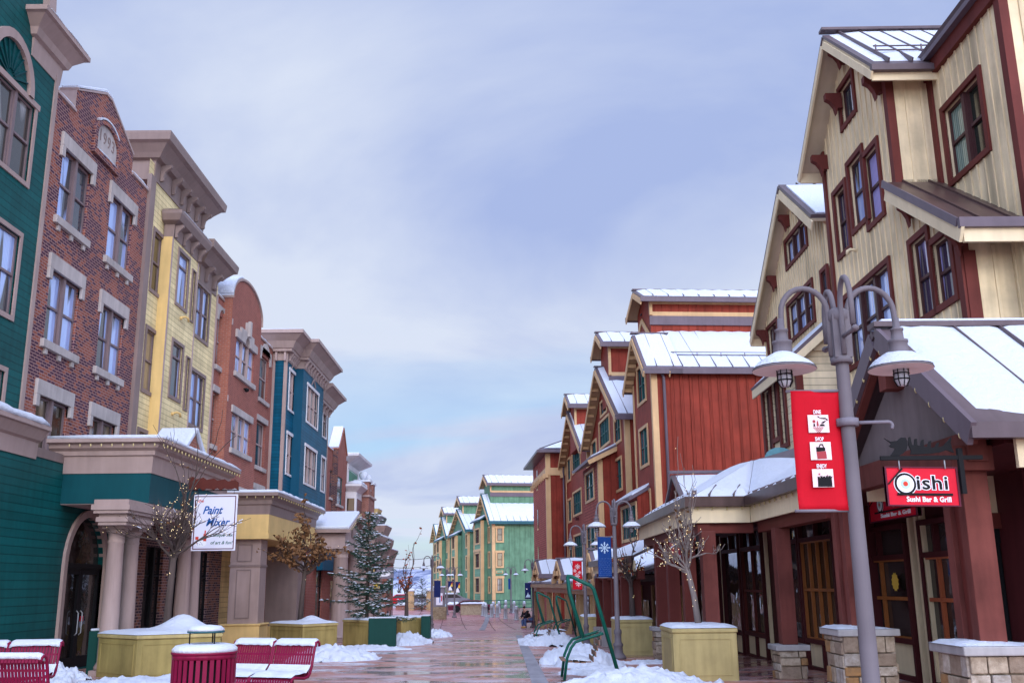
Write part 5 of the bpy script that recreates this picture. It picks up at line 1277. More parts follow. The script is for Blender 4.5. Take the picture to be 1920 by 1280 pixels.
# ---- low bay with horizontal siding below the second gable
RH = F(XR-.75, 17, math.radians(.9), 'R'); RHo = F(XR-.95, 17, math.radians(.9), 'R')
h_n, h_f = RH.A(1503,800), RH.A(1433,800); ze_h = RHo.Z(1480,680); zw_h = RG.Z(1549,612); dback = -1.4
zt_h = ze_h+(zw_h-ze_h)*.35/1.75
hb = [(h_f-.85,h_f-.2,zt_h-1.95,zt_h-.35,dict(pane='glass_lilac')), (h_f-1.6,h_f-1.0,zt_h-1.7,zt_h-.15,dict(pane='glass_lilac')), (h_f-2.3,h_f-1.75,zt_h-1.95,zt_h-.35,dict(pane='glass_curtain'))]
facade(RH, b2, 'bay_wall', 'cream_siding', [(h_n,2.8),(h_f,2.8),(h_f,zt_h),(h_n,zt_h)], hb, style=RB)
MB().quad(RH.P(h_n,0,2.8), RH.P(h_n,dback,2.8), RH.P(h_n,dback,zw_h), RH.P(h_n,0,zt_h)).build('bay_side', M['cream_siding'], b2)
c = MB(); c.box(RH, h_n-.02, h_n+.12, -.12, .04, 2.8, zt_h-.02); c.build('corner_board', M['maroon'], b2)
c = MB(); c.bar(RH.P(h_n-.02,-1.15,2.8), RH.P(h_n-.02,-1.15,zw_h-.4), .16, .04, (0,1,0)); c.build('corner_board', M['maroon'], b2)
c = MB(); c.box(RH, h_f-.1, h_f+.02, -.1, .04, 2.8, zt_h-.05); c.build('corner_board', M['maroon'], b2)
MB().slab(RH.P(h_n-.3,.2,ze_h), RH.P(h_f+.1,.2,ze_h), RH.P(h_f+.1,dback,zw_h), RH.P(h_n-.3,dback,zw_h), .12).build('bay_roof', M['gutter'], b2)
MB().slab(RH.P(h_n-.32,.22,ze_h-.18), RH.P(h_n-.27,.22,ze_h-.18), RH.P(h_n-.27,dback,zw_h-.18), RH.P(h_n-.32,dback,zw_h-.18), .17).build('barge_board', M['cream'], b2)
MB().slab(RH.P(h_n-.2,.15,ze_h+.13), RH.P(h_f+.05,.15,ze_h+.13), RH.P(h_f+.05,dback,zw_h+.13), RH.P(h_n-.2,dback,zw_h+.13), .06).build('roof_snow', M['snow'], b2, .02)
MB().box(RH, h_n-.3, h_f+.1, .201, .24, ze_h-.18, ze_h+.04).build('eave_board', M['cream'], b2)
q = RH.P(h_n-.03,-.62,zt_h+.1); MB().box(WF, q.y-.04, q.y, q.x-.22, q.x+.22, q.z-.08, q.z+.08).build('vent', M['cream'], b2)
q = MB(); 
for k in range(3): q.box(WF, RH.P(h_n-.03,0,0).y-.045, RH.P(h_n-.03,0,0).y-.041, RH.P(h_n,-.62,0).x-.18, RH.P(h_n,-.62,0).x+.18, zt_h+.05+.045*k, zt_h+.07+.045*k)
q.build('vent_slat', M['dark_void'], b2)
# ================================================================ RIGHT: ground floor, arcade and pavilion
def pedestal(par, x, y, w, h, seed=1, cap=.10, name='pedestal'):
    """rubble-faced pier: every stone its own block, set in rows"""
    rn = random.Random(seed); z0 = gz(y); c = MB()
    c.box(WF, y-w/2+.05, y+w/2-.05, x-w/2+.05, x+w/2-.05, z0, z0+h-cap-.002)
    for (ux_, uy_, ox, oy) in ((1,0,0,-1),(0,1,-1,0),(1,0,0,1),(0,1,1,0)):
        z = z0
        while z < z0+h-cap-.03:
            hh_ = min(rn.choice((.10,.14,.19,.24)), z0+h-cap-z); s_ = -w/2
            if z0+h-cap-z-hh_ < .06: hh_ = z0+h-cap-z
            while s_ < w/2-.02:
                l_ = min(rn.uniform(.16,.42), w/2-s_)
                if w/2-s_-l_ < .09: l_ = w/2-s_
                pr = rn.uniform(.0,.035); cx, cy = x+ox*(w/2), y+oy*(w/2)
                g_ = .008
                a0_, a1_ = s_+g_, s_+l_-g_; o0, o1 = -.06, pr
                if ux_: P8 = [(x+a0_,cy-oy*.06),(x+a1_,cy-oy*.06),(x+a1_,cy+oy*pr),(x+a0_,cy+oy*pr)]
                else: P8 = [(cx-ox*.06,y+a0_),(cx-ox*.06,y+a1_),(cx+ox*pr,y+a1_),(cx+ox*pr,y+a0_)]
                j = lambda: rn.uniform(-.006,.006)
                lo = [(p_[0]+j(),p_[1]+j(),z+g_) for p_ in P8]; hi = [(p_[0]+j(),p_[1]+j(),z+hh_-g_) for p_ in P8]
                c.hexa(lo+hi); s_ += l_
            z += hh_
    o = c.build(name, M['stones'], par, .012)
    MB().box(WF, y-w/2-.07, y+w/2+.07, x-w/2-.07, x+w/2+.07, z0+h-cap, z0+h).build('cap_stone', M['stone_cap'], o, .015)
    return o
def snow_on(par, x, y, w, z, t=.07, seed=1, keep=(-1,-1)):
    n = 9; rn = random.Random(seed); v = []
    for i in range(n+1):
        for j in range(n+1):
            u = i/n*2-1; q = j/n*2-1; e = max(0,1-max(abs(u),abs(q))**6)
            f = max(0, min(1, .75+.5*(keep[0]*u+keep[1]*q)*.9))
            v.append((x+u*w/2, y+q*w/2, z+.002+t*e*f*(1+rn.uniform(-.2,.2))))
    return MB().add(v, [(i*(n+1)+j,(i+1)*(n+1)+j,(i+1)*(n+1)+j+1,i*(n+1)+j+1) for i in range(n) for j in range(n)], True).build('snow_cap', M['snow'], par)

pv = thing('gabled_pavilion', 'timber pavilion with a snowy metal gable roof and stone pedestals before the sushi bar', 'pavilion', (5.2,13,gz(13)))
PX = 5.0; PF = F(PX,0,0,'R'); PI_ = F(PX+.30,0,0,'R')
yA, zA2 = PF.at(1637,630); yN, zN = PF.at(1812,806); yF_ = 2*yA-yN
slp = (zA2-zN)/(yA-yN); XB = 10.5
for s,(ye) in ((-1,yN),(1,yF_)):
    MB().slab((PX,ye,zN),(XB,ye,zN),(XB,yA,zA2),(PX,yA,zA2), .10).build('roof', M['roof_metal'], pv)
    MB().slab((PX-.012,ye,zN-.16),(PX+.05,ye,zN-.16),(PX+.05,yA,zA2-.16),(PX-.012,yA,zA2-.16), .27).build('barge_flashing', M['gutter'], pv)
    MB().slab((PX+.051,ye+.12*s*-1,zN-.22+.12*slp),(PX+.16,ye-.12*s,zN-.22+.12*slp),(PX+.16,yA,zA2-.22),(PX+.051,yA,zA2-.22), .20).build('rake_beam', M['timber'], pv)
    # snow blanket with a scalloped foot
    nu, nv = 40, 10; v = []; fs = []; rn = random.Random(5)
    for i in range(nu+1):
        for j in range(nv+1):
            X_ = PX+.22+(XB-PX-.22)*i/nu; foot = .03+.035*(1+math.sin(X_*4.9+1.2))*.5+.03*math.sin(X_*1.7)
            w = foot+(1-foot-.03)*j/nv; e = 1 if (0 < i and 0 < j) else 0
            seam = math.exp(-(((X_-PX-.75)%.62-.31)/.05)**2)
            v.append((X_, ye+(yA-ye)*w, zN+(zA2-zN)*w+.105+.006+e*(.075-.045*seam+.012*math.sin(X_*3+w*5))))
    MB().add(v, [(i*(nv+1)+j,(i+1)*(nv+1)+j,(i+1)*(nv+1)+j+1,i*(nv+1)+j+1) for i in range(nu) for j in range(nv)], True).build('roof_snow', M['snow'], pv)
    c = MB(); X_ = PX+.75+.31
    while X_ < XB: c.bar((X_,ye+.02*s*-1,zN+.155),(X_,yA,zA2+.145), .022, .085); X_ += .62
    c.build('standing_seam', M['roof_metal'], pv)
    MB().box(WF, min(ye,ye+.13*s), max(ye,ye+.13*s), PX+.0, XB, zN-.10, zN+.07).build('gutter', M['roof_metal'], pv)
    MB().box(WF, min(ye-.05*s,ye-.11*s), max(ye-.05*s,ye-.11*s), PX+.55, XB, zN-.40, zN-.08).build('eave_board', M['cream'], pv)
MB().bar((PX-.02,yA,zA2+.14),(XB,yA,zA2+.14), .26, .07).build('ridge_cap', M['roof_metal'], pv)
MB().bar((PX+.1,yA,zA2+.20),(XB,yA,zA2+.20), .14, .05).build('ridge_snow', M['snow'], pv, .02)
# stucco gable, tie beam, posts
zt_b = zN-.02
MB().prism(PI_, [(yN+.35,zN+.06),(yF_-.35,zN+.06),(yA,zA2-.32)], -.06, 0).build('gable_wall', M['stucco'], pv)
zb0 = PI_.Z(1690,905); zb1 = PI_.Z(1690,870)
MB().box(PI_, yN+.45, yF_-.45, -.12, .10, zN-.28, zN+.055).build('tie_beam', M['timber'], pv)
MB().box(WF, yA-.12, yA+.12, PX+.06, PX+.5, zA2-.75, zA2-.25).build('king_block', M['timber'], pv)
pn = PI_.at(1822,1050)[0]; pfar = PI_.at(1592,1050)[0]
for y_, sd in ((pn,3),(pfar,8)):
    for off, ww in ((-.20,.17),(.20,.17)):
        MB().box(WF, y_+off-ww/2, y_+off+ww/2, PX+.16, PX+.46, gz(y_)+1.0, zN-.29).build('post', M['timber'], pv, .008)
    MB().box(WF, y_-.11, y_+.11, PX+.22, PX+.42, gz(y_)+1.0, zN-.29).build('post', M['maroon'], pv)
    pedestal(pv, PX+.35, y_, .78, 1.0, sd); snow_on(pv, PX+.30, y_, .86, gz(y_)+1.0, .05, sd, (-1,-.4))
MB().box(WF, pn-.4, pn+.4, PX+.02, PX+.5, zN-.38, zN-.1).build('corbel_block', M['timber'], pv, .01)
# low stone wall running right from the near pedestal
yl = pn-.1; c = MB(); rn = random.Random(12); z = gz(yl)
lw = thing('stone_wall', 'low wall of mixed brown stones with a grey cap, running right from the near pedestal', 'wall', (PX+1,yl,gz(yl)))
c.box(WF, yl-.17, yl+.3, PX+.85, XB, z, z+.90)
while z < gz(yl)+.86:
    hh_ = min(rn.choice((.13,.18,.25)), gz(yl)+.90-z); X_ = PX+.83
    while X_ < XB:
        l_ = rn.uniform(.2,.48); pr = rn.uniform(0,.04); c.hexa([(X_+.01,yl-.2-pr,z+.01),(X_+l_-.01,yl-.2-pr,z+.01),(X_+l_-.01,yl-.1,z+.01),(X_+.01,yl-.1,z+.01),(X_+.012,yl-.2-pr,z+hh_-.01),(X_+l_-.012,yl-.2-pr,z+hh_-.01),(X_+l_-.01,yl-.1,z+hh_-.01),(X_+.01,yl-.1,z+hh_-.01)]); X_ += l_
    z += hh_
c.build('stonework', M['stones'], lw, .012)
MB().box(WF, yl-.27, yl+.38, PX+.84, XB, gz(yl)+.905, gz(yl)+1.0).build('cap_stone', M['stone_cap'], lw, .015)
bulb_row(pv, (PX+.0,yN,zN-.12), (PX+.0,yA,zA2-.12), 7, 'bulb_off', .02); bulb_row(pv, (PX+.0,yF_,zN-.12), (PX+.0,yA,zA2-.12), 7, 'bulb_off', .02); bulb_row(pv, (PX+.5,yN-.1,zN-.05), (XB,yN-.1,zN-.05), 9, 'bulb_off', .05)
# porch interior ceiling and the wall facing the camera on the right
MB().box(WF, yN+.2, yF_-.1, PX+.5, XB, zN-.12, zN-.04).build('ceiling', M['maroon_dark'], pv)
YS = 14.3
ws = thing('shop_wall', 'cream and maroon wall with a dark glazed opening behind the near pedestal', 'wall', (7.5,YS,0))
fw = F(0,YS,0,'L'); xa = aty(1858,1000,YS).x; xb = XB+2
MB().box(WF, YS, YS+.2, xa, xb, 2.62, 4.0).build('wall', M['cream'], ws)
c = MB(); X_ = xa+.2
while X_ < xb: c.box(WF, YS-.03, YS, X_, X_+.05, 2.62, 3.9); X_ += .28
c.build('batten', M['cream'], ws)
MB().box(WF, YS-.06, YS+.2, xa-.2, xb, 2.40, 2.619).build('lintel', M['maroon'], ws)
MB().box(WF, YS-.0, YS+.15, xa-.2, xa, 0, 2.399).build('jamb', M['maroon'], ws)
MB().box(WF, YS+.06, YS+.1, xa, xb, 0.25, 2.399).build('pane', M['glass_dark'], ws)
c = MB(); c.box(WF, YS+.02, YS+.055, xa, xa+.12, .25, 2.2); c.box(WF, YS+.02, YS+.055, xa, xb, 2.2, 2.399); c.build('door_frame', M['black_metal'], ws)
# shopfront plane behind the pavilion and along the arcade
S1 = F(7.0,0,0,'R'); S2 = F(6.35,0,0,'R')
sf_ = thing('shopfront', 'maroon timber shopfront with small panes and cream kick panels under the covered walk', 'shopfront', (7,17,gz(17)))
def bay(fr, a0, a1, z0, z1, lit, nx=2, nz=2, transom=.55, kick=.5, par=sf_):
    g_ = gz((a0+a1)/2)
    b = MB(); e = .09
    b.box(fr, a0, a0+e, -.05, .06, z0, z1); b.box(fr, a1-e, a1, -.05, .06, z0, z1)
    for zz in (z0, z0+kick, z1-transom, z1-e): b.box(fr, a0+e, a1-e, -.05, .055, zz, zz+e)
    m_ = (a0+a1)/2; b.box(fr, m_-.04, m_+.04, -.05, .05, z1-transom+e, z1-e); b.box(fr, m_-.04, m_+.04, -.05, .05, z0+e, z0+kick)
    w = b.build('window_bay', M['maroon_dark'], par)
    MB().quad(fr.P(a0+e,-.03,z0), fr.P(a1-e,-.03,z0), fr.P(a1-e,-.03,z0+kick), fr.P(a0+e,-.03,z0+kick)).build('kick_panel', M['cream'], w)
    MB().quad(fr.P(a0+e,-.04,z0+kick+e), fr.P(a1-e,-.04,z0+kick+e), fr.P(a1-e,-.04,z1-e), fr.P(a0+e,-.04,z1-e)).build('pane', M['glass_dark'], w)
    if lit:
        k = MB(); zl, zh = z0+kick+e, z1-transom
        for i in range(0, nx+1): x = a0+e+(a1-a0-2*e)*i/nx; k.box(fr, max(a0+e,x-.03), min(a1-e,x+.03), -.035, .03, zl, zh)
        for i in range(0, nz+1):
            z = zl+(zh-zl)*i/nz
            for jx in range(nx): x0 = a0+e+(a1-a0-2*e)*jx/nx+.031; x1 = a0+e+(a1-a0-2*e)*(jx+1)/nx-.031; k.box(fr, x0, x1, -.035, .028, max(zl,z-.03), min(zh,z+.03))
        k.build('muntin', M[lit], w)
    return w
zt1 = S1.Z(1660,985)
wb = bay(S1, S1.A(1712,1120), S1.A(1612,1120), gz(17), zt1, 'wood_lit', 2, 2, .62, .62)
bay(S1, S1.A(1800,1120), S1.A(1738,1120), gz(16), zt1, 'wood_orange', 2, 2, .62, .62)
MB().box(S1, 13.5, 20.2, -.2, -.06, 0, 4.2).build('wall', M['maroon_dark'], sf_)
for px_ in (1718, 1731, 1741): a_ = S1.A(px_,1100); MB().box(S1, a_-.05, a_+.05, -.05, .03, gz(16), zt1+.3).build('batten', M['cream'], sf_)
fl = MB(); p_ = S1.P(*[(S1.A(1682,1090)), .035, S1.Z(1682,1090)])
v = [p_+S1.u*(.17*(1 if k%2 else .84)*math.cos(math.pi*k/12))+Vector((0,0,.17*(1 if k%2 else .84)*math.sin(math.pi*k/12))) for k in range(24)]
fl.add(v, [tuple(range(24))]); fl.build('flower_decal', M['banner_yellow'], wb)
for x0_, x1_, lit in ((1574,1508,'wood_lit'),(1506,1462,None),(1436,1396,'wood_lit'),(1392,1360,None),(1352,1330,None),(1326,1306,None)):
    bay(S2, S2.A(x0_,1120), S2.A(x1_,1120), gz(S2.A(x1_,1120))-.02, 3.05, lit if x0_ > 1500 or x0_ < 1 else ('maroon' if lit else None), 4 if x0_ == 1574 else 2, 2, .55, .55)
MB().box(S2, 19.2, 34, -.2, -.06, -1, 3.6).build('wall', M['maroon_dark'], sf_)
MB().box(S2, 19.15, 19.19, -.9, .0, 0, 3.6).build('return_wall', M['maroon_dark'], sf_)
for px_ in (1440, 1356): a_ = S2.A(px_,1100); MB().box(S2, a_-.04, a_+.04, -.05, .03, gz(22), 3.0).build('batten', M['cream'], sf_)
c = MB(); a_ = S2.A(1285,1130); c.box(S2, a_-.35, a_+.35, -.02, .02, gz(a_)+1.0, gz(a_)+2.0); c.build('lit_poster', M['pale_blue'], sf_)

# ---- arcade roof
ar = thing('covered_walk', 'covered walk with a snow-laden hipped roof, cream fascia and maroon timber posts', 'arcade', (4.5,22,gz(22)))
Xa, Xb = 3.75, 4.95; Yc = aty(1292,955,20).y; Yc = 20.3; Ye = 28.5; Yn = 15.8
ze = aty(1345,940,Yc).z; zw = aty(1450,866,22.6).z; Xr0 = aty(1390,868,22.6).x; XW = 7.6
zf = ze-.02
def roofpoly(pts, name, mat, t, par):
    n_ = len(pts); v = [Vector(p_) for p_ in pts]
    nr = (v[1]-v[0]).cross(v[2]-v[0]).normalized(); nr = -nr if nr.z < 0 else nr
    return MB().add(v+[p_+nr*t for p_ in v], [tuple(range(n_)), tuple(range(n_,2*n_))]+[(i,(i+1)%n_,n_+(i+1)%n_,n_+i) for i in range(n_)]).build(name, M[mat], par)
planes = [
 [(Xb,Yn,ze),(Xb,Yc,ze),(Xr0+.3,22.6,zw),(XW,22.6,zw),(XW,Yn,zw+.2)],
 [(Xa,Yc,ze),(Xb,Yc,ze),(Xr0+.3,22.6,zw)],
 [(Xa,Yc,ze),(Xr0+.3,22.6,zw),(Xr0+.3,Ye,zw),(Xa,Ye,ze)],
]
for p_ in planes: roofpoly(p_, 'roof', 'roof_metal', .06, ar)
def snowpoly(pts, par, inset=.06, t=.09, seed=1, name='roof_snow'):
    """bulging snow blanket over a roof plane: fan of subdivided triangles with soft edges"""
    v = [Vector(p_) for p_ in pts]; cen = sum(v, Vector())/len(v); nr = (v[1]-v[0]).cross(v[2]-v[0]).normalized(); nr = -nr if nr.z < 0 else nr
    v = [cen+(p_-cen)*(1-inset) for p_ in v]; mb = MB(); K = 7
    for i in range(len(v)):
        a, b_ = v[i], v[(i+1)%len(v)]; pts_ = []; idx = {}
        for r_ in range(K+1):
            for q in range(r_+1):
                f = r_/K; g_ = q/r_ if r_ else 0; p_ = cen.lerp(a.lerp(b_, g_), f); hgt = t*(1-f**7)+.07
                nzv = .028*mnoise.noise(p_*1.3+Vector((seed,0,0)))*(1-f**4)
                idx[(r_,q)] = len(pts_); pts_.append(p_+nr*(hgt+nzv))
        fs = []
        for r_ in range(K):
            for q in range(r_+1):
                fs.append((idx[(r_,q)],idx[(r_+1,q)],idx[(r_+1,q+1)]))
                if q < r_: fs.append((idx[(r_,q)],idx[(r_+1,q+1)],idx[(r_,q+1)]))
        mb.add(pts_, fs, True)
    return mb.build(name, M['snow'], par)
for i, p_ in enumerate(planes): snowpoly(p_, ar, .04, .10, i)
c = MB()
for k in range(8):
    y_ = Yn+.5+.6*k; c.bar((Xb,y_,ze+.14),(Xb+.55,y_,ze+.14+.55*(zw-ze)/(XW-Xb)), .025, .07)
for k in range(2): x_ = Xa+.4+.5*k; c.bar((x_,Yc-.0,ze+.12),(x_+.25,Yc+.42,ze+.36), .025, .07)
c.build('standing_seam', M['roof_metal'], ar)
# snow guards along the street eave
for k in range(13):
    y_ = Yc+.3+.6*k; MB().prism(F(0,y_,math.pi/2,'R'), [(0,0),(.1,0),(.1,.1)], 0, .05) if 0 else MB().box(WF, y_, y_+.05, Xa+.12, Xa+.2, ze+.09, ze+.26).build('snow_guard', M['gutter'], ar)
for y0_,y1_,x_ in ((Yc,Ye,Xa),(Yn,Yc,Xb)):
    MB().box(WF, y0_-(.0 if x_==Xb else .0), y1_, x_-.12, x_-.001, ze-.10, ze+.10).build('gutter', M['roof_brown'], ar)
    MB().box(WF, y0_+.0, y1_, x_+.02, x_+.08, ze-.42, ze-.03).build('fascia', M['cream'], ar)
    MB().box(WF, y0_+.1, y1_, x_+.15, x_+.40, ze-.62, ze-.32).build('beam', M['maroon'], ar)
MB().box(WF, Yc-.12, Yc-.001, Xa-.12, Xb, ze-.10, ze+.10).build('gutter', M['roof_brown'], ar)
MB().box(WF, Yc+.02, Yc+.08, Xa+.02, Xb+.02, ze-.42, ze-.03).build('fascia', M['cream'], ar)
MB().box(WF, Yc+.15, Yc+.4, Xa+.41, Xb+.1, ze-.62, ze-.32).build('beam', M['maroon'], ar)
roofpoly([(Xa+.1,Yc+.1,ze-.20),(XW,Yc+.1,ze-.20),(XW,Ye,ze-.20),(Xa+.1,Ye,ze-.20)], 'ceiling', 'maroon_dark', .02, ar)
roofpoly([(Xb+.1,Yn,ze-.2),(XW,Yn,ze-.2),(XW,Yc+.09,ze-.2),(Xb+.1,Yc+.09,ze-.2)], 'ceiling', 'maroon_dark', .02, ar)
# cross gable towards the street
yg, zg2 = 24.0, aty(1258,895,24.0).z; xg = aty(1258,895,24.0).x; hwg = 1.35; zgb = ze+.15
for s in (-1,1):
    P4 = [(xg,yg+s*hwg,zgb),(xg+3,yg+s*hwg,zgb),(xg+3,yg,zg2),(xg,yg,zg2)]
    roofpoly(P4, 'gable_roof', 'roof_metal', .07, ar); snowpoly(P4, ar, .07, .10, 9+s)
MB().bar((xg-.03,yg,zg2+.13),(xg+3,yg,zg2+.13), .2, .06).build('ridge_cap', M['gutter'], ar)
gf = F(xg+.25,0,0,'R'); MB().prism(gf, [(yg-hwg+.1,zgb),(yg+hwg-.1,zgb),(yg,zg2-.06)], -.04, 0).build('gable_wall', M['maroon_dark'], ar)
for s in (-1,1): MB().bar(gf.P(yg+s*(hwg-.05),.12,zgb+.0), gf.P(yg,.12,zg2-.05), .14, .13, (0,0,1)).build('rake_beam', M['maroon'], ar)
MB().bar(gf.P(yg,.1,zgb), gf.P(yg,.1,zg2-.1), .1, .1, (0,1,0)).build('king_post', M['maroon'], ar)
# second, lower length of the walk
Y2, Y3 = Ye+.05, 36.0; ze2 = aty(1212,1045,30).z-.05
p2 = [(3.55,Y2,ze2),(6.5,Y2,ze2+1.3),(6.5,Y3,ze2+1.3),(3.0,Y3,ze2)]
roofpoly(p2, 'roof', 'roof_metal', .06, ar); snowpoly(p2, ar, .04, .10, 31)
MB().bar((3.5,Y2,ze2-.02),(2.97,Y3,ze2-.02), .10, .2).build('gutter', M['roof_brown'], ar)
MB().bar((3.62,Y2,ze2-.2),(3.1,Y3,ze2-.2), .06, .3).build('fascia', M['cream'], ar)
MB().bar((3.8,Y2,ze2-.45),(3.3,Y3,ze2-.45), .2, .25).build('beam', M['maroon'], ar)
posts = [(3.95, atx(px_,1080,3.95).y, ze-.62) for px_ in (1239,1262,1292,1330)] + [(5.15, atx(1470,1090,5.15).y, ze-.62)]
for i,(x_,y_,zt__) in enumerate(posts):
    ph = .78 if i < 4 else .60
    MB().box(WF, y_-.14, y_+.14, x_-.14, x_+.14, gz(y_)+ph, zt__).build('post', M['timber' if i > 2 else 'maroon'], ar, .01)
    pedestal(ar, x_, y_, .48, ph, 20+i)
for i in range(5):
    y_ = Y2+.6+1.6*i; x_ = 3.75-.075*(y_-Y2); MB().box(WF, y_-.13, y_+.13, x_-.13, x_+.13, gz(y_)+.6, ze2-.5).build('post', M['maroon'], ar)
    MB().box(WF, y_-.24, y_+.24, x_-.24, x_+.24, gz(y_)-.02, gz(y_)+.6).build('pedestal', M['stone_cap'], ar)
bulb_row(ar, (Xb-.02,Yn,ze-.12), (Xb-.02,Yc,ze-.12), 12, 'bulb_off', .0); bulb_row(ar, (Xa,Yc-.02,ze-.12), (Xb,Yc-.02,ze-.12), 4, 'bulb_off', .0)
sh = thing('hanging_sign', 'small hanging shingle sign among the maroon posts of the covered walk', 'sign', (4.1,23,2.3))
p_ = aty(1273,1030,22.6); MB().box(WF, 22.6, 22.64, p_.x-.2, p_.x+.16, p_.z-.12, p_.z+.16).build('panel', M['rose_ink'], sh)
# ---- satellite dish on the roof
dd = aty(1463,862,22.4)
sdh = thing('satellite_dish', 'small round grey-green satellite dish on the snowy arcade roof', 'dish', dd)
c = MB(); v = [];n_=20
for r_ in (0.0,.5,1):
    for k in range(n_): an = 2*math.pi*k/n_; v.append(dd+Vector((.36*r_*math.cos(an), -.08*(1-r_*r_), .27*r_*math.sin(an)+.02)))
c.add(v, [(i*n_+k,i*n_+(k+1)%n_,(i+1)*n_+(k+1)%n_,(i+1)*n_+k) for i in range(2) for k in range(n_)], True); c.build('reflector', M['dish_teal'], sdh)
MB().tube([dd+Vector((0,.05,0)),dd+Vector((.02,.15,-.3))], .03, 8).build('mast', M['steel'], sdh)
MB().lathe(dd+Vector((.52,.15,-.12)), [(.16,0),(.16,.24),(.22,.26),(.22,.33),(.05,.38)], 14).build('roof_vent', M['steel'], sdh)
c = MB(); text_mesh(c, 'dish', dd+Vector((.02,-.095,.05)), (1,0,0), (0,0,1), .085, .004, shear=.2); c.build('lettering', M['black_metal'], sdh)
# ---- Oishi signs
def oishi(fr_o, ux, w, h, label, loc):
    ux = Vector(ux).normalized(); uz = Vector((0,0,1)); nn_ = ux.cross(uz)   # towards the reader
    o = Vector(fr_o); s = thing('restaurant_sign', label, 'sign', loc, 'red Oishi restaurant signs')
    Q = lambda u, v, d=0: o+ux*(w*u)+uz*(h*v)+nn_*d
    def bx(u0,u1,v0,v1,d0,d1,name,mat): 
        m_ = MB().hexa([Q(u0,v0,d0),Q(u1,v0,d0),Q(u1,v0,d1),Q(u0,v0,d1),Q(u0,v1,d0),Q(u1,v1,d0),Q(u1,v1,d1),Q(u0,v1,d1)]); return m_.build(name, M[mat], s)
    bx(0,1,0,1,-.05,0,'panel','sign_red')
    e = .022
    m_ = MB()
    for u0,u1,v0,v1 in ((0,1,0,e*1.5),(0,1,1-e*1.5,1),(0,e,e*1.5,1-e*1.5),(1-e,1,e*1.5,1-e*1.5)):
        m_.hexa([Q(u0,v0,-.06),Q(u1,v0,-.06),Q(u1,v0,.012),Q(u0,v0,.012),Q(u0,v1,-.06),Q(u1,v1,-.06),Q(u1,v1,.012),Q(u0,v1,.012)])
    m_.build('frame', M['sign_frame'], s)
    for u, v_, t_, hh_, mt, bo, dp in ((.635,.58,'ishi',.30,'white',.055,.006),(.635,.58,'ishi',.30,'black_metal',.012,.011),(.57,.17,'Sushi Bar & Grill',.125,'white',.03,.008)):
        m_ = MB(); text_mesh(m_, t_, Q(u,v_,.001), ux, uz, h*hh_*(1.15 if t_ == 'ishi' else 1), dp, bold=bo, xs=1.22 if t_ == 'ishi' else (w*.8)/(h*.125*8.6/.7)*.93, spacing=1.05); m_.build('lettering', M[mt], s)
    for r_, mt, d_ in ((.295,'white',.006),(.275,'black_metal',.009),(.22,'white',.012),(.125,'mint',.014),(.06,'ink_red',.016)):
        v = [Q(.265,.56,d_)+ux*(h*r_*math.cos(2*math.pi*k/24)*(1+.08*math.sin(3*k)*(r_<.15)))+uz*(h*r_*math.sin(2*math.pi*k/24)) for k in range(24)]
        MB().add(v, [tuple(range(24))]).build('sushi_roll', M[mt], s)
    MB().bar(Q(.14,.30,.014), Q(.9,.30,.014), .006, .028*h*2).build('rule', M['black_metal'], s)
    MB().bar(Q(.03,.55,.015), Q(.24,.95,.015), .006, .02*h*2, (0,0,1)).build('stroke', M['black_metal'], s)
    return s, Q
Ys = 10.75; q0 = aty(1665,948,Ys); q1 = aty(1802,948,Ys); q2 = aty(1662,878,Ys)
s1_, Q1 = oishi((q0.x,Ys,q0.z-.0), (1,0,-.02), q1.x-q0.x, (q2.z-q0.z)*1.06, 'red lit sign reading Oishi Sushi Bar and Grill, hanging from the bracket', (q0.x,Ys,q0.z))
br_ = thing('sign_bracket', 'black iron sign bracket topped with a fish skeleton silhouette on the pavilion post', 'sign bracket', (q1.x,Ys,q2.z))
zb_ = q2.z+.11
c = MB(); c.bar((q0.x-.04,Ys-.02,zb_),(PX+.2,Ys-.02,zb_), .04,.045); c.bar((q1.x+.04,Ys-.02,zb_+.10),(q1.x+.04,Ys-.02,q0.z+.12), .05,.05,(0,1,0)); c.build('arm', M['black_metal'], br_)
c = MB()
for u in (.2,.83): c.tube([(q0.x+(q1.x-q0.x)*u,Ys-.02,zb_),(q0.x+(q1.x-q0.x)*u,Ys-.02,q2.z-.01)], .008, 5)
c.build('hanger', M['steel'], br_)
def flat(poly, X0, Z0, sc, Y, t, mat, par, name):
    v = [(X0+a*sc, Y, Z0+b_*sc) for a,b_ in poly]+[(X0+a*sc, Y+t, Z0+b_*sc) for a,b_ in poly]; n_ = len(poly)
    tri = tessellate_polygon([[Vector((a,b_,0)) for a,b_ in poly]])
    return MB().add(v, [tuple(q) for q in tri]+[tuple(n_+i for i in reversed(q)) for q in tri]+[(i,(i+1)%n_,n_+(i+1)%n_,n_+i) for i in range(n_)]).build(name, M[mat], par)
fx0 = q0.x+.02; sc_ = (q1.x-q0.x)/130.
flat([(0,32),(10,26),(22,27),(30,33),(38,33),(41,26),(40,18),(37,10),(30,4),(24,1),(8,1),(14,8),(18,14),(10,16),(8,19),(12,22),(4,29)], fx0, zb_+.02, sc_*1.02, Ys-.03, .02, 'black_metal', br_, 'fish_head')
sk = [(42,20),(44,33),(47,34),(48,20),(52,19),(54,30),(58,31),(58,19),(63,18),(66,28),(70,29),(69,17),(75,16),(79,26),(83,27),(81,15),(88,15),(93,23),(97,24),(94,15),(104,18),(116,30),(120,33),(117,24),(118,14),(121,5),(108,10),(96,6),(80,4),(60,3),(44,3),(46,9)]
flat(sk, fx0, zb_+.02, sc_*1.02, Ys-.03, .02, 'black_metal', br_, 'fish_bones')
a_n = atx(1722,970,6.05); a_f = atx(1629,952,6.05)
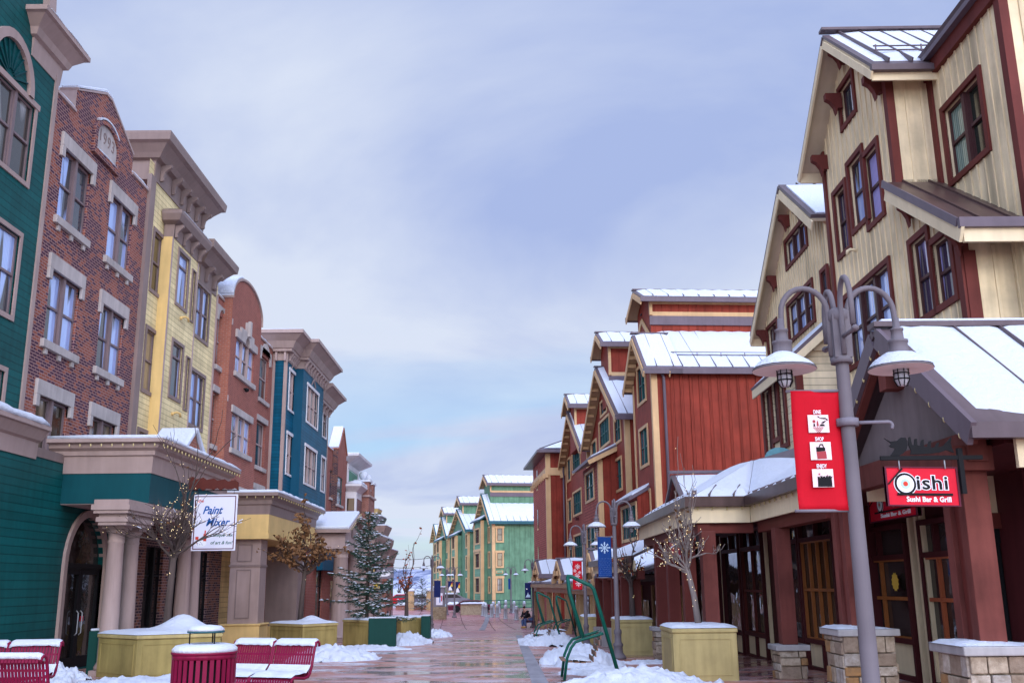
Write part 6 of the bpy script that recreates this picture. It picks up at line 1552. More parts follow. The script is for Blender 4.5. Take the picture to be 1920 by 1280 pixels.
qa = atx(1629,981,6.05); zt_ = atx(1629,926,6.05).z
s2_, _ = oishi((6.05,a_f.y,qa.z), (0,-1,0), a_f.y-a_n.y, zt_-qa.z, 'second, partly hidden Oishi sign under the beam, behind the hanging one', (6.05,a_f.y,qa.z))
# ================================================================ RIGHT: red building with three gables and a corner tower
RA = math.atan((820-960)/FPX)+YAW
RD = F(6.35,44.8,RA,'R')
red = thing('barn_building', 'dark red board-and-batten building with tan trim, green windows, snowy gables and a corner tower', 'building', (6.35,44.8,gz(44.8)))
RS = dict(trim='tan', sash='green_frame', tw=.14, rec=.08, proud=.05, pane='glass')
def roof_pair(par, fr, ac, hw, ze, rise, d0, d1, metal='gutter', soffit='tan_dark', barge='tan', th=.16, look=0, snow=.10, seams=0, guard=False, side=(-1,1)):
    """two slopes about the ridge line a=ac, from d0 (front tip) to d1 (back)"""
    zr = ze+rise; sl = rise/hw; tv = th*math.sqrt(1+sl*sl)
    for s in side:
        e = ac+s*hw
        MB().slab(fr.P(e,d0,ze), fr.P(e,d1,ze), fr.P(ac,d1,zr), fr.P(ac,d0,zr), th).build('roof', M[metal], par)
        MB().slab(fr.P(e,d0+.002,ze-.24), fr.P(e,d0+.05,ze-.24), fr.P(ac,d0+.05,zr-.24), fr.P(ac,d0+.002,zr-.24), .26).build('barge_board', M[barge], par)
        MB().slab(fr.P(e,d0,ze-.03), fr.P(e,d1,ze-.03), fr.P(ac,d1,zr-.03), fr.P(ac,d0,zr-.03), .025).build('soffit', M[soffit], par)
        P4 = [fr.P(e-s*.06,d0-.15,ze+.06*sl+tv), fr.P(e-s*.06,d1,ze+.06*sl+tv), fr.P(ac+s*.12,d1,zr-.12*sl+tv), fr.P(ac+s*.12,d0-.15,zr-.12*sl+tv)]
        # snow as a soft blanket with faint seam grooves
        nu = max(6,int(abs(d0-d1)/.35)); nv = 5; v = []; fs = []
        for i in range(nu+1):
            for j in range(nv+1):
                p_ = P4[0].lerp(P4[1],i/nu).lerp(P4[3].lerp(P4[2],i/nu), j/nv); e_ = 0 if (i in (0,nu) or j == 0) else 1
                v.append(p_+Vector((0,0,.012+e_*(snow+(-.03 if i%2 else .0)))))
        MB().add(v, [(i*(nv+1)+j,(i+1)*(nv+1)+j,(i+1)*(nv+1)+j+1,i*(nv+1)+j+1) for i in range(nu) for j in range(nv)], True).build('roof_snow', M['snow'], par)
        c = MB(); d = d0-.6
        while d > d1: c.bar(fr.P(e-s*.02,d,ze+tv+snow*.62), fr.P(ac,d,zr+tv+snow*.62), .025, .075); d -= .75
        c.build('standing_seam', M['gutter'], par)
        MB().box(fr, min(e,e+s*.12), max(e,e+s*.12), d1, d0+.05, ze-.10, ze+.13).build('gutter', M[metal], par)
        if look:
            for k in range(1,look+1):
                a = ac+s*hw*k/(look+.5); z = zr-sl*hw*k/(look+.5)
                MB().box(fr, a-.07, a+.07, d0-look_depth+.01, d0-.01, z-.20, z-.035).build('lookout', M[barge], par)
        if guard:
            c = MB()
            for h_ in (.34,.46): c.tube([fr.P(e-s*.9,d0-.3,ze+.9*sl+h_), fr.P(e-s*.9,d1,ze+.9*sl+h_)], .02, 5)
            d = d0-.4
            while d > d1: c.bar(fr.P(e-s*.9,d,ze+.9*sl), fr.P(e-s*.9,d,ze+.9*sl+.46), .03,.03,(0,1,0)); d -= 1.1
            c.build('snow_guard', M['gutter'], par)
    MB().bar(fr.P(ac,d0+.05,zr+tv+.02), fr.P(ac,d1,zr+tv+.02), .3, .06).build('ridge_cap', M[metal], par)
look_depth = .4
def gable_front(par, fr, a0, a1, zb, ze, rise, d, mat, wins, style, bat=None, back=-9, side_mat=None, near=True, far=False, trim='tan'):
    ac = (a0+a1)/2
    facade(fr, par, 'wall', mat, [(a0,zb),(a1,zb),(a1,ze),(ac,ze+rise*(a1-a0)/(a1-a0)),(a0,ze)], wins, d=d, style=style, rev=.12)
    for a, on in ((a0,near),(a1,far)):
        if on: MB().quad(fr.P(a,d,zb), fr.P(a,back,zb), fr.P(a,back,ze), fr.P(a,d,ze)).build('side_wall', M[side_mat or mat], par)
    if trim:
        MB().box(fr, a0-.03, a0+.22, d-.22, d+.05, zb, ze-.02).build('corner_board', M[trim], par)
        MB().box(fr, a1-.2, a1+.03, d-.2, d+.05, zb, ze-.02).build('corner_board', M[trim], par)
# near block: a 4.1 m gable in front of a larger snow roof and a monitor
A0, A1 = RD.A(1222,700), RD.A(1187,720); ACm = (A0+A1)/2
z_e1 = RD.Z(1222,680)+.0
Fd = F(RD.o.x,RD.o.y,RA,'R')
w1 = [R2(RD,1210,676,1197,762.6), R2(RD,1215.5,793,1201,879), R2(RD,1219.5,917,1206,988)]
wa0 = sum(w[0] for w in w1)/3; wa1 = sum(w[1] for w in w1)/3; stp = (w1[0][3]-w1[2][3])/2; hgt = w1[0][3]-w1[0][2]
def red_stack(a0, a1, ztop, h, n, step, **k): return [(a0,a1,ztop-h-step*i,ztop-step*i,dict(k)) for i in range(n)]
SLOPE = .87
ze1 = 10.95
gable_front(red, RD, A0, A1, 1, ze1, SLOPE*(A1-A0)/2, 0, 'red_batten_fine', red_stack(wa0+.05,wa1-.05,w1[0][3],hgt,3,stp,lights=2,cols=0), RS, near=False)
MB().quad(RD.P(A0,0,1), RD.P(A0,-13,1), RD.P(A0,-13,ze1), RD.P(A0,0,ze1)).build('side_wall', M['red_batten'], red)
c = MB(); k = .4
while k < 12.8: c.bar(RD.P(A0-.02,-k,1), RD.P(A0-.02,-k,ze1-.3), .07, .05, (0,1,0)); k += .43
c.build('side_batten', M['red_batten'], red)
MB().tube([RD.P(A0-.12,-.35,ze1-.1),RD.P(A0-.12,-.5,ze1-.5),RD.P(A0-.1,-.5,1)], .07, 8).build('downpipe', M['gutter'], red)
roof_pair(red, RD, ACm, (A1-A0)/2+.3, ze1-.26, SLOPE*((A1-A0)/2+.3), .42, -1.3, look=6, side=(-1,1))
# big roof
hb_ = 5.4; acb = A0-.3+hb_
zmb = aty(1300,612,47).z
roof_pair(red, RD, acb, hb_, ze1-.26, SLOPE*hb_*.82, -.75, -13, guard=True, side=(-1,))
roof_pair(red, RD, acb, hb_, ze1-.26, SLOPE*hb_*.82, -.75, -13, side=(1,))
MB().wall(RD, [(A0,8),(A0+10,8),(A0+10,ze1),(acb,ze1-.3+SLOPE*hb_*.82),(A0,ze1-.2)], [], -1.25).build('upper_wall', M['red_batten_fine'], red)
def monitor(par, fr, ac, hw, zb, zw, rise, d_front, d_back, wall, trim):
    MB().box(fr, ac-hw, ac+hw, d_back, d_front-.5, zb-1.5, zw+.1).build('monitor_wall', M[wall], par)
    MB().prism(fr, [(ac-hw,zw+.101),(ac+hw,zw+.101),(ac,zw+.1+rise*.9)], d_front-.9, d_front-.5).build('monitor_gable', M[wall], par)
    c = MB(); c.box(fr, ac-hw-.04, ac-hw+.14, d_front-.6, d_front-.46, zb, zw); c.box(fr, ac-hw-.04, ac-hw-.001, d_back, d_front-.601, zb-.05, zb+.16); c.box(fr, ac-hw-.03, ac-hw-.001, d_back, d_front-.601, zw-.1, zw+.05); c.build('monitor_trim', M[trim], par)
    MB().box(fr, ac-hw-.1, ac-hw-.001, d_back, d_front-.45, zb-.5, zb-.06).build('flashing', M['gutter'], par)
    roof_pair(par, fr, ac, hw+.4, zw, rise, d_front, d_back)
mz = aty(1300,603,47.5).z
monitor(red, RD, A0+4.6, 1.5, mz-.1, aty(1300,588,48).z, .85, -.25, -13, 'red_batten', 'tan')
# block 2
z2 = 9.95; B0, B1 = 4.4, 15.9; SL2 = .61
sa = [R2(RD,1137.6,742.6,1126.6,783)]; tr_ = R2(RD,1142.5,775,1125,843.7); sr = R2(RD,1163.4,768,1153,835); sl__ = R2(RD,1117,808.6,1109.4,856.4); lo = R2(RD,1165.6,855,1154.4,923.5)
wn2 = [(sa[0][0],sa[0][1],sa[0][2],sa[0][3],dict(lights=2,rail=0)), (tr_[0],tr_[1],tr_[2],tr_[3],dict(lights=4)), (sr[0],sr[1],sr[2],sr[3],dict(lights=2)), (sl__[0]-.2,sl__[1]-.2,tr_[2]-.5,9.95,dict(lights=2)), (lo[0],lo[1],lo[2],lo[3],dict(lights=2))]
gable_front(red, RD, B0, B1, 1, z2, SL2*(B1-B0)/2, 0, 'red_batten_fine', wn2, RS)
roof_pair(red, RD, (B0+B1)/2, (B1-B0)/2+.35, z2-.22, SL2*((B1-B0)/2+.35), .55, -10, look=9)
MB().box(RD, A1, B0, -1.2, -1.15, 1, 9.8).build('recess_wall', M['red_batten'], red)
MB().quad(RD.P(A1,0,1), RD.P(A1,-1.2,1), RD.P(A1,-1.2,ze1), RD.P(A1,0,ze1)).build('side_wall', M['red_batten'], red)
m2 = aty(1150,628,54.3).z
monitor(red, RD, 9.5, 1.35, m2-2.6, m2-1.0, .95, .55, -10, 'red_batten', 'tan')
# bay of block 2 with shed roof
BY = F(RD.o.x,RD.o.y,RA,'R'); DB2 = .95
bc0 = 7.4; bc1 = RD.A(1094,920,DB2)
bz = RD.Z(1100,878,DB2)
bw1 = (RD.at(1113,881,DB2), RD.at(1099.4,940,DB2))
bh = bw1[0][1]-bw1[1][1]
facade(RD, red, 'bay_wall', 'shingle_pink', [(bc0,1),(bc1,1),(bc1,bz),(bc0,bz)], [(bw1[0][0],bw1[1][0],bw1[0][1]-bh-2.9*k,bw1[0][1]-2.9*k,dict(lights=2)) for k in range(3) if bw1[0][1]-bh-2.9*k > 1], d=DB2, style=RS)
MB().quad(RD.P(bc0,DB2,1), RD.P(bc0,-.1,1), RD.P(bc0,-.1,bz+.5), RD.P(bc0,DB2,bz)).build('bay_side', M['red_batten'], red)
MB().box(RD, bc0-.03, bc0+.25, DB2-.22, DB2+.04, 1, bz).build('corner_board', M['tan'], red)
MB().slab(RD.P(bc0-.4,DB2+.55,bz-.1), RD.P(bc1+.4,DB2+.55,bz-.1), RD.P(bc1+.4,-.3,bz+.75), RD.P(bc0-.4,-.3,bz+.75), .14).build('bay_roof', M['gutter'], red)
MB().slab(RD.P(bc0-.3,DB2+.4,bz+.08), RD.P(bc1+.3,DB2+.4,bz+.08), RD.P(bc1+.3,-.2,bz+.86), RD.P(bc0-.3,-.2,bz+.86), .1).build('roof_snow', M['snow'], red, .03)
MB().slab(RD.P(bc0-.43,DB2+.55,bz-.3), RD.P(bc0-.38,DB2+.55,bz-.3), RD.P(bc0-.38,-.3,bz+.55), RD.P(bc0-.43,-.3,bz+.55), .22).build('barge_board', M['tan'], red)
# lower porch bay between the first two blocks
D3 = .55; l0, l1 = RD.A(1196,960,D3), RD.A(1163,960,D3); lz = RD.Z(1180,948,D3)
facade(RD, red, 'bay_wall', 'shingle_pink', [(l0,1),(l1,1),(l1,lz+.3),(l0,lz+.3)], [(l0+.3,l1-.5,RD.Z(1185,1008,D3),lz-.05,dict(lights=4))], d=D3, style=RS)
MB().quad(RD.P(l0,D3,1), RD.P(l0,0,1), RD.P(l0,0,lz+.8), RD.P(l0,D3,lz+.3)).build('bay_side', M['red_batten'], red)
MB().slab(RD.P(l0-.1,D3+.35,lz+.1), RD.P(l1+.3,D3+.35,lz+.1), RD.P(l1+.3,-.2,lz+.7), RD.P(l0-.1,-.2,lz+.7), .14).build('bay_roof', M['gutter'], red)
MB().slab(RD.P(l0,D3+.2,lz+.28), RD.P(l1+.2,D3+.2,lz+.28), RD.P(l1+.2,-.1,lz+.82), RD.P(l0,-.1,lz+.82), .1).build('roof_snow', M['snow'], red, .03)
# block 3
C0, C1 = 17.4, 28.1; z3 = 10.05; SL3 = .56
t3w = R2(RD,1088,831.5,1073.6,890); s3 = R2(RD,1068.5,843.6,1062.5,895)
wn3 = red_stack(t3w[0],t3w[1],t3w[3],t3w[3]-t3w[2],3,2.9,lights=4)+red_stack(25.5,27.1,10.35,t3w[3]-t3w[2],3,2.9,lights=2)
gable_front(red, RD, C0, C1, 1, z3, SL3*(C1-C0)/2, 0, 'red_batten_fine', wn3, RS)
roof_pair(red, RD, (C0+C1)/2, (C1-C0)/2+.35, z3-.22, SL3*((C1-C0)/2+.35), .55, -10, look=8)
MB().box(RD, B1, C0, -1.2, -1.15, 1, 9.9).build('recess_wall', M['red_batten'], red)
m3 = aty(1080,743,66.5).z
monitor(red, RD, 21.8, 1.35, m3-2.3, m3-1.0, .95, .8, -9, 'red_batten', 'tan')
for px_,py_ in ((1148,882),(1103,945),(1082,972)):
    a_,z_ = RD.at(px_,py_,.1); MB().box(RD, a_-.12,a_+.12,.0,.22,z_-.1,z_+.1).build('wall_lamp', M['maroon_dark'], red)
# corner tower
TD = 1.45; T0 = 28.2; T1 = RD.A(1000,920,TD); tz = RD.Z(1020,853,TD)
MB().box(RD, T0, T1, -5, TD, -1, tz).build('tower_wall', M['shingle_pink'], red)
MB().box(RD, T0-.03, T0-.001, -5, TD-.3, -1, tz).build('tower_side', M['red_batten'], red)
b0z, b1z = RD.Z(1022,893,TD), RD.Z(1022,879,TD)
MB().box(RD, T0-.10, T1+.1, -5, TD+.08, b0z, b1z).build('belt_band', M['tan'], red)
for k in range(9):
    a_ = T0+.1+(T1-T0-.2)*k/8; MB().box(RD, a_-.1, a_+.1, TD+.05, TD+.25, b0z-.25, b0z+.12).build('belt_bracket', M['tan'], red)
for k in range(4): MB().box(RD, T0-.28, T0-.08, TD-.1-1.1*k, TD+.1-1.1*k, b0z-.2, b0z+.12).build('belt_bracket', M['tan'], red)
MB().box(RD, T0-.06, T0+.25, TD-.3, TD+.05, -1, tz-.02).build('corner_board', M['tan'], red)
tcx = (T0+T1)/2; zpk = tz+2.1
e = .75; cs = [RD.P(T0-e,TD+e,tz-.05),RD.P(T1+e,TD+e,tz-.05),RD.P(T1+e,-6,tz-.05),RD.P(T0-e,-6,tz-.05)]; r0_, r1_ = RD.P(tcx-1.4,TD-3.6,zpk), RD.P(tcx+1.4,TD-3.6,zpk)
MB().add(cs+[p_+Vector((0,0,.18)) for p_ in cs]+[r0_,r1_], [(3,2,1,0),(0,1,5,4),(1,2,6,5),(2,3,7,6),(3,0,4,7),(4,5,9,8),(5,6,9),(6,7,8,9),(7,4,8)]).build('tower_roof', M['gutter'], red)
snowpoly([cs[3]+Vector((0,0,.2)),cs[0]+Vector((0,0,.2)),r0_], red, .12, .06, 3); snowpoly([cs[0]+Vector((0,0,.2)),cs[1]+Vector((0,0,.2)),r1_,r0_], red, .12, .04, 4)
MB().tube([RD.P(T0-.15,.2,tz-.1),RD.P(T0-.15,.2,1.2)], .07, 8).build('downpipe', M['gutter'], red)
for zz in (tz-.55, b0z-2.0, b0z-4.9):
    a_ = RD.A(1008.5,950,TD); MB().box(RD, a_-.3, a_+.3, TD-.02, TD+.03, zz-1.5, zz).build('window', M['glass_dark'], red)
    MB().box(RD, a_-.4, a_+.4, TD-.02, TD+.05, zz-1.62, zz-1.5).build('sill', M['tan'], red)
# rake recess return between tower and block 3
# ---- tan timber arcade in front of the red building
pA = gr(1003,1174)
TA = F(pA.x,pA.y,RA,'R')
ta_ = thing('covered_walk', 'tan timber walk with three small snowy gables in front of the dark red building', 'arcade', (pA.x+.5,pA.y-12,gz(55)))
aN, aF = -31.0, .3
zt_ = lambda a: 1.72
GB = []
for (ax,ay),(ex,ey) in (((1006,1053),(1013,1080)),((1046,1051),(1055,1083)),((1106,1035),(1119,1085))):
    ac, zap_ = TA.at(ax,ay,.45); ae, ze_ = TA.at(ex,ey,.45); GB.append((ac,ac-ae,ze_,zap_-ze_))
for ac, hw, ze_, rise in GB:
    hw = min(hw, 2.0)
    roof_pair(ta_, TA, ac, hw, ze_, rise, .5, -5.5, barge='tan', snow=.10, th=.1)
    MB().prism(TA, [(ac-hw+.2,ze_-.02),(ac+hw-.2,ze_-.02),(ac,ze_+rise-.25)], -.45, -.4).build('gable_wall', M['tan_dark'], ta_)
    for s in (-1,1):
        MB().bar(TA.P(ac+s*hw*.95,.3,ze_-.1), TA.P(ac,.3,ze_+rise-.15), .18, .2, (0,0,1)).build('rake_beam', M['tan'], ta_)
        for f_ in (.35,.8):
            p_ = TA.P(ac+s*hw*f_,.0,ze_+rise*(1-f_)-.28); MB().box(TA, ac+s*hw*f_-.13, ac+s*hw*f_+.13, -.3, .62, p_.z-.13, p_.z+.10).build('beam_end', M['tan'], ta_)
    MB().box(TA, ac-.1, ac+.1, .1, .3, ze_, ze_+rise-.2).build('king_post', M['tan'], ta_)
MB().box(TA, aN, aF, -.15, .15, 1.25, 1.6).build('beam', M['tan'], ta_)
MB().slab(TA.P(aN,.45,1.62), TA.P(aF,.45,1.62), TA.P(aF,-4.5,3.0), TA.P(aN,-4.5,3.0), .1).build('roof', M['gutter'], ta_)
MB().slab(TA.P(aN,.38,1.74), TA.P(aF,.38,1.74), TA.P(aF,-4.4,3.10), TA.P(aN,-4.4,3.10), .09).build('roof_snow', M['snow'], ta_, .03)
MB().box(TA, aN, aF, .451, .50, 1.5, 1.68).build('fascia', M['tan_dark'], ta_)
a = aF-.3; k = 0
while a > aN:
    y_ = TA.P(a,0,0).y; MB().box(TA, a-.09, a+.09, -.10, .10, gz(y_)-.02, 1.249).build('post', M['tan'], ta_)
    a -= (.9 if k%2 == 0 else 3.2); k += 1
MB().box(TA, aN, aF, -2.6, -2.5, -1.2, 2.6).build('back_wall', M['maroon_dark'], ta_)
a = aF-1
while a > aN+1:
    MB().box(TA, a-1.6, a-.3, -2.49, -2.45, gz(60)+.6, 1.0).build('window', M['glass_dark'], ta_); MB().box(TA, a-.2, a+.0, -2.49, -2.40, gz(60)-.2, 1.6).build('pilaster', M['tan'], ta_); a -= 2.4
# ================================================================ the green building across the plaza
GA = math.atan((560-960)/FPX)+YAW
GC = gr(924,1131); GX, GY = GC.x, GC.y
GF = F(GX,GY,GA,'R')
grn = thing('barn_building', 'mint green board-and-batten building with cream trim and a row of snowy gables across the plaza', 'building', (GX,GY,gz(GY)))
GS = dict(trim='tan', sash='window_brown', tw=.16, rec=.08, proud=.06, pane='glass_curtain')
def gpx(px, py, d=0): return GF.at(px,py,d)
look_depth = .5
z_e = gpx(924,975)[1]; zb = gz(GY)-.3
a_ap, z_ap = gpx(901,929,.5)
hwG = min(max(a_ap,4.5),7.5); A_END = 2*hwG
SLG = (z_ap-z_e)/hwG
def gblock(a0, a1, ze, rise, wins, d=0, monitor_z=None, dp=16, ov=.5, lk=7):
    gable_front(grn, GF, a0, a1, zb, ze, rise, d, 'green_batten', wins, GS, near=True, back=-dp, trim='tan')
    roof_pair(grn, GF, (a0+a1)/2, (a1-a0)/2+.5, ze-.3, rise*(1+1/(a1-a0)), d+ov, -dp, look=lk, soffit='tan_dark', metal='green_gutter')
w_ = [R2(GF,919,987,914.5,1017.5), R2(GF,919,1034,914.5,1065), R2(GF,919,1081,914.5,1112)]
s_w = (w_[0][3]-w_[2][3])/2; wh = w_[0][3]-w_[0][2]
stack = lambda a0,a1,zt: [(a0,a1,zt-wh-s_w*i,zt-s_w*i,dict(lights=1 if a1-a0 < 1.3 else 3)) for i in range(3)]
gblock(0, A_END, z_e, SLG*hwG, stack(w_[0][0],w_[0][0]+.9,w_[0][3]))
# side wall windows of the near end
SF = turned(GX, GY, 0); SF = F(GX,GY,0,'L'); SF.u = -GF.n; SF.n = -GF.u       # a runs right along the end wall, outward is towards the camera
def sat(px,py):
    q = ray(px,py); t = (SF.o-EYE).dot(SF.n)/q.dot(SF.n); p_ = EYE+q*t; return (p_-SF.o).dot(SF.u), p_.z
for (x0,y0,x1,y1) in ((928.7,985,944.5,1017),(928.7,1031,944.5,1064.5),(928.7,1078.7,944.5,1111)):
    u0, zt = sat(x0,y0); u1, zb_ = sat(x1,y1); window(SF, grn, u0+.2, u1-.17, zb_+.2, zt-.28, d=.06, lights=1, rec=.0, proud=.05, tw=.17, head=.08, trim='tan', sash='window_brown', pane='glass_curtain')
u0, zz = sat(929,1069); u1, z1_ = sat(944,1074); MB().box(SF, u0+.05, u1-.05, 0, .1, z1_, zz).build('name_plate', M['tan'], grn)
MB().box(SF, u0+.15, u1-.15, .1, .12, z1_+.06, zz-.06).build('name_plate_face', M['green_siding'], grn)
MB().box(SF, -.05, .3, 0, .06, zb, z_e).build('corner_board', M['tan'], grn)
# monitor on the near block
mzb = aty(950,925,GY+5).z; mzw = aty(950,912,GY+5).z
monitor(grn, GF, hwG, 1.9, mzb, mzw, 1.1, .2, -16, 'green_batten', 'tan')
# bays and farther blocks
def gbay(a0, a1, d, ztop, mat='green_siding', n=3):
    zt = w_[0][3]+.0
    facade(GF, grn, 'bay_wall', mat, [(a0,zb),(a1,zb),(a1,ztop),(a0,ztop)], [(a0+.25*(a1-a0),a1-.2*(a1-a0),zt-wh-s_w*i,zt-s_w*i,dict(lights=3)) for i in range(3)], d=d, style=GS)
    MB().quad(GF.P(a0,d,zb), GF.P(a0,0,zb), GF.P(a0,0,ztop), GF.P(a0,d,ztop)).build('bay_side', M['green_batten'], grn)
    MB().box(GF, a0-.04, a0+.3, d-.3, d+.06, zb, ztop).build('corner_board', M['tan'], grn); MB().box(GF, a1-.3, a1+.04, d-.3, d+.06, zb, ztop).build('corner_board', M['tan'], grn)
    MB().slab(GF.P(a0-.3,d+.4,ztop-.12), GF.P(a1+.3,d+.4,ztop-.12), GF.P(a1+.3,-.2,ztop+.55), GF.P(a0-.3,-.2,ztop+.55), .14).build('bay_roof', M['green_gutter'], grn)
    MB().slab(GF.P(a0-.2,d+.3,ztop+.06), GF.P(a1+.2,d+.3,ztop+.06), GF.P(a1+.2,-.1,ztop+.68), GF.P(a0-.2,-.1,ztop+.68), .10).build('roof_snow', M['snow'], grn, .03)
D_ = .7
b_n = gpx(902.5,1050,D_)[0]; b_f = gpx(889,1050,D_)[0]
gbay(b_n, b_f, D_, gpx(902,975,D_)[1])
MB().box(GF, b_n-.05, b_f+.05, D_+.0, D_+.1, gpx(895,1034,D_)[1], gpx(895,1031,D_)[1]+.1).build('belt_band', M['tan'], grn)
L1 = A_END
prev = L1
for i, ((ax,ay),(mx,my),bay_px) in enumerate((((855,956),(852.5,934),(849,866)),((826,971),(817.5,957),None),((812,985),(0,0),None))):
    ac, za = gpx(ax,ay,.5); hw2 = max(3.0, min(6.5, (ac-prev)-1.2)) if i == 0 else max(3.2, (ac-prev)*.55)
    a0, a1 = ac-hw2, ac+hw2; rz = SLG*hw2
    wz = w_[0][3]
    MB().box(GF, prev, a0, -1.5, -1.4, zb, z_e-.3).build('recess_wall', M['green_batten'], grn)
    wn = stack(a0+.6, a0+1.5, wz) + stack(ac+.2, ac+2.0, wz)
    gblock(a0, a1, z_e-.0, za-z_e, wn, lk=6)
    gbay(ac-1.6, ac+1.8, .8, z_e-.6) if i < 2 else None
    if mx and False: pass
    if i < 2:
        zm_ = gpx(mx,my,0)[1]; monitor(grn, GF, ac, 1.8, zm_-3.0, zm_-1.3, 1.0, .4, -15, 'green_batten', 'tan')
    prev = a1
for k in range(2): # cream pilasters between the first two blocks
    MB().box(GF, A_END+.2+2.2*k, A_END+.7+2.2*k, -1.39, -.9, zb, z_e-.3).build('pilaster', M['tan'], grn)
# ramp railing, low planter wall and sign board in front
rl = thing('railing', 'thin dark railing along the ramp in front of the mint green building', 'railing', (2,GY-8,gz(GY-8)))
yr = 100.; xa, xb_ = aty(870,1110,yr).x, aty(1000,1110,yr).x; c = MB()
for h_ in (.35,.7,1.05): c.tube([(xa,yr,gz(yr)+h_),(xb_,yr,gz(yr)+h_)], .03, 5)
k = xa
while k < xb_: c.tube([(k,yr,gz(yr)),(k,yr,gz(yr)+1.05)], .025, 5); k += .6
c.build('rails', M['green_frame'], rl)
pw = thing('stone_wall', 'low tan stone planter wall with snow on top in front of the mint green building', 'wall', (-6,95,gz(95)))
x0, x1 = aty(864,1133,93).x, aty(912,1133,93).x; MB().box(WF, 92.5, 94, x0, x1, gz(93)-.05, gz(93)+.95).build('stonework', M['flagstones'], pw)
c = MB(); snowcap(c, turned(x0,92.4,math.pi/2), 0, x1-x0, -1.6, .1, gz(93)+.95, .14); c.build('snow_cap', M['snow'], pw)
pc_ = thing('parked_car', 'car shape standing in for a low maroon sign board behind the stone planter wall', 'car', (-5.5,99,gz(99)))  # car shape stands in for the low maroon board
cx = aty(884,1125,99).x
pf = [(-2.2,.2),(-2.25,.6),(-1.5,.72),(-.8,1.12),(.7,1.12),(1.5,.74),(2.2,.62),(2.25,.2)]
v = [(cx+a_,98.2,gz(99)+b_) for a_,b_ in pf]+[(cx+a_,99.9,gz(99)+b_) for a_,b_ in pf]; n_ = len(pf)
MB().add(v, [tuple(range(n_)),tuple(reversed(range(n_,2*n_)))]+[(i,(i+1)%n_,n_+(i+1)%n_,n_+i) for i in range(n_)]).build('body', M['sign_frame'], pc_, .06)
MB().add([(cx-1.3,98.18,gz(99)+.76),(cx+1.2,98.18,gz(99)+.76),(cx+.65,98.18,gz(99)+1.07),(cx-.75,98.18,gz(99)+1.07)], [(0,1,2,3)]).build('window', M['glass_dark'], pc_)
for s in (-1.4,1.4):
    c = MB(); c.tube([(cx+s,98.1,gz(99)+.33),(cx+s,98.4,gz(99)+.33)], .33, 16); c.build('wheel', M['black_metal'], pc_)
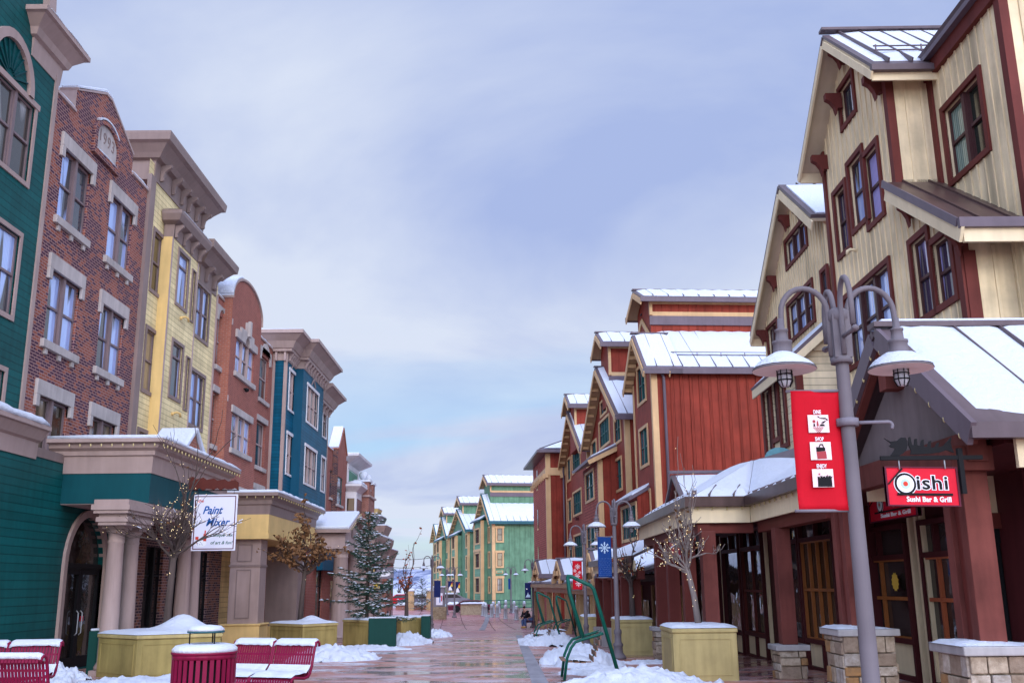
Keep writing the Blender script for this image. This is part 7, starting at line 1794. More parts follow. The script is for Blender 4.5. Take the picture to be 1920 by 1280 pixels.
# ================================================================ street lamps and banners
def lamp_proto(label):
    t = thing('street_lamp', label, 'street lamp', (0,0,0), 'gooseneck street lamps'); H = 3.72
    MB().lathe((0,0,0), [(.20,0),(.20,.05),(.17,.10),(.12,.16),(.11,.30),(.13,.33),(.13,.37),(.09,.42),(.085,.60),(.10,.64),(.10,.70),(.066,.75),(.062,1.5),(.050,H-.35),(.050,H-.3)], 20).build('pole', M['lamp_grey'], t)
    c = MB(); c.lathe((0,0,H-.36), [(.085,0),(.085,.04),(.075,.05),(.075,.34),(.09,.35),(.09,.42),(.05,.45),(.0,.46)], 16)
    for k in range(4):
        an = R(45+90*k); c.box(turned(0,0,0), .07*math.sin(an)-.02, .07*math.sin(an)+.02, .07*math.cos(an)-.02, .07*math.cos(an)+.02, H-.32, H+.03)
    c.build('head_collar', M['lamp_grey'], t)
    for s in (-1,1):
        pts = [(s*.075,0,H-.30),(s*.078,0,H-.05)]+[(s*(.265-.187*math.cos(math.pi*k/12)),0,H+.05+.21*math.sin(math.pi*k/12)) for k in range(13)]+[(s*.455,0,H-.02),(s*.46,0,H-.05)]
        a = MB().tube(pts, .023, 10).build('arm', M['lamp_grey'], t)
        x = s*.46
        sh = MB().lathe((x,0,H-.41), [(.25,0),(.245,.012),(.19,.055),(.12,.10),(.075,.125),(.072,.21),(.078,.215),(.078,.235),(.05,.24),(.045,.31),(.052,.315),(.052,.33),(.028,.34),(.026,.42)], 28).build('shade', M['lamp_grey'], t)
        MB().lathe((x,0,H-.416), [(.0,.10),(.07,.10),(.12,.085),(.19,.045),(.247,.004),(.247,.0),(.0,.0)][:5], 28).build('shade_lining', M['lamp_inside'], sh)
        MB().lathe((x,0,H-.49), [(.012,-.055),(.038,-.045),(.052,-.01),(.052,.10)], 14).build('glass_jar', M['clear_jar'], sh)
        c = MB()
        for zz in (-.0,.045,.09): c.tube([(x+.060*math.cos(2*math.pi*k/16),.060*math.sin(2*math.pi*k/16),H-.49+zz) for k in range(17)], .005, 5, False)
        for k in range(8):
            an = 2*math.pi*k/8; c.tube([(x+.06*math.cos(an),.06*math.sin(an),H-.38),(x+.06*math.cos(an),.06*math.sin(an),H-.50),(x+.035*math.cos(an),.035*math.sin(an),H-.545)], .004, 4, False)
        c.build('wire_cage', M['black_metal'], sh)
        c = MB(); v = []; n_ = 20
        for r_, z_ in ((.245,.014),(.20,.056),(.15,.088),(.10,.118),(.082,.128)):
            for k in range(n_):
                an = 2*math.pi*k/n_; f = .5+.5*math.sin(an*2+s*1.3+r_*6); v.append((x+r_*math.cos(an), r_*math.sin(an), H-.41+z_+.004+.016*f*(1 if .09 < r_ < .24 else .2)))
        c.add(v, [(i*n_+k,i*n_+(k+1)%n_,(i+1)*n_+(k+1)%n_,(i+1)*n_+k) for i in range(4) for k in range(n_)], True).build('snow_cap', M['snow'], sh)
    for s in (-1,1):
        pts = [(0,s*.075,H-.30),(0,s*.078,H-.05)]+[(0,s*(.20-.122*math.cos(math.pi*k/12)),H+.05+.24*math.sin(math.pi*k/12)) for k in range(13)]+[(0,s*.322,H-.12)]
        MB().tube(pts, .022, 10).build('hook_loop', M['lamp_grey'], t)
        c = MB(); c.tube([(0,s*.05,H-.16),(0,s*.36,H-.16)], .017, 8); c.lathe((0,s*.36,H-.185), [(.01,0),(.026,.012),(.03,.025),(.026,.038),(.01,.05)], 10); c.build('cross_bar', M['lamp_grey'], t)
    return t
LP = lamp_proto('tall grey gooseneck lamp in the right foreground carrying the red Dine Shop Enjoy banner')
YL = 7.6; XLp = (aty(1576,655,YL).x+aty(1634,1280,YL).x)/2
def place_lamp(t, x, y, h=None, rot=0):
    t.location = (x,y,gz(y)); t.rotation_euler = (0,0,rot); k = (h/4.0) if h else 1; t.scale = (k,k,k); return t
z_top = aty(1600,522,YL-.2).z; place_lamp(LP, XLp, YL, z_top-gz(YL))
lamps = [(LP, XLp, YL)]
def lamp_at(px, py_base, label, h=4.0, xy=None):
    c = copy_tree(LP); c['label'] = label
    if xy: x, y = xy
    else: p_ = gr(px, py_base); x, y = p_.x, p_.y
    place_lamp(c, x, y, h); lamps.append((c,x,y)); return x, y
l2 = lamp_at(1160,1235,'second grey gooseneck lamp on the right, with the blue snowflake banner', 3.95)
l3 = lamp_at(0,0,'grey gooseneck lamp holding the red snowflake banner before the tan walk', 3.9, (aty(1097,1100,33.5).x, 33.5))
l4 = lamp_at(0,0,'grey lamp at the far right end of the street with a navy banner', 4.1, (aty(999,1100,63).x, 63))
l5 = lamp_at(809,1182,'grey lamp on the left edge of the plaza carrying a dark banner', 4.1)
l6 = lamp_at(852,1157,'grey lamp in mid plaza with a banner on each side', 4.2)
l7 = lamp_at(0,0,'distant grey lamp before the mint green end wall with a pale blue banner', 4.2, (aty(958,1100,96).x, 96))
l8 = lamp_at(0,0,'distant grey lamp behind the information kiosk', 4.2, (aty(838,1100,93).x, 93))
def banner(x0, x1, z0, z1, y, mat, label, art=None, rods=1, xpole=None, group=None):
    t = thing('street_banner', label, 'banner', ((x0+x1)/2,y,z0), group)
    nx, nz = 8, 18; v = []
    for i in range(nx+1):
        for j in range(nz+1):
            u, w = i/nx, j/nz; v.append((x0+(x1-x0)*u, y+.012*math.sin(u*5+w*4)+.006*math.sin(w*11), z0+(z1-z0)*w))
    fs = [(i*(nz+1)+j,(i+1)*(nz+1)+j,(i+1)*(nz+1)+j+1,i*(nz+1)+j+1) for i in range(nx) for j in range(nz)]
    cl = MB().add(v, fs, True).build('cloth', M[mat], t)
    m_ = cl.modifiers.new('cloth thickness', 'SOLIDIFY'); m_.thickness = .004
    c = MB()
    for z_ in (z0, z1):
        e0, e1 = (min(x0,x1)-.03, max(x0,x1)+.02)
        c.tube([(e0,y+.0,z_),(e1,y,z_)], .012, 8)
    c.build('rod', M['lamp_grey_light'], t)
    if xpole is not None:
        for z_ in (z0, z1):
            xe = x1 if abs(xpole-x1) < abs(xpole-x0) else x0
            MB().bar((xe,y,z_),(xpole,y,z_), .04,.05).build('rod_clamp', M['lamp_grey_light'], t)
    if art: art(t, lambda u, w, d=.024: Vector((x0+(x1-x0)*u, y-d, z0+(z1-z0)*w)), abs(x1-x0), z1-z0)
    return t
def poly(P, par, pts, mat, name, d=.024):
    MB().add([P(u,w,d) for u,w in pts], [tuple(t_) for t_ in tessellate_polygon([[Vector((u,w,0)) for u,w in pts]])]).build(name, M[mat], par)
def circ(u, w, r, asp, n=12): return [(u+r*math.cos(2*math.pi*k/n), w+r*asp*math.sin(2*math.pi*k/n)) for k in range(n)]
def art_dine(t, P, w_, h_):
    asp = w_/h_
    for k, (txt, wt, wb) in enumerate((('DINE',.815,.715),('SHOP',.587,.487),('ENJOY',.362,.262))):
        c = MB(); text_mesh(c, txt, P(.50,wt,.025), (1,0,0), (0,0,1), h_*.032, .003, bold=.02, xs=.62); c.build('lettering', M['white'], t)
        hh_ = .077; sq = [(.30,wb-hh_+.005),(.72,wb-hh_+.005),(.72,wb+hh_),(.30,wb+hh_)]
        poly(P, t, sq, 'banner_pink', 'picture_square', .026)
    d = .029
    # dine: smoke curl, dome, bottle, flower and a heart of dots
    b = .715
    poly(P, t, [(.49,b+.062),(.56,b+.045),(.66,b+.04),(.68,b+.03),(.60,b+.02),(.56,b+.008),(.61,b+.004),(.66,b+.024),(.71,b+.034),(.66,b+.052),(.55,b+.052),(.51,b+.068)], 'black_metal', 'picture_mark', d)
    poly(P, t, circ(.58,b-.018,.055,asp*.8)[:7], 'black_metal', 'picture_mark', d)
    poly(P, t, [(.47,b-.018),(.51,b-.018),(.505,b+.015),(.49,b+.03),(.475,b+.015)], 'rose_ink', 'picture_mark', d)
    poly(P, t, circ(.42,b+.022,.03,asp), 'rose_ink', 'picture_mark', d); poly(P, t, [(.40,b-.02),(.44,b-.02),(.43,b+.005),(.41,b+.005)], 'black_metal', 'picture_mark', d)
    for r_ in range(5):
        for q in range(6-r_):
            poly(P, t, circ(.50+(q-(5-r_)/2)*.036, b-.030-.0095*r_, .012, asp, 6), 'rose_ink', 'picture_mark', d)
    b = .487
    poly(P, t, [(.43,b-.065),(.62,b-.062),(.61,b-.0),(.42,b-.005)], 'rose_ink', 'picture_mark', d)
    poly(P, t, [(.42,b-.004),(.60,b+.002),(.60,b+.03),(.42,b+.035)], 'black_metal', 'picture_mark', d)
    poly(P, t, [(.47,b+.035),(.50,b+.06),(.56,b+.06),(.58,b+.03),(.56,b+.03),(.545,b+.05),(.51,b+.05),(.49,b+.033)], 'black_metal', 'picture_mark', d)
    b = .262
    rn = random.Random(3)
    for k in range(5):
        u = .43+.055*k; h2 = rn.uniform(.01,.025); poly(P, t, [(u-.035,b-.068),(u+.03,b-.068),(u+.028,b-.02+h2),(u+.05,b+.0+h2),(u+.01,b-.01+h2),(u-.03,b+.004+h2),(u-.03,b-.03)], 'black_metal', 'picture_mark', d+.0002*k); poly(P, t, circ(u,b-.004+h2,.016,asp,8), 'black_metal', 'picture_mark', d+.0002*k)
    for u, w, r_ in ((.44,b+.035,.03),(.60,b+.025,.016),(.57,b+.045,.01)):
        poly(P, t, [(u+r_*(1 if k%2 else .35)*math.cos(math.pi*k/7), w+r_*(1 if k%2 else .35)*asp*math.sin(math.pi*k/7)) for k in range(14)], 'rose_ink', 'picture_mark', d)
def flake(P, t, cu, cw, r, asp, mat='pale_blue', d=.026):
    q = lambda an, rr: (cu+rr*math.cos(an), cw+rr*asp*math.sin(an))
    for k in range(8):
        an = math.pi*k/4+math.pi/2; n_ = an+math.pi/2; wv = r*.05
        a0, a1 = q(an, r*.16), q(an, r*(1 if k%2==0 else .85)); ox, oz = wv*math.cos(n_), wv*asp*math.sin(n_)
        poly(P, t, [(a0[0]-ox,a0[1]-oz),(a0[0]+ox,a0[1]+oz),(a1[0]+ox,a1[1]+oz),(a1[0]-ox,a1[1]-oz)], mat, 'snowflake_arm', d)
        for f in (.5,.72):
            for s in (-1,1):
                b0 = q(an, r*f); b1 = q(an+s*.30*(.6/f), r*(f+.2)); b2 = q(an, r*(f+.10))
                poly(P, t, [b0,b1,b2] if s > 0 else [b0,b2,b1], mat, 'snowflake_arm', d+.0005)
    poly(P, t, circ(cu,cw,r*.12,asp,8), mat, 'snowflake_arm', d+.001)
bx0 = aty(1488,735,YL).x; bx1 = aty(1576,735,YL).x; bz1 = aty(1530,733,YL).z; bz0 = aty(1540,957,YL).z
bx0, bx1 = aty(1490,850,YL).x, aty(1583,850,YL).x
banner(bx0, bx1, bz0, bz1, YL, 'banner_red', 'long red banner reading Dine Shop Enjoy on the nearest lamp', art_dine, xpole=XLp)
MB_r = MB().lathe((XLp,YL,gz(YL)+0), [(.085,aty(1590,792,YL).z-gz(YL)-.03),(.085,aty(1590,792,YL).z-gz(YL)+.03)], 16); o_ = MB_r.build('pole_band', M['lamp_grey_light'], None, origin=(XLp,YL,gz(YL))); o_.parent = LP; o_.matrix_parent_inverse = LP.matrix_world.inverted() if False else Matrix.Identity(4)
bpy.context.view_layer.update(); o_.matrix_basis = LP.matrix_world.inverted() @ Matrix.Translation(Vector((XLp,YL,gz(YL))))
zz = aty(1590,793,YL).z
hk = MB().tube([(XLp+.08,YL-.02,zz),(XLp+.30,YL-.05,zz+.0)]+[(XLp+.30+.03*math.sin(a_*.5),YL-.05,zz-.03+.03*math.cos(a_*.5)) for a_ in range(1,6)], .014, 8).build('arm_bracket', M['lamp_grey_light'], None, origin=(XLp,YL,zz)); hk.parent = LP; hk.matrix_basis = LP.matrix_world.inverted() @ Matrix.Translation(Vector((XLp,YL,zz)))
def banner_px(x0, y0, x1, y1, Y, *a, **k):
    p0, p1 = aty(x0,y0,Y), aty(x1,y1,Y); return banner(p0.x, p1.x, p1.z, p0.z, Y, *a, **k)
def art_blue(t, P, w_, h_):
    asp = w_/h_; flake(P, t, .5,.73,.42,asp)
    for j in range(9):
        for i in range(8): poly(P, t, circ(.1+.115*i+(.05 if j%2 else 0), .06+.05*j, .010, asp, 5), 'pale_blue', 'dot', .026)
def art_redflakes(t, P, w_, h_):
    asp = w_/h_
    poly(P, t, [(.05,.02),(.95,.02),(.95,.45),(.05,.45)], 'banner_red', 'field', .025)
    for u,w,r_ in ((.55,.80,.30),(.25,.66,.2),(.75,.60,.18),(.45,.47,.33),(.62,.22,.36)): flake(P, t, u,w,r_,asp,'white')
def art_navy(t, P, w_, h_):
    poly(P, t, [(.1,.1),(.9,.1),(.8,.28),(.65,.24),(.5,.42),(.35,.25),(.2,.2)], 'pale_blue', 'mountain', .03); poly(P, t, circ(.3,.62,.12,w_/h_,8), 'white', 'moon', .03)
def art_colour(t, P, w_, h_):
    poly(P, t, [(.1,.05),(.9,.05),(.75,.3),(.5,.5),(.2,.35)], 'white', 'shape', .03); poly(P, t, [(.5,.5),(.9,.4),(.95,.65),(.7,.72)], 'banner_yellow', 'shape', .031); poly(P, t, [(.6,.72),(.95,.66),(.9,.92)], 'banner_orange', 'shape', .032)
banner_px(1120,1006,1148,1082,l2[1], 'banner_blue', 'blue banner with one white snowflake over small dots', art_blue, xpole=l2[0])
banner_px(1073,1051,1092,1105,l3[1], 'banner_red', 'small red banner covered with white snowflakes', art_redflakes, xpole=l3[0])
banner_px(984,1092,996,1122,l4[1], 'banner_navy', 'navy banner with a pale mountain on the far right lamp', art_navy, xpole=l4[0])
banner_px(814,1088,826,1119,l5[1], 'banner_navy', 'dark navy banner on the lamp at the left edge of the plaza', None, xpole=l5[0])
banner_px(840,1089,849,1107,l6[1], 'banner_navy', 'navy, white and yellow banner on the left of the mid-plaza lamp', art_colour, xpole=l6[0])
banner_px(854,1090,863,1111,l6[1], 'banner_navy', 'navy, white and yellow banner on the right of the mid-plaza lamp', art_colour, xpole=l6[0])
banner_px(953,1084,957,1104,l7[1], 'banner_blue', 'narrow bright blue banner far off before the mint green end wall', None, xpole=l7[0])
# ================================================================ planters
def planter(label, corners, h, snow=.06, mat='olive', mound=None, inset_panels=True, seed=1):
    """corners: footprint, counter-clockwise, first = nearest"""
    cen = sum((Vector((x,y,0)) for x,y in corners), Vector())/len(corners); g = min(gz(y) for x,y in corners)-.02
    t = thing('planter', label, 'planter', (cen.x,cen.y,g), 'big olive street planters'); n_ = len(corners)
    ring = lambda k, z: [Vector((cen.x+(x-cen.x)*k, cen.y+(y-cen.y)*k, z)) for x,y in corners]
    top = g+.02+h
    def solid(k0, z0, k1, z1):
        a, b = ring(k0,z0), ring(k1,z1); return MB().add(a+b, [tuple(reversed(range(n_))), tuple(range(n_,2*n_))]+[(i,(i+1)%n_,n_+(i+1)%n_,n_+i) for i in range(n_)])
    solid(1,g,1,top-.08).build('box', M[mat], t, .02); solid(1.03,top-.079,1.03,top).build('rim', M['olive_light'], t, .02)
    if inset_panels:
        for i in range(n_):
            p0, p1 = Vector((*corners[i],0)), Vector((*corners[(i+1)%n_],0)); d = (p1-p0); ln = d.length; d.normalize(); nr = Vector((d.y,-d.x,0))
            if nr.dot(p0-cen) < 0: nr = -nr
            if ln < .4: continue
            c = MB(); m_ = .11; z0_, z1_ = g+.14, top-.17; wd = .018
            q = lambda s, z, o=.006: p0+d*s+nr*o+Vector((0,0,z))
            for (s0,s1,za,zb_) in ((m_,ln-m_,z0_,z0_+wd),(m_,ln-m_,z1_-wd,z1_),(m_,m_+wd,z0_+wd,z1_-wd),(ln-m_-wd,ln-m_,z0_+wd,z1_-wd)):
                c.hexa([q(s0,za,-.01),q(s1,za,-.01),q(s1,za,.012),q(s0,za,.012),q(s0,zb_,-.01),q(s1,zb_,-.01),q(s1,zb_,.012),q(s0,zb_,.012)])
            c.build('panel_mould', M[mat], t)
    # snow lying on top, with optional mound
    K = 10; v = [cen+Vector((0,0,top+.02))]; fs = []; rn = random.Random(seed)
    m_ = n_*6
    for r_ in range(1,K+1):
        for i in range(m_):
            e = i/6; a = Vector((*corners[int(e)%n_],0)); b = Vector((*corners[(int(e)+1)%n_],0)); p_ = a.lerp(b, e-int(e)); f = r_/K
            p_ = cen+(p_-cen)*f*1.035; hgt = snow*(1-f**9)+.006
            if mound:
                mx_, my_, mr, mh = mound; dd_ = math.hypot(p_.x-mx_, p_.y-my_)/mr; hgt += mh*math.exp(-dd_*dd_)
            hgt += .022*mnoise.noise(p_*3+Vector((seed,0,0)))*(1-f**4)
            v.append(Vector((p_.x,p_.y,top+max(.003,hgt))))
    v[0].z = top+snow+(mound[3]*math.exp(-((cen.x-mound[0])**2+(cen.y-mound[1])**2)/mound[2]**2) if mound else 0)
    for i in range(m_): fs.append((0,1+i,1+(i+1)%m_))
    for r_ in range(K-1):
        for i in range(m_): a = 1+r_*m_; fs.append((a+i,a+m_+i,a+m_+(i+1)%m_,a+(i+1)%m_))
    MB().add(v, fs, True).build('snow_cap', M['snow'], t)
    return t, cen, top
X = lambda px, Y, py=1200: aty(px,py,Y).x
def quadp(near, left, right):   # near corner, left corner, right corner -> parallelogram, counter-clockwise
    n_, l_, r_ = Vector((*near,0)), Vector((*left,0)), Vector((*right,0)); f = l_+r_-n_
    return [(n_.x,n_.y),(r_.x,r_.y),(f.x,f.y),(l_.x,l_.y)]
P1c = quadp((X(258,20.45),20.45),(X(185,21.5),21.5),(X(414,21.2),21.2))
P1c = [P1c[0],P1c[1],(P1c[1][0]-.35,P1c[1][1]+1.3),(P1c[3][0]+.45,P1c[3][1]+1.1),P1c[3]]
p1, p1cen, p1top = planter('long olive planter on the left holding the bare tree strung with lights', P1c, .88, .07, mound=(X(338,21.6),21.7,.40,.30), seed=2)
p2, p2cen, p2top = planter('olive planter in front of the brown-leaved tree', quadp((X(567,30.6),30.6),(X(505,31.9),31.9),(X(632,31.7),31.7)), .90, .06, mound=(X(583,31.9),31.9,.3,.16), seed=3)
p3, p3cen, p3top = planter('olive planter under the snowy spruce with a green cabinet against it', quadp((X(690,35.3),35.3),(X(642,36.3),36.3),(X(738,36.4),36.4)), .93, .06, seed=4)
p4, p4cen, p4top = planter('farthest olive planter on the left, under the red-budded sapling', quadp((X(752,44.0),44.0),(X(722,45.6),45.6),(X(800,45.4),45.4)), .90, .07, seed=5)
def box_c(x0, x1, y0, y1): return [(x0,y0),(x1,y0),(x1,y1),(x0,y1)]
xr0, xr1 = X(1263,18.5,1225), X(1384,18.5,1225)
p5, p5cen, p5top = planter('nearest olive planter on the right, under the pale bare tree', box_c(xr0,xr1,18.5,19.8), 0, .05) if False else planter('nearest olive planter on the right, under the pale bare tree', box_c(xr0,xr1,18.5,19.9), .93, .06, mat='olive_light', seed=6)
p6, p6cen, p6top = planter('second olive planter on the right, behind the second lamp', box_c(X(1157,28),X(1225,28),28,29.4), .95, .06, mat='olive_light', seed=7)
p7, p7cen, p7top = planter('farthest olive planter on the right, half hidden by lamp poles', box_c(X(1094,35.5),X(1143,35.5),35.5,36.9), .95, .06, mat='olive_light', seed=8)
for c_ in (p5,p6,p7): pass
def cabinet(label, x0, x1, y0, y1, h):
    t = thing('utility_cabinet', label, 'cabinet', ((x0+x1)/2,(y0+y1)/2,gz(y0)), 'dark green cabinets beside planters')
    MB().box(WF, y0, y1, x0, x1, gz(y0)-.02, gz(y0)+h).build('body', M['pine_green'], t, .02)
    MB().box(WF, y0-.012, y0-.001, x0+.06, x1-.06, gz(y0)+.08, gz(y0)+h-.1).build('door', M['pine_green'], t)
    c = MB(); snowcap(c, turned(x0,y0,0), 0, y1-y0, 0, x1-x0, gz(y0)+h, .06) if False else c.box(WF, y0+.02, y1-.02, x0+.02, x1-.02, gz(y0)+h+.001, gz(y0)+h+.05); c.build('snow_cap', M['snow'], t, .02)
cabinet('dark green cabinet between the arched door and the long olive planter', X(163,21.9,1225), X(185,21.9,1225), 21.9, 22.4, .90)
cabinet('dark green cabinet against the planter of the snowy spruce', X(690,35.0), X(742,35.0), 35.0, 35.25, .95)
cabinet('dark green cabinet at the end of the farthest left planter', X(789,44.3), X(806,44.3), 44.3, 45.1, .92)
# ================================================================ trees
def grow(mb, p, d, ln, r, depth, rn, tips, spread=.5, up=.15, kids_=(2,4), seg=4, wob=.30, shrink=.70, rmin=.0045):
    pts = [Vector(p)]; rs = [r]; d = Vector(d).normalized()
    for i in range(seg):
        d = (d+Vector((rn.uniform(-wob,wob),rn.uniform(-wob,wob),rn.uniform(-wob,wob)+up*.3))).normalized()
        pts.append(pts[-1]+d*ln/seg); rs.append(max(rmin, r*(1-(i+1)/seg*.42)))
    mb.tube(pts, rs, 7 if r > .02 else 5, False)
    for q in pts[1:]: tips.append((q, d, depth))
    if depth == 0: return
    for k in range(rn.randint(*kids_)):
        f = rn.uniform(.35,1) if k else 1; q = pts[0].lerp(pts[-1], f) if f < 1 else pts[-1]
        i = min(seg, max(1,int(f*seg))); q = pts[i]
        ax = Vector((rn.gauss(0,1),rn.gauss(0,1),rn.gauss(0,.5))); ax = (ax-d*ax.dot(d)); ax.normalize()
        nd = (d+ax*spread*rn.uniform(.6,1.5)+Vector((0,0,up))).normalized()
        grow(mb, q, nd, ln*shrink*rn.uniform(.75,1.15), max(rmin, rs[i]*.72), depth-1, rn, tips, spread, up, kids_, max(2,seg-1), wob, shrink, rmin)
def dots(par, tips, n, rad, mat, name, rn, zmin=None):
    mb = MB()
    for k in range(n):
        q, d, dep = rn.choice(tips); q = q+Vector([rn.uniform(-.03,.03) for _ in range(3)])
        a = rad; mb.add([q+Vector(v) for v in ((a,0,0),(-a,0,0),(0,a,0),(0,-a,0),(0,0,a),(0,0,-a))], [(0,2,4),(2,1,4),(1,3,4),(3,0,4),(2,0,5),(1,2,5),(3,1,5),(0,3,5)])
    o = mb.build(name, M[mat], par); o['kind'] = 'stuff'; return o
def leaves(par, tips, n, size, mat, rn, droop=.6, curl=True, name='leaves'):
    mb = MB()
    for k in range(n):
        q, d, dep = rn.choice(tips); q = q+Vector([rn.uniform(-.05,.05) for _ in range(3)])
        a = Vector((rn.gauss(0,1),rn.gauss(0,1),-droop+rn.gauss(0,.5))).normalized(); b = a.cross(Vector((rn.gauss(0,1),rn.gauss(0,1),rn.gauss(0,1)))).normalized(); c = a.cross(b)
        s = size*rn.uniform(.6,1.3); w = s*.33
        mb.add([q, q+a*s*.35+b*w+c*w*.5, q+a*s*.75+b*w*.7+c*w*.4, q+a*s, q+a*s*.75-b*w*.7+c*w*.4, q+a*s*.35-b*w+c*w*.5, q+a*s*.5-c*w*.3], [(0,1,6),(1,2,6),(2,3,6),(3,4,6),(4,5,6),(5,0,6)])
    o = mb.build(name, M[mat], par); o['kind'] = 'stuff'; return o
def bare_tree(label, px, py_base, Y, top_px, spread_px, seed, bark, lights=0, leaf=None, trunk_frac=.42, lean=0, nlimb=7, leafn=0, leafmat='dead_leaf', leafsize=.08, depth=3, r0=.055, z0=None, limb_up=.25, limbspread=.5, leader=True):
    rn = random.Random(seed); b = aty(px,py_base,Y); z0 = z0 if z0 is not None else b.z
    zt = aty(px,top_px,Y).z; W2 = abs(aty(px+spread_px,py_base,Y).x-b.x); H = zt-z0
    t = thing('tree', label, 'tree', (b.x,Y,z0)); tips = []; mb = MB()
    fork = Vector((b.x+lean, Y, z0+H*trunk_frac))
    mid = Vector((b.x+lean*.4,Y,z0+H*trunk_frac*.5))
    MB().tube([Vector((b.x,Y,z0-.15)),mid,fork], [r0*1.25,r0,r0*.8], 10).build('trunk', M[bark], t)
    for k in range(nlimb):
        an = 2*math.pi*k/nlimb+rn.uniform(-.4,.4); d = Vector((math.cos(an),math.sin(an)*.8,limb_up+rn.uniform(0,.7)))
        L_ = W2*rn.uniform(.36,.55)
        grow(mb, fork+Vector((0,0,rn.uniform(-.1,.12)*H*.5)), d, L_, r0*.42, depth-1, rn, tips, limbspread, .18)
    if leader: grow(mb, fork, (0.02,0,1), (zt-fork.z)*.55, r0*.45, depth-1, rn, tips, .35, .3, seg=5); grow(mb, fork+Vector((.02,0,0)), (.1,.05,1), (zt-fork.z)*.95, r0*.35, 1, rn, tips, .3, .3, seg=6)
    mb.build('branches', M[bark], t)
    tr_tips = [(Vector((b.x,Y,z0)).lerp(fork, rn.random())+Vector((rn.uniform(-.06,.06),-.06,0)), Vector((0,0,1)), 0) for _ in range(12)]
    if lights: dots(t, tips*1+tr_tips*3, lights, .0075, 'warm_bulb', 'fairy_lights', rn)
    if leafn: leaves(t, [x_ for x_ in tips if x_[2] <= 1], leafn, leafsize, leafmat, rn)
    # snow lying along some limbs
    s = MB()
    for q, d, dep in rn.sample(tips, min(len(tips), 26)):
        if abs(d.z) < .55: s.bar(q+Vector((0,0,.018)), q+d*.14+Vector((0,0,.018)), .022, .018)
    s.build('branch_snow', M['snow'], t, .006)
    return t
bare_tree('bare tree wrapped in warm fairy lights in the long left planter', 312, 1168, 21.7, 835, 128, 11, 'bark', lights=230, trunk_frac=.40, lean=.06, nlimb=10, leafn=26, leafsize=.07, z0=p1top, limb_up=.25, r0=.075, depth=4)
bare_tree('small tree with curled brown leaves in the second left planter', 562, 1170, 31.9, 975, 92, 23, 'bark', lights=30, trunk_frac=.50, lean=.1, nlimb=8, leafn=680, leafsize=.15, z0=p2top, limb_up=.18, r0=.075)
bare_tree('pale bare tree with fairy lights in the nearest right planter', 1312, 1180, 19.2, 912, 88, 37, 'bark_pale', lights=150, trunk_frac=.42, lean=-.18, nlimb=8, leafn=26, leafsize=.10, z0=p5top, limb_up=.45, r0=.055, depth=4)
bare_tree('dark bare tree with a few red leaves behind the second right lamp', 1187, 1168, 28.8, 985, 62, 41, 'bark', lights=60, trunk_frac=.34, lean=-.02, nlimb=9, leafn=90, leafmat='red_leaf', leafsize=.09, z0=p6top, limb_up=.9, r0=.075, depth=4)
bare_tree('thin sapling with red buds in the farthest left planter', 762, 1160, 44.8, 1030, 34, 53, 'bark', trunk_frac=.36, lean=0, nlimb=6, leafn=110, leafmat='red_leaf', leafsize=.12, z0=p4top, limb_up=.8, r0=.08)
def spruce(label, x, y, z0, h, rad, seed, dens=1.0, nbr=None):
    rn = random.Random(seed); t = thing('spruce', label, 'tree', (x,y,z0))
    MB().tube([(x,y,z0-.1),(x+.03,y,z0+h*.5),(x-.02,y,z0+h)], [h*.020,h*.013,.01], 8).build('trunk', M['bark'], t)
    br, nd, sn = MB(), MB(), MB(); nb = nbr or int(h*24)
    for i in range(nb):
        f = ((i+rn.uniform(-1.5,1.5))/nb); f = min(.985,max(0,f)); z = z0+h*(.10+.90*f); R_ = rad*(1-f)**.8+.10
        an = i*2.4+rn.uniform(-.6,.6); L_ = R_*rn.choice((rn.uniform(.35,.75),rn.uniform(.7,1.0),rn.uniform(.85,1.3))); droop = -.45+.75*f+rn.uniform(-.18,.18)
        d = Vector((math.cos(an),math.sin(an),0)); side = Vector((-d.y,d.x,0)); bend = rn.uniform(-.25,.25); p0 = Vector((x,y,z)); curve = rn.uniform(.15,.5)
        at_ = lambda s_: p0+d*L_*s_+side*bend*L_*s_*s_+Vector((0,0,L_*(droop*s_+curve*s_*s_)))
        br.tube([at_(q/5) for q in range(6)], [.016,.012,.010,.008,.006,.004], 4, False)
        n_ = max(4,int(L_*13*dens))
        for q in range(n_):
            s_ = (q+.9)/n_; c0 = at_(s_)
            for sd_ in (-1,1,0):
                if rn.random() < .22: continue
                tl = (.07+.20*(1-s_)*min(1,L_))*rn.uniform(.6,1.3)
                e = c0+side*sd_*tl+d*tl*(.7 if sd_ else 1.1)+Vector((0,0,rn.uniform(-.09,.03)))
                for w in range(14):
                    g_ = rn.random(); m_ = c0.lerp(e,g_); u = Vector((rn.gauss(0,1),rn.gauss(0,1),rn.gauss(.1,1))).normalized()*rn.uniform(.03,.055); v_ = (e-c0).normalized()*.03; wd = u.cross(v_).normalized()*.006
                    nd.add([m_-wd,m_+wd,m_+u+v_+wd*.3,m_+u+v_-wd*.3], [(0,1,2,3)])
                if rn.random() < .22:
                    m_ = c0.lerp(e,rn.uniform(.3,.9))+Vector((0,0,.035)); s2 = rn.uniform(.022,.05); sn.blob(m_, s2*rn.uniform(1,1.9), s2*rn.uniform(1,1.9), s2*.5, rn.randint(0,9999), 6, 3, .3, -.4)
    o = br.build('branches', M['bark'], t); o = nd.build('needles', M['needle'], t); o['kind'] = 'stuff'; o = sn.build('snow_clumps', M['snow'], t); o['kind'] = 'stuff'
    return t
spz = aty(687,960,36.3).z
spruce('snow-dusted dark spruce in the third left planter', aty(687,1160,36.3).x, 36.3, p3top-.1, spz-p3top+.1, 1.42, 5, dens=1.35)
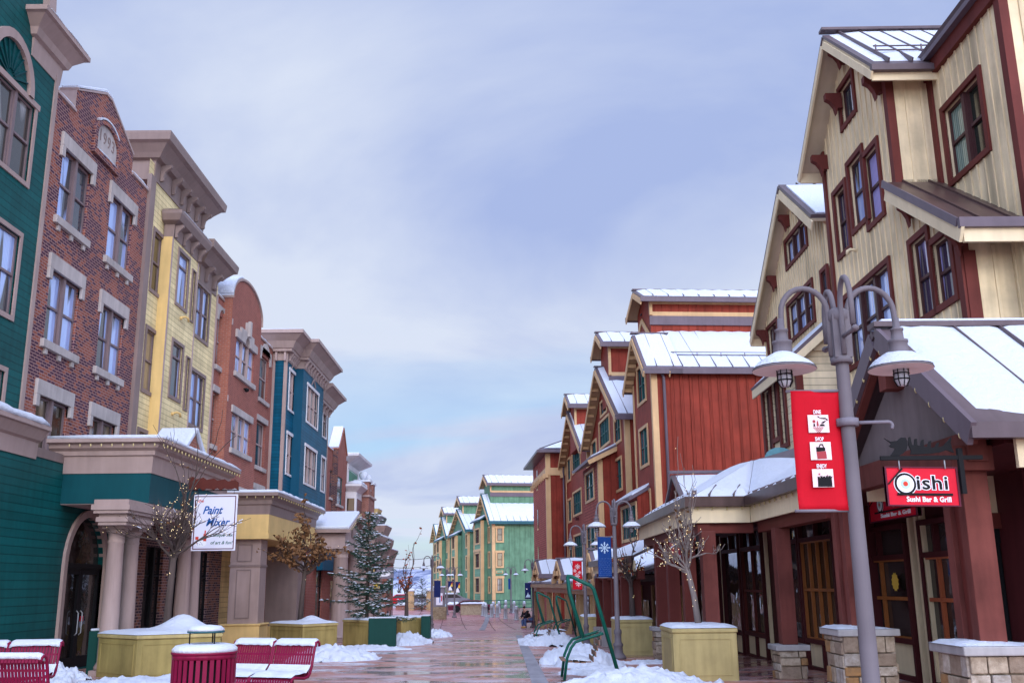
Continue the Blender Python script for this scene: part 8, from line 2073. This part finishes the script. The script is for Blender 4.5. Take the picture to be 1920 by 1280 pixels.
spruce('round far spruce standing at the back of the plaza', aty(791,1120,104).x, 104, gz(104), 3.2, 1.6, 8, dens=.6, nbr=60)
# ================================================================ benches and litter bin
def bench(label, x, y, rot, n=1, w=.62, slats=15, seat_snow=True):
    """contour bench of flat steel strips; front looks along local -y"""
    t = thing('bench', label, 'bench', (0,0,0), 'magenta slatted benches')
    prof = [(-.50,.36),(-.48,.41),(-.42,.435),(-.30,.425),(-.12,.405),(-.02,.42),(.04,.47),(.08,.56),(.12,.70),(.155,.82),(.19,.885),(.24,.90),(.28,.875),(.29,.83)]
    prof = [(a*.95, b) for a, b in prof]
    for u in range(n):
        x0 = -n*w/2+u*w+.015; x1 = x0+w-.03
        for k in range(slats):
            xx = x0+.03+(x1-x0-.06)*(k+.5)/slats; hw_ = (x1-x0)/slats*.36; mb = MB(); v = []
            for a, b in prof: v += [(xx-hw_,a,b),(xx+hw_,a,b),(xx+hw_,a+.006,b-.008),(xx-hw_,a+.006,b-.008)]
            fs = [(i*4+q,i*4+(q+1)%4,i*4+4+(q+1)%4,i*4+4+q) for i in range(len(prof)-1) for q in range(4)]+[(0,1,2,3),(4*len(prof)-1,4*len(prof)-2,4*len(prof)-3,4*len(prof)-4)]
            mb.add(v, fs).build('slat', M['magenta'], t)
        for xe in (x0, x1):
            mb = MB(); mb.tube([(xe,a,b) for a,b in prof], .021, 8); mb.build('side_frame', M['magenta'], t)
        mb = MB(); mb.tube([(x0,prof[0][0],prof[0][1]),(x1,prof[0][0],prof[0][1])], .018, 8); mb.build('front_rail', M['magenta'], t)
        for zc, yc in ((.56,.085),(.72,.125)):
            MB().bar((x0,yc,zc),(x1,yc,zc), .012,.03).build('cross_strip', M['magenta'], t)
        mb = MB(); nn_ = 14; v = []; rn = random.Random(u*7+int(x*10))
        for i in range(nn_+1):
            xx = x0+(x1-x0)*i/nn_
            for a, b, th in ((.10,.86,.0),(.13,.90,.02),(.18,.945,.0),(.24,.955,.0),(.27,.91,.0),(.265,.88,0)):
                v.append((xx+rn.uniform(-.004,.004), a+.02+rn.uniform(-.006,.006), b-.01+(rn.uniform(-.012,.008) if a in (.10,) else 0)-(.02 if i in (0,nn_) else 0)))
        mb.add(v, [(i*6+q,i*6+(q+1)%6,i*6+6+(q+1)%6,i*6+6+q) for i in range(nn_) for q in range(6)]+[(0,1,2,3,4,5),tuple(nn_*6+q for q in reversed(range(6)))], True).build('back_snow', M['snow'], t)
        if seat_snow:
            mb = MB(); v = []; m_ = 9
            for i in range(nn_+1):
                for j in range(m_+1):
                    f = j/m_; yy = -.47+.52*f; hb = .44 if f < .8 else .44+.14*(f-.8)/.2; e = min(1, 4*min(f,1-f)+.05)*(1 if 0 < i < nn_ else .5)
                    v.append((x0+(x1-x0)*i/nn_, yy+rn.uniform(-.006,.006), hb+.0+.07*e*(1+.5*mnoise.noise(Vector((i*.35+u*5,j*.4,x))))))
            mb.add(v, [(i*(m_+1)+j,(i+1)*(m_+1)+j,(i+1)*(m_+1)+j+1,i*(m_+1)+j+1) for i in range(nn_) for j in range(m_)], True).build('seat_snow', M['snow'], t)
    for xe in (-n*w/2+.2, n*w/2-.2):
        MB().tube([(xe,-.15,.40),(xe,-.15,.03)], .03, 10).build('leg', M['magenta'], t); MB().box(WF, -.35, .1, xe-.04, xe+.04, 0, .03).build('foot', M['magenta'], t)
    t.location = (x,y,gz(y)); t.rotation_euler = (0,0,rot); t['label'] = label; return t
bb = aty(508,1240,15.4)
bench('double magenta bench with snow on its seat, right of the litter bin', bb.x-.05, 15.4, R(-20), 2, .72)
fb = aty(20,1240,13.2)
bench('magenta bench at the left edge, seen from behind with snow showing through its slats', fb.x-.12, 13.1, R(172), 2, .78)
fb2 = aty(20,1205,15.6)
bench('magenta bench behind the left-edge one, only its snowy back showing', fb2.x-.18, 15.8, R(6), 2, .78)
YC = 11.5; bc = aty(384,1222,YC); cxx = bc.x; gz_ = gz(YC)
tb = thing('litter_bin', 'round magenta slotted litter bin topped with snow and a small raised lid', 'litter bin', (cxx,YC,gz_))
rb_ = .345; Hb = aty(384,1226,YC-.3).z-gz_
c = MB(); ns = 30
for k in range(ns):
    an = 2*math.pi*(k+.0)/ns; wv = .62*2*math.pi/ns/2
    for (za, zb_) in ((.06,Hb-.02),):
        v = []
        for aa in (an-wv, an+wv):
            for rr in (rb_-.012, rb_): v += [(cxx+rr*math.cos(aa), YC+rr*math.sin(aa), gz_+za), (cxx+rr*math.cos(aa), YC+rr*math.sin(aa), gz_+zb_)]
        c.add(v, [(0,1,3,2),(4,6,7,5),(0,2,6,4),(1,5,7,3),(2,3,7,6),(0,4,5,1)])
c.build('slatted_side', M['magenta'], tb)
c = MB()
for z0_, z1_ in ((.03,.09),(.30,.36),(.62,.68),(Hb-.06,Hb)):
    c.add([(cxx+rr*math.cos(2*math.pi*k/48), YC+rr*math.sin(2*math.pi*k/48), gz_+z_) for rr, z_ in ((rb_-.014,z0_),(rb_+.002,z0_),(rb_+.002,z1_),(rb_-.014,z1_)) for k in range(48)], [(q*48+k,q*48+(k+1)%48,((q+1)%4)*48+(k+1)%48,((q+1)%4)*48+k) for q in range(4) for k in range(48)], True)
c.build('hoop', M['magenta'], tb)
MB().lathe((cxx,YC,gz_), [(.29,.05),(.29,Hb-.08)], 24).build('liner', M['black_metal'], tb)
MB().lathe((cxx,YC,gz_+Hb), [(rb_+.012,-.01),(rb_+.014,.012),(rb_-.02,.02),(.16,.022)], 36).build('lid', M['magenta'], tb)
MB().lathe((cxx,YC,gz_+Hb), [(rb_+.004,.014),(rb_+.008,.045),(rb_-.03,.082),(.22,.10),(.1,.092),(.02,.095)], 36).build('lid_snow', M['snow'], tb)
for k in range(3):
    an = R(80+120*k); MB().tube([(cxx+.17*math.cos(an),YC+.17*math.sin(an),gz_+Hb+.02),(cxx+.17*math.cos(an),YC+.17*math.sin(an),gz_+Hb+.215)], .008, 6).build('lid_rod', M['black_metal'], tb)
MB().lathe((cxx,YC,gz_+Hb+.215), [(.20,0),(.205,.008),(.20,.018),(.02,.022)], 30).build('rain_lid', M['green_gutter'], tb)
MB().lathe((cxx,YC,gz_+Hb+.235), [(.197,0),(.198,.02),(.16,.05),(.05,.062),(.01,.062)], 30).build('lid_snow', M['snow'], tb)
# ================================================================ swing gliders
def swing(label, x, y, rot, k=1):
    t = thing('swing_seat', label, 'swing seat', (0,0,0), 'green tubular swing seats'); r_ = .034
    # local: x to the right across the picture, y in depth
    MB().tube([(1.0,0,0),(.56,0,1.62),(.50,0,1.69),(.42,0,1.72),(.14,0,1.86),(.08,0,1.87),(.06,0,1.80)], r_*1.1, 10).build('frame', M['swing_green'], t)
    for yy in (-.12,.30):
        MB().tube([(.07,yy*.2,1.84),(.10,yy*.5,1.55),(.33,yy,.74)], r_, 10).build('hanger', M['swing_green'], t)
    for yy in (-.42,.46):
        MB().tube([(.68,yy,.83),(.62,yy,.81),(.28,yy,.72),(.16,yy,.68),(.08,yy,.58),(.0,yy,.40),(-.06,yy,.0)], r_*.8, 10).build('arm_frame', M['swing_green'], t)
    MB().tube([(.66,-.42,.82),(.66,.46,.82)], r_*.7, 8).build('back_rail', M['swing_green'], t)
    pr_ = [(-.06,.36),(.06,.335),(.18,.325),(.30,.32),(.40,.33),(.48,.37),(.53,.46),(.565,.56),(.60,.66),(.63,.76)]
    for i,(a,b) in enumerate(pr_):
        d = Vector((pr_[min(i+1,9)][0]-pr_[max(i-1,0)][0],0,pr_[min(i+1,9)][1]-pr_[max(i-1,0)][1])).normalized()
        MB().bar((a,-.44,b),(a,.48,b), .016 if abs(d.z)>.6 else .085, .085 if abs(d.z)>.6 else .02, (0,0,1)).build('slat', M['wood_slat'], t)
    MB().tube([(a,.0,b-.025) for a,b in pr_], .014, 6).build('seat_rib', M['swing_green'], t)
    s = MB(); v = []
    for i in range(9):
        for j in range(7):
            f = j/6; v.append((-.05+.5*f, -.42+.88*i/8, .345+.06*math.sin(math.pi*min(1,f*1.0))*(1 if 0<i<8 else .3)+.01*math.sin(i*3+j)))
    s.add(v, [(i*7+j,(i+1)*7+j,(i+1)*7+j+1,i*7+j+1) for i in range(8) for j in range(6)], True).build('seat_snow', M['snow'], t)
    t.location = (x,y,gz(y)); t.rotation_euler = (0,0,rot); t.scale = (k,k,k); return t
sp = aty(1058,1240,19.4)
SW = swing('nearest dark green swing seat, standing in the snow on the right', sp.x+.03, 19.4, R(0), 1.0)
c = dup(SW, (aty(1004,1180,37).x, 37, gz(37)), R(4), 'second green swing seat, at the snowy edge of the street', .95)
c = dup(SW, (aty(1041,1160,43).x, 43, gz(43)), R(8), 'farthest green swing seat, close to the tan timber walk', .9)
# ================================================================ snow heaps
def heap(label, x, y, rx, ry, h, seed, rot=0, rough=.5, name='snow_pile'):
    nx, ny = 56, 40; v = []; cr, sr_ = math.cos(rot), math.sin(rot)
    for j in range(ny+1):
        for i in range(nx+1):
            u = (i/nx*2-1); w = (j/ny*2-1); rr = math.hypot(u,w)
            n1_ = mnoise.fractal(Vector((u*2.2+seed,w*2.2,seed*.7)), .8, 2.1, 4)
            px_ = x+(u*rx*cr-w*ry*sr_); py_ = y+(u*rx*sr_+w*ry*cr)
            n2_ = mnoise.fractal(Vector((px_*5.5,py_*5.5,seed)), .7, 2.2, 4); n3_ = mnoise.cell(Vector((px_*9+n2_,py_*9,seed)))*.0
            f = max(0, 1-(rr+.35*n1_)**2); z_ = h*f*(.72+.45*n1_)+(h*.32*rough*n2_+.03*abs(n2_))*min(1,f*2.2)
            v.append((px_,py_,gz(py_)+(z_ if f > 0 else -.04)-.012))
    t = MB().add(v, [(j*(nx+1)+i,j*(nx+1)+i+1,(j+1)*(nx+1)+i+1,(j+1)*(nx+1)+i) for j in range(ny) for i in range(nx)], True).build(name, M['snow'], None, origin=(x,y,gz(y)))
    tag(t, label, 'snow pile', 'shovelled heaps of snow'); return t
heap('lumpy snow heap in the right foreground before the nearest right planter', 2.05, 16.6, 1.65, 1.0, .46, 3, R(4))
heap('long snow heap under and behind the nearest swing seat', 1.75, 25.5, 1.0, 3.6, .50, 7)
heap('snow heap around the farther swing seats', 1.55, 38.5, 1.15, 4.5, .55, 11)
heap('thin snow ridge at the feet of the nearest swing seat', 1.9, 20.9, .9, .8, .20, 13)
heap('broad snow heap right of the second left planter', aty(625,1250,27.4).x, 27.3, 1.25, 1.2, .48, 17)
heap('snow bank between the third and farthest left planters', aty(762,1200,38.3).x, 38.3, .95, 2.6, .48, 19)
heap('small snow bank at the end of the farthest left planter', aty(818,1190,46.5).x, 46.5, .75, 1.6, .42, 23)
heap('snow bank at the foot of the spruce planter', aty(680,1222,33.2).x, 33.2, 1.6, .9, .20, 29)
heap('drift of snow before the arched glass door', aty(118,1262,20.2).x, 20.0, .55, .8, .42, 31)
heap('snow at the foot of the long left planter', aty(300,1262,18.6).x, 18.7, 2.3, 1.0, .24, 37)
heap('snow between the left benches and the litter bin', aty(250,1280,14.3).x, 14.2, 1.3, .8, .20, 41)
heap('small patch of snow by the second right pedestal', aty(1215,1236,24.2).x, 24.2, .7, .5, .10, 43)
heap('thin patch of snow beside the second lamp', aty(1120,1228,24.6).x+.2, 24.8, .5, .5, .09, 47)
for k,(px_,py_,s_) in enumerate(((352,1158,.30),(583,1163,.20))):
    pass
# ================================================================ plaza: bollards, kiosk, seated person, far things
def bollard(label):
    t = thing('bollard', label, 'bollard', (0,0,0), 'steel bollards across the plaza')
    MB().lathe((0,0,0), [(.20,0),(.20,.06),(.155,.10),(.13,.80),(.15,.82),(.15,.88),(.12,.98),(.05,1.03)], 14).build('post', M['steel'], t)
    for k in range(8):
        an = 2*math.pi*k/8; MB().bar((.158*math.cos(an),.158*math.sin(an),.1),(.135*math.cos(an),.135*math.sin(an),.8), .03,.02,(math.cos(an),math.sin(an),0)).build('fin', M['lamp_grey'], t) if k%2 == 0 else None
    MB().lathe((0,0,.98), [(.125,0),(.12,.07),(.06,.12),(.01,.125)], 12).build('snow_cap', M['snow'], t)
    return t
bl = [(906,1154,'left one of the pair of bollards at the left end of the front row'),(911,1156,'right one of the pair of bollards at the left end of the front row'),(921.8,1157,'third bollard in the front row, left of the middle'),(932.6,1157,'fourth bollard in the front row, at its middle'),(947.9,1160,'fifth bollard in the front row, right of the middle'),(968.5,1162,'last bollard in the front row, nearest the dark-clad person'),
      (924.8,1150,'first small bollard of the back row, seen between two front ones'),(935.5,1149,'second small bollard of the back row'),(948.3,1146,'third small bollard of the back row, near the mint green corner'),(964,1149,'fourth small bollard of the back row'),(983,1149,'last small bollard of the back row, farthest right')]
B0_ = None
for px_,py_,lb in bl:
    p_ = gr(px_,py_)
    if B0_ is None: B0_ = bollard(lb); B0_.location = p_; 
    else: dup(B0_, p_, 0, lb)
ky = 84.; kx0, kx1 = aty(811,1150,ky).x, aty(836,1150,ky).x; kg = gz(ky)
kt = thing('information_kiosk', 'grey information kiosk with a lit poster on a square stone base in the plaza', 'kiosk', ((kx0+kx1)/2,ky,kg))
MB().box(WF, ky, ky+1.1, kx0, kx1, kg-.05, kg+1.0).build('stone_base', M['flagstones'], kt, .03)
c = MB(); rn = random.Random(2); z = kg
while z < kg+.98:
    x_ = kx0; 
    while x_ < kx1-.05:
        l_ = min(rn.uniform(.12,.35), kx1-x_); c.box(WF, ky-.03-rn.random()*.02, ky-.001, x_+.008, x_+l_-.008, z+.008, min(z+.13,kg+.99)); x_ += l_
    z += .14
c.build('stonework', M['flagstones'], kt)
MB().box(WF, ky+.1, ky+.9, kx0+.04, kx1-.12, kg+1.001, kg+2.55).build('cabinet', M['lamp_grey_light'], kt, .03)
MB().box(WF, ky+.06, ky+.099, kx0+.28, kx1-.28, kg+1.15, kg+2.1).build('poster', M['sign_white'], kt)
for k, m_ in enumerate(('ink_blue','banner_red','black_metal')): MB().box(WF, ky+.045, ky+.058, kx0+.55+.14*k, kx0+.63+.14*k, kg+1.35+.1*k, kg+1.9).build('poster_mark', M[m_], kt)
MB().box(WF, ky+.0, ky+1.0, kx0-.02, kx1-.06, kg+2.551, kg+2.66).build('snow_cap', M['snow'], kt, .03)
# seated person, bent forward on a low chair
def person_seated(label, x, y, rot):
    t = thing('person', label, 'person', (0,0,0)); g0 = 0
    def skin(name, mat, verts, edges, par, rad, sub=1):
        me = bpy.data.meshes.new(name); me.from_pydata(verts, edges, []); me.materials.append(M[mat]); o = bpy.data.objects.new(name, me); COL.objects.link(o); o.parent = par
        m_ = o.modifiers.new('skin', 'SKIN'); m_.use_smooth_shade = True
        for i, r_ in enumerate(rad): me.skin_vertices[0].data[i].radius = (r_, r_)
        me.skin_vertices[0].data[0].use_root = True
        s = o.modifiers.new('sub', 'SUBSURF'); s.levels = sub; s.render_levels = sub; return o
    V = [(0,0,.50),(0,-.10,.68),(0,-.22,.88),(0,-.30,1.02),(0,-.36,1.10),(0,-.42,1.20),
         (-.19,-.27,.98),(-.24,-.36,.72),(-.16,-.55,.60),(.19,-.27,.98),(.24,-.36,.72),(.16,-.55,.60),
         (-.11,-.02,.48),(-.13,-.42,.52),(-.13,-.40,.10),(-.13,-.52,.05),(.11,-.02,.48),(.13,-.40,.52),(.13,-.36,.10),(.13,-.48,.05),(-.13,-.62,.57),(.13,-.62,.57)]
    E = [(0,1),(1,2),(2,3),(3,4),(4,5),(3,6),(6,7),(7,8),(3,9),(9,10),(10,11),(0,12),(12,13),(13,14),(14,15),(0,16),(16,17),(17,18),(18,19),(8,20),(11,21)]
    Rr = [.15,.16,.17,.13,.055,.095,.085,.065,.05,.085,.065,.05,.11,.085,.055,.05,.11,.085,.055,.05,.04,.04]
    body = skin('body', 'skin', V, E, t, Rr, 2)
    jk = skin('jacket', 'jacket', V[:4]+V[6:12], [(0,1),(1,2),(2,3),(3,4),(4,5),(5,6),(3,7),(7,8),(8,9)], body, [.18,.19,.20,.15,.105,.085,.065,.105,.085,.065])
    skin('trousers', 'denim', [V[0],V[12],V[13],V[14],V[16],V[17],V[18]], [(0,1),(1,2),(2,3),(0,4),(4,5),(5,6)], body, [.16,.125,.10,.075,.125,.10,.075])
    skin('hair', 'hair', [(0,-.40,1.27),(0,-.36,1.22),(0,-.34,1.14)], [(0,1),(1,2)], body, [.10,.105,.07])
    for s in (-1,1): skin('boot', 'boots', [(s*.13,-.38,.12),(s*.13,-.40,.05),(s*.13,-.52,.045)], [(0,1),(1,2)], body, [.07,.065,.05])
    t.location = (x,y,gz(y)); t.rotation_euler = (0,0,rot); return t
pp_ = aty(993,1168,62.); person_seated('person in a black jacket and jeans sitting bent forward beside the far right lamp', pp_.x, 62.0, R(-62))
ch = thing('chair', 'dark metal chair under the seated person', 'chair', (pp_.x,62,gz(62)))
q = turned(pp_.x,62,0); c = MB(); c.box(q, -.22,.22,-.22,.22, gz(62)+.40, gz(62)+.43); c.build('seat', M['sign_frame'], ch)
for sx in (-.2,.2):
    for sy in (-.2,.2): MB().tube([(pp_.x+sx,62+sy,gz(62)),(pp_.x+sx,62+sy,gz(62)+.4)], .018, 6).build('leg', M['sign_frame'], ch)
MB().box(q, -.22,.22,-.25,-.22, gz(62)+.43, gz(62)+.85).build('backrest', M['sign_frame'], ch)
# far left of the plaza: snowy walls, gate posts, parked cars, bare trees, wires
for i,(px_,lb) in enumerate(((770,'left tan gate post at the back of the plaza'),(806,'right tan gate post at the back of the plaza'))):
    p_ = aty(px_,1130,106); t = thing('gate_post', lb, 'post', (p_.x,106,gz(106)), 'tan gate posts'); MB().box(WF, 105.7,106.3,p_.x-.35,p_.x+.35,gz(106),gz(106)+1.9).build('shaft', M['tan_dark'], t); MB().box(WF, 105.6,106.4,p_.x-.45,p_.x+.45,gz(106)+1.901,gz(106)+2.2).build('snow_cap', M['snow'], t, .08)
for i,(px0,px1,lb) in enumerate(((742,768,'low snowy wall left of the tan gate post'),(774,803,'low snowy wall between the tan gate posts'),(838,862,'low snow-topped wall right of the kiosk'))):
    a_, b_ = aty(px0,1130,107).x, aty(px1,1130,107).x; t = thing('low_wall', lb, 'wall', ((a_+b_)/2,107,gz(107))); MB().box(WF,107,107.6,a_,b_,gz(107),gz(107)+.45).build('stonework', M['brick_far'], t); c = MB(); snowcap(c, turned(a_,106.9,math.pi/2), 0, b_-a_, -.8, .05, gz(107)+.45, .3); c.build('snow_cap', M['snow'], t)
def far_car(px_, Y, label, mat, rot=0):
    p_ = aty(px_,1130,Y); t = thing('parked_car', label, 'car', (p_.x,Y,gz(Y)), 'cars parked beyond the plaza')
    pf = [(-2.2,.3),(-2.25,.8),(-1.5,.95),(-.8,1.42),(.7,1.42),(1.5,.98),(2.2,.85),(2.25,.3)]; n_ = len(pf)
    v = [(p_.x+a_,Y-.8,gz(Y)+b_) for a_,b_ in pf]+[(p_.x+a_,Y+.8,gz(Y)+b_) for a_,b_ in pf]
    MB().add(v, [tuple(range(n_)),tuple(reversed(range(n_,2*n_)))]+[(i,(i+1)%n_,n_+(i+1)%n_,n_+i) for i in range(n_)]).build('body', M[mat], t, .08)
    MB().add([(p_.x-1.3,Y-.82,gz(Y)+1.0),(p_.x+1.2,Y-.82,gz(Y)+1.0),(p_.x+.65,Y-.82,gz(Y)+1.36),(p_.x-.75,Y-.82,gz(Y)+1.36)], [(0,1,2,3)]).build('window', M['glass_dark'], t)
    for s in (-1.4,1.4): MB().tube([(p_.x+s,Y-.85,gz(Y)+.33),(p_.x+s,Y-.6,gz(Y)+.33)], .33, 14).build('wheel', M['black_metal'], t)
    MB().box(WF, Y-.7, Y+.7, p_.x-.8, p_.x+.7, gz(Y)+1.421, gz(Y)+1.56).build('snow_cap', M['snow'], t, .06); return t
far_car(783,116,'dark car with a snowy roof seen between the gate posts','car_paint'); far_car(756,120,'red car with a snowy roof at the back left of the plaza','banner_red'); far_car(846,118,'grey car with a snowy roof seen right of the kiosk','lamp_grey_light')
for i,(px_,tp,lb) in enumerate(((748,1062,'bare tree behind the left end of the plaza'),(771,1070,'bare tree behind the tan gate post'),(815,1080,'thin bare tree behind the plaza lamp'))):
    bare_tree(lb, px_, 1130, 125+4*i, tp, 14, 60+i, 'bark', trunk_frac=.3, nlimb=7, z0=gz(125), depth=3, r0=.12, limb_up=.9)
wl = thing('power_line', 'two thin overhead wires against the sky beyond the plaza', 'wires', (-20,150,12))
for y0_, y1_ in ((1041,1041),(1058,1055)):
    a_, b_ = aty(700,y0_,150), aty(830,y1_,150); MB().tube([a_+(b_-a_)*k/8-Vector((0,0,.6*math.sin(math.pi*k/8))) for k in range(9)], .035, 5).build('wire', M['black_metal'], wl)
# firewood by the door drift, blue ornament in the shop door
lg = aty(160,1272,15.6)
for k,(dx,dy,rr,an,lb) in enumerate(((0,0,.10,.15,'upper split log at the bottom left beside the snow'),(-.25,-.35,.11,-.1,'lower split log at the bottom left beside the snow'))):
    t = thing('log', lb, 'log', (lg.x+dx,15.6+dy,gz(15)), 'split firewood logs'); z_ = rr
    MB().tube([(lg.x+dx-.35,15.6+dy-an,z_),(lg.x+dx,15.6+dy,z_+.02),(lg.x+dx+.3,15.6+dy+an,z_)], [rr,rr*1.05,rr*.95], 9, False).build('bark', M['log_bark'], t)
    MB().tube([(lg.x+dx-.36,15.6+dy-an,z_),(lg.x+dx+.305,15.6+dy+an,z_)], rr*.9, 7).build('split_wood', M['log_wood'], t)
od = LG2.P(LG2.A(446,1150), .0, 0); oz = LG2.Z(446,1135)
orn = thing('door_ornament', 'dark blue ribbon-like ornament hanging in the yellow building doorway', 'ornament', (od.x+.05,od.y,oz-.8))
c = MB(); c.blob((od.x+.06,od.y,oz-.62), .08,.22,.28, 5, bottom=-1); c.blob((od.x+.06,od.y+.05,oz-.15), .07,.15,.22, 6, bottom=-1); c.bar((od.x+.05,od.y-.25,oz-.9),(od.x+.05,od.y+.15,oz+.1), .04,.05); c.build('ribbon', M['banner_blue'], orn)
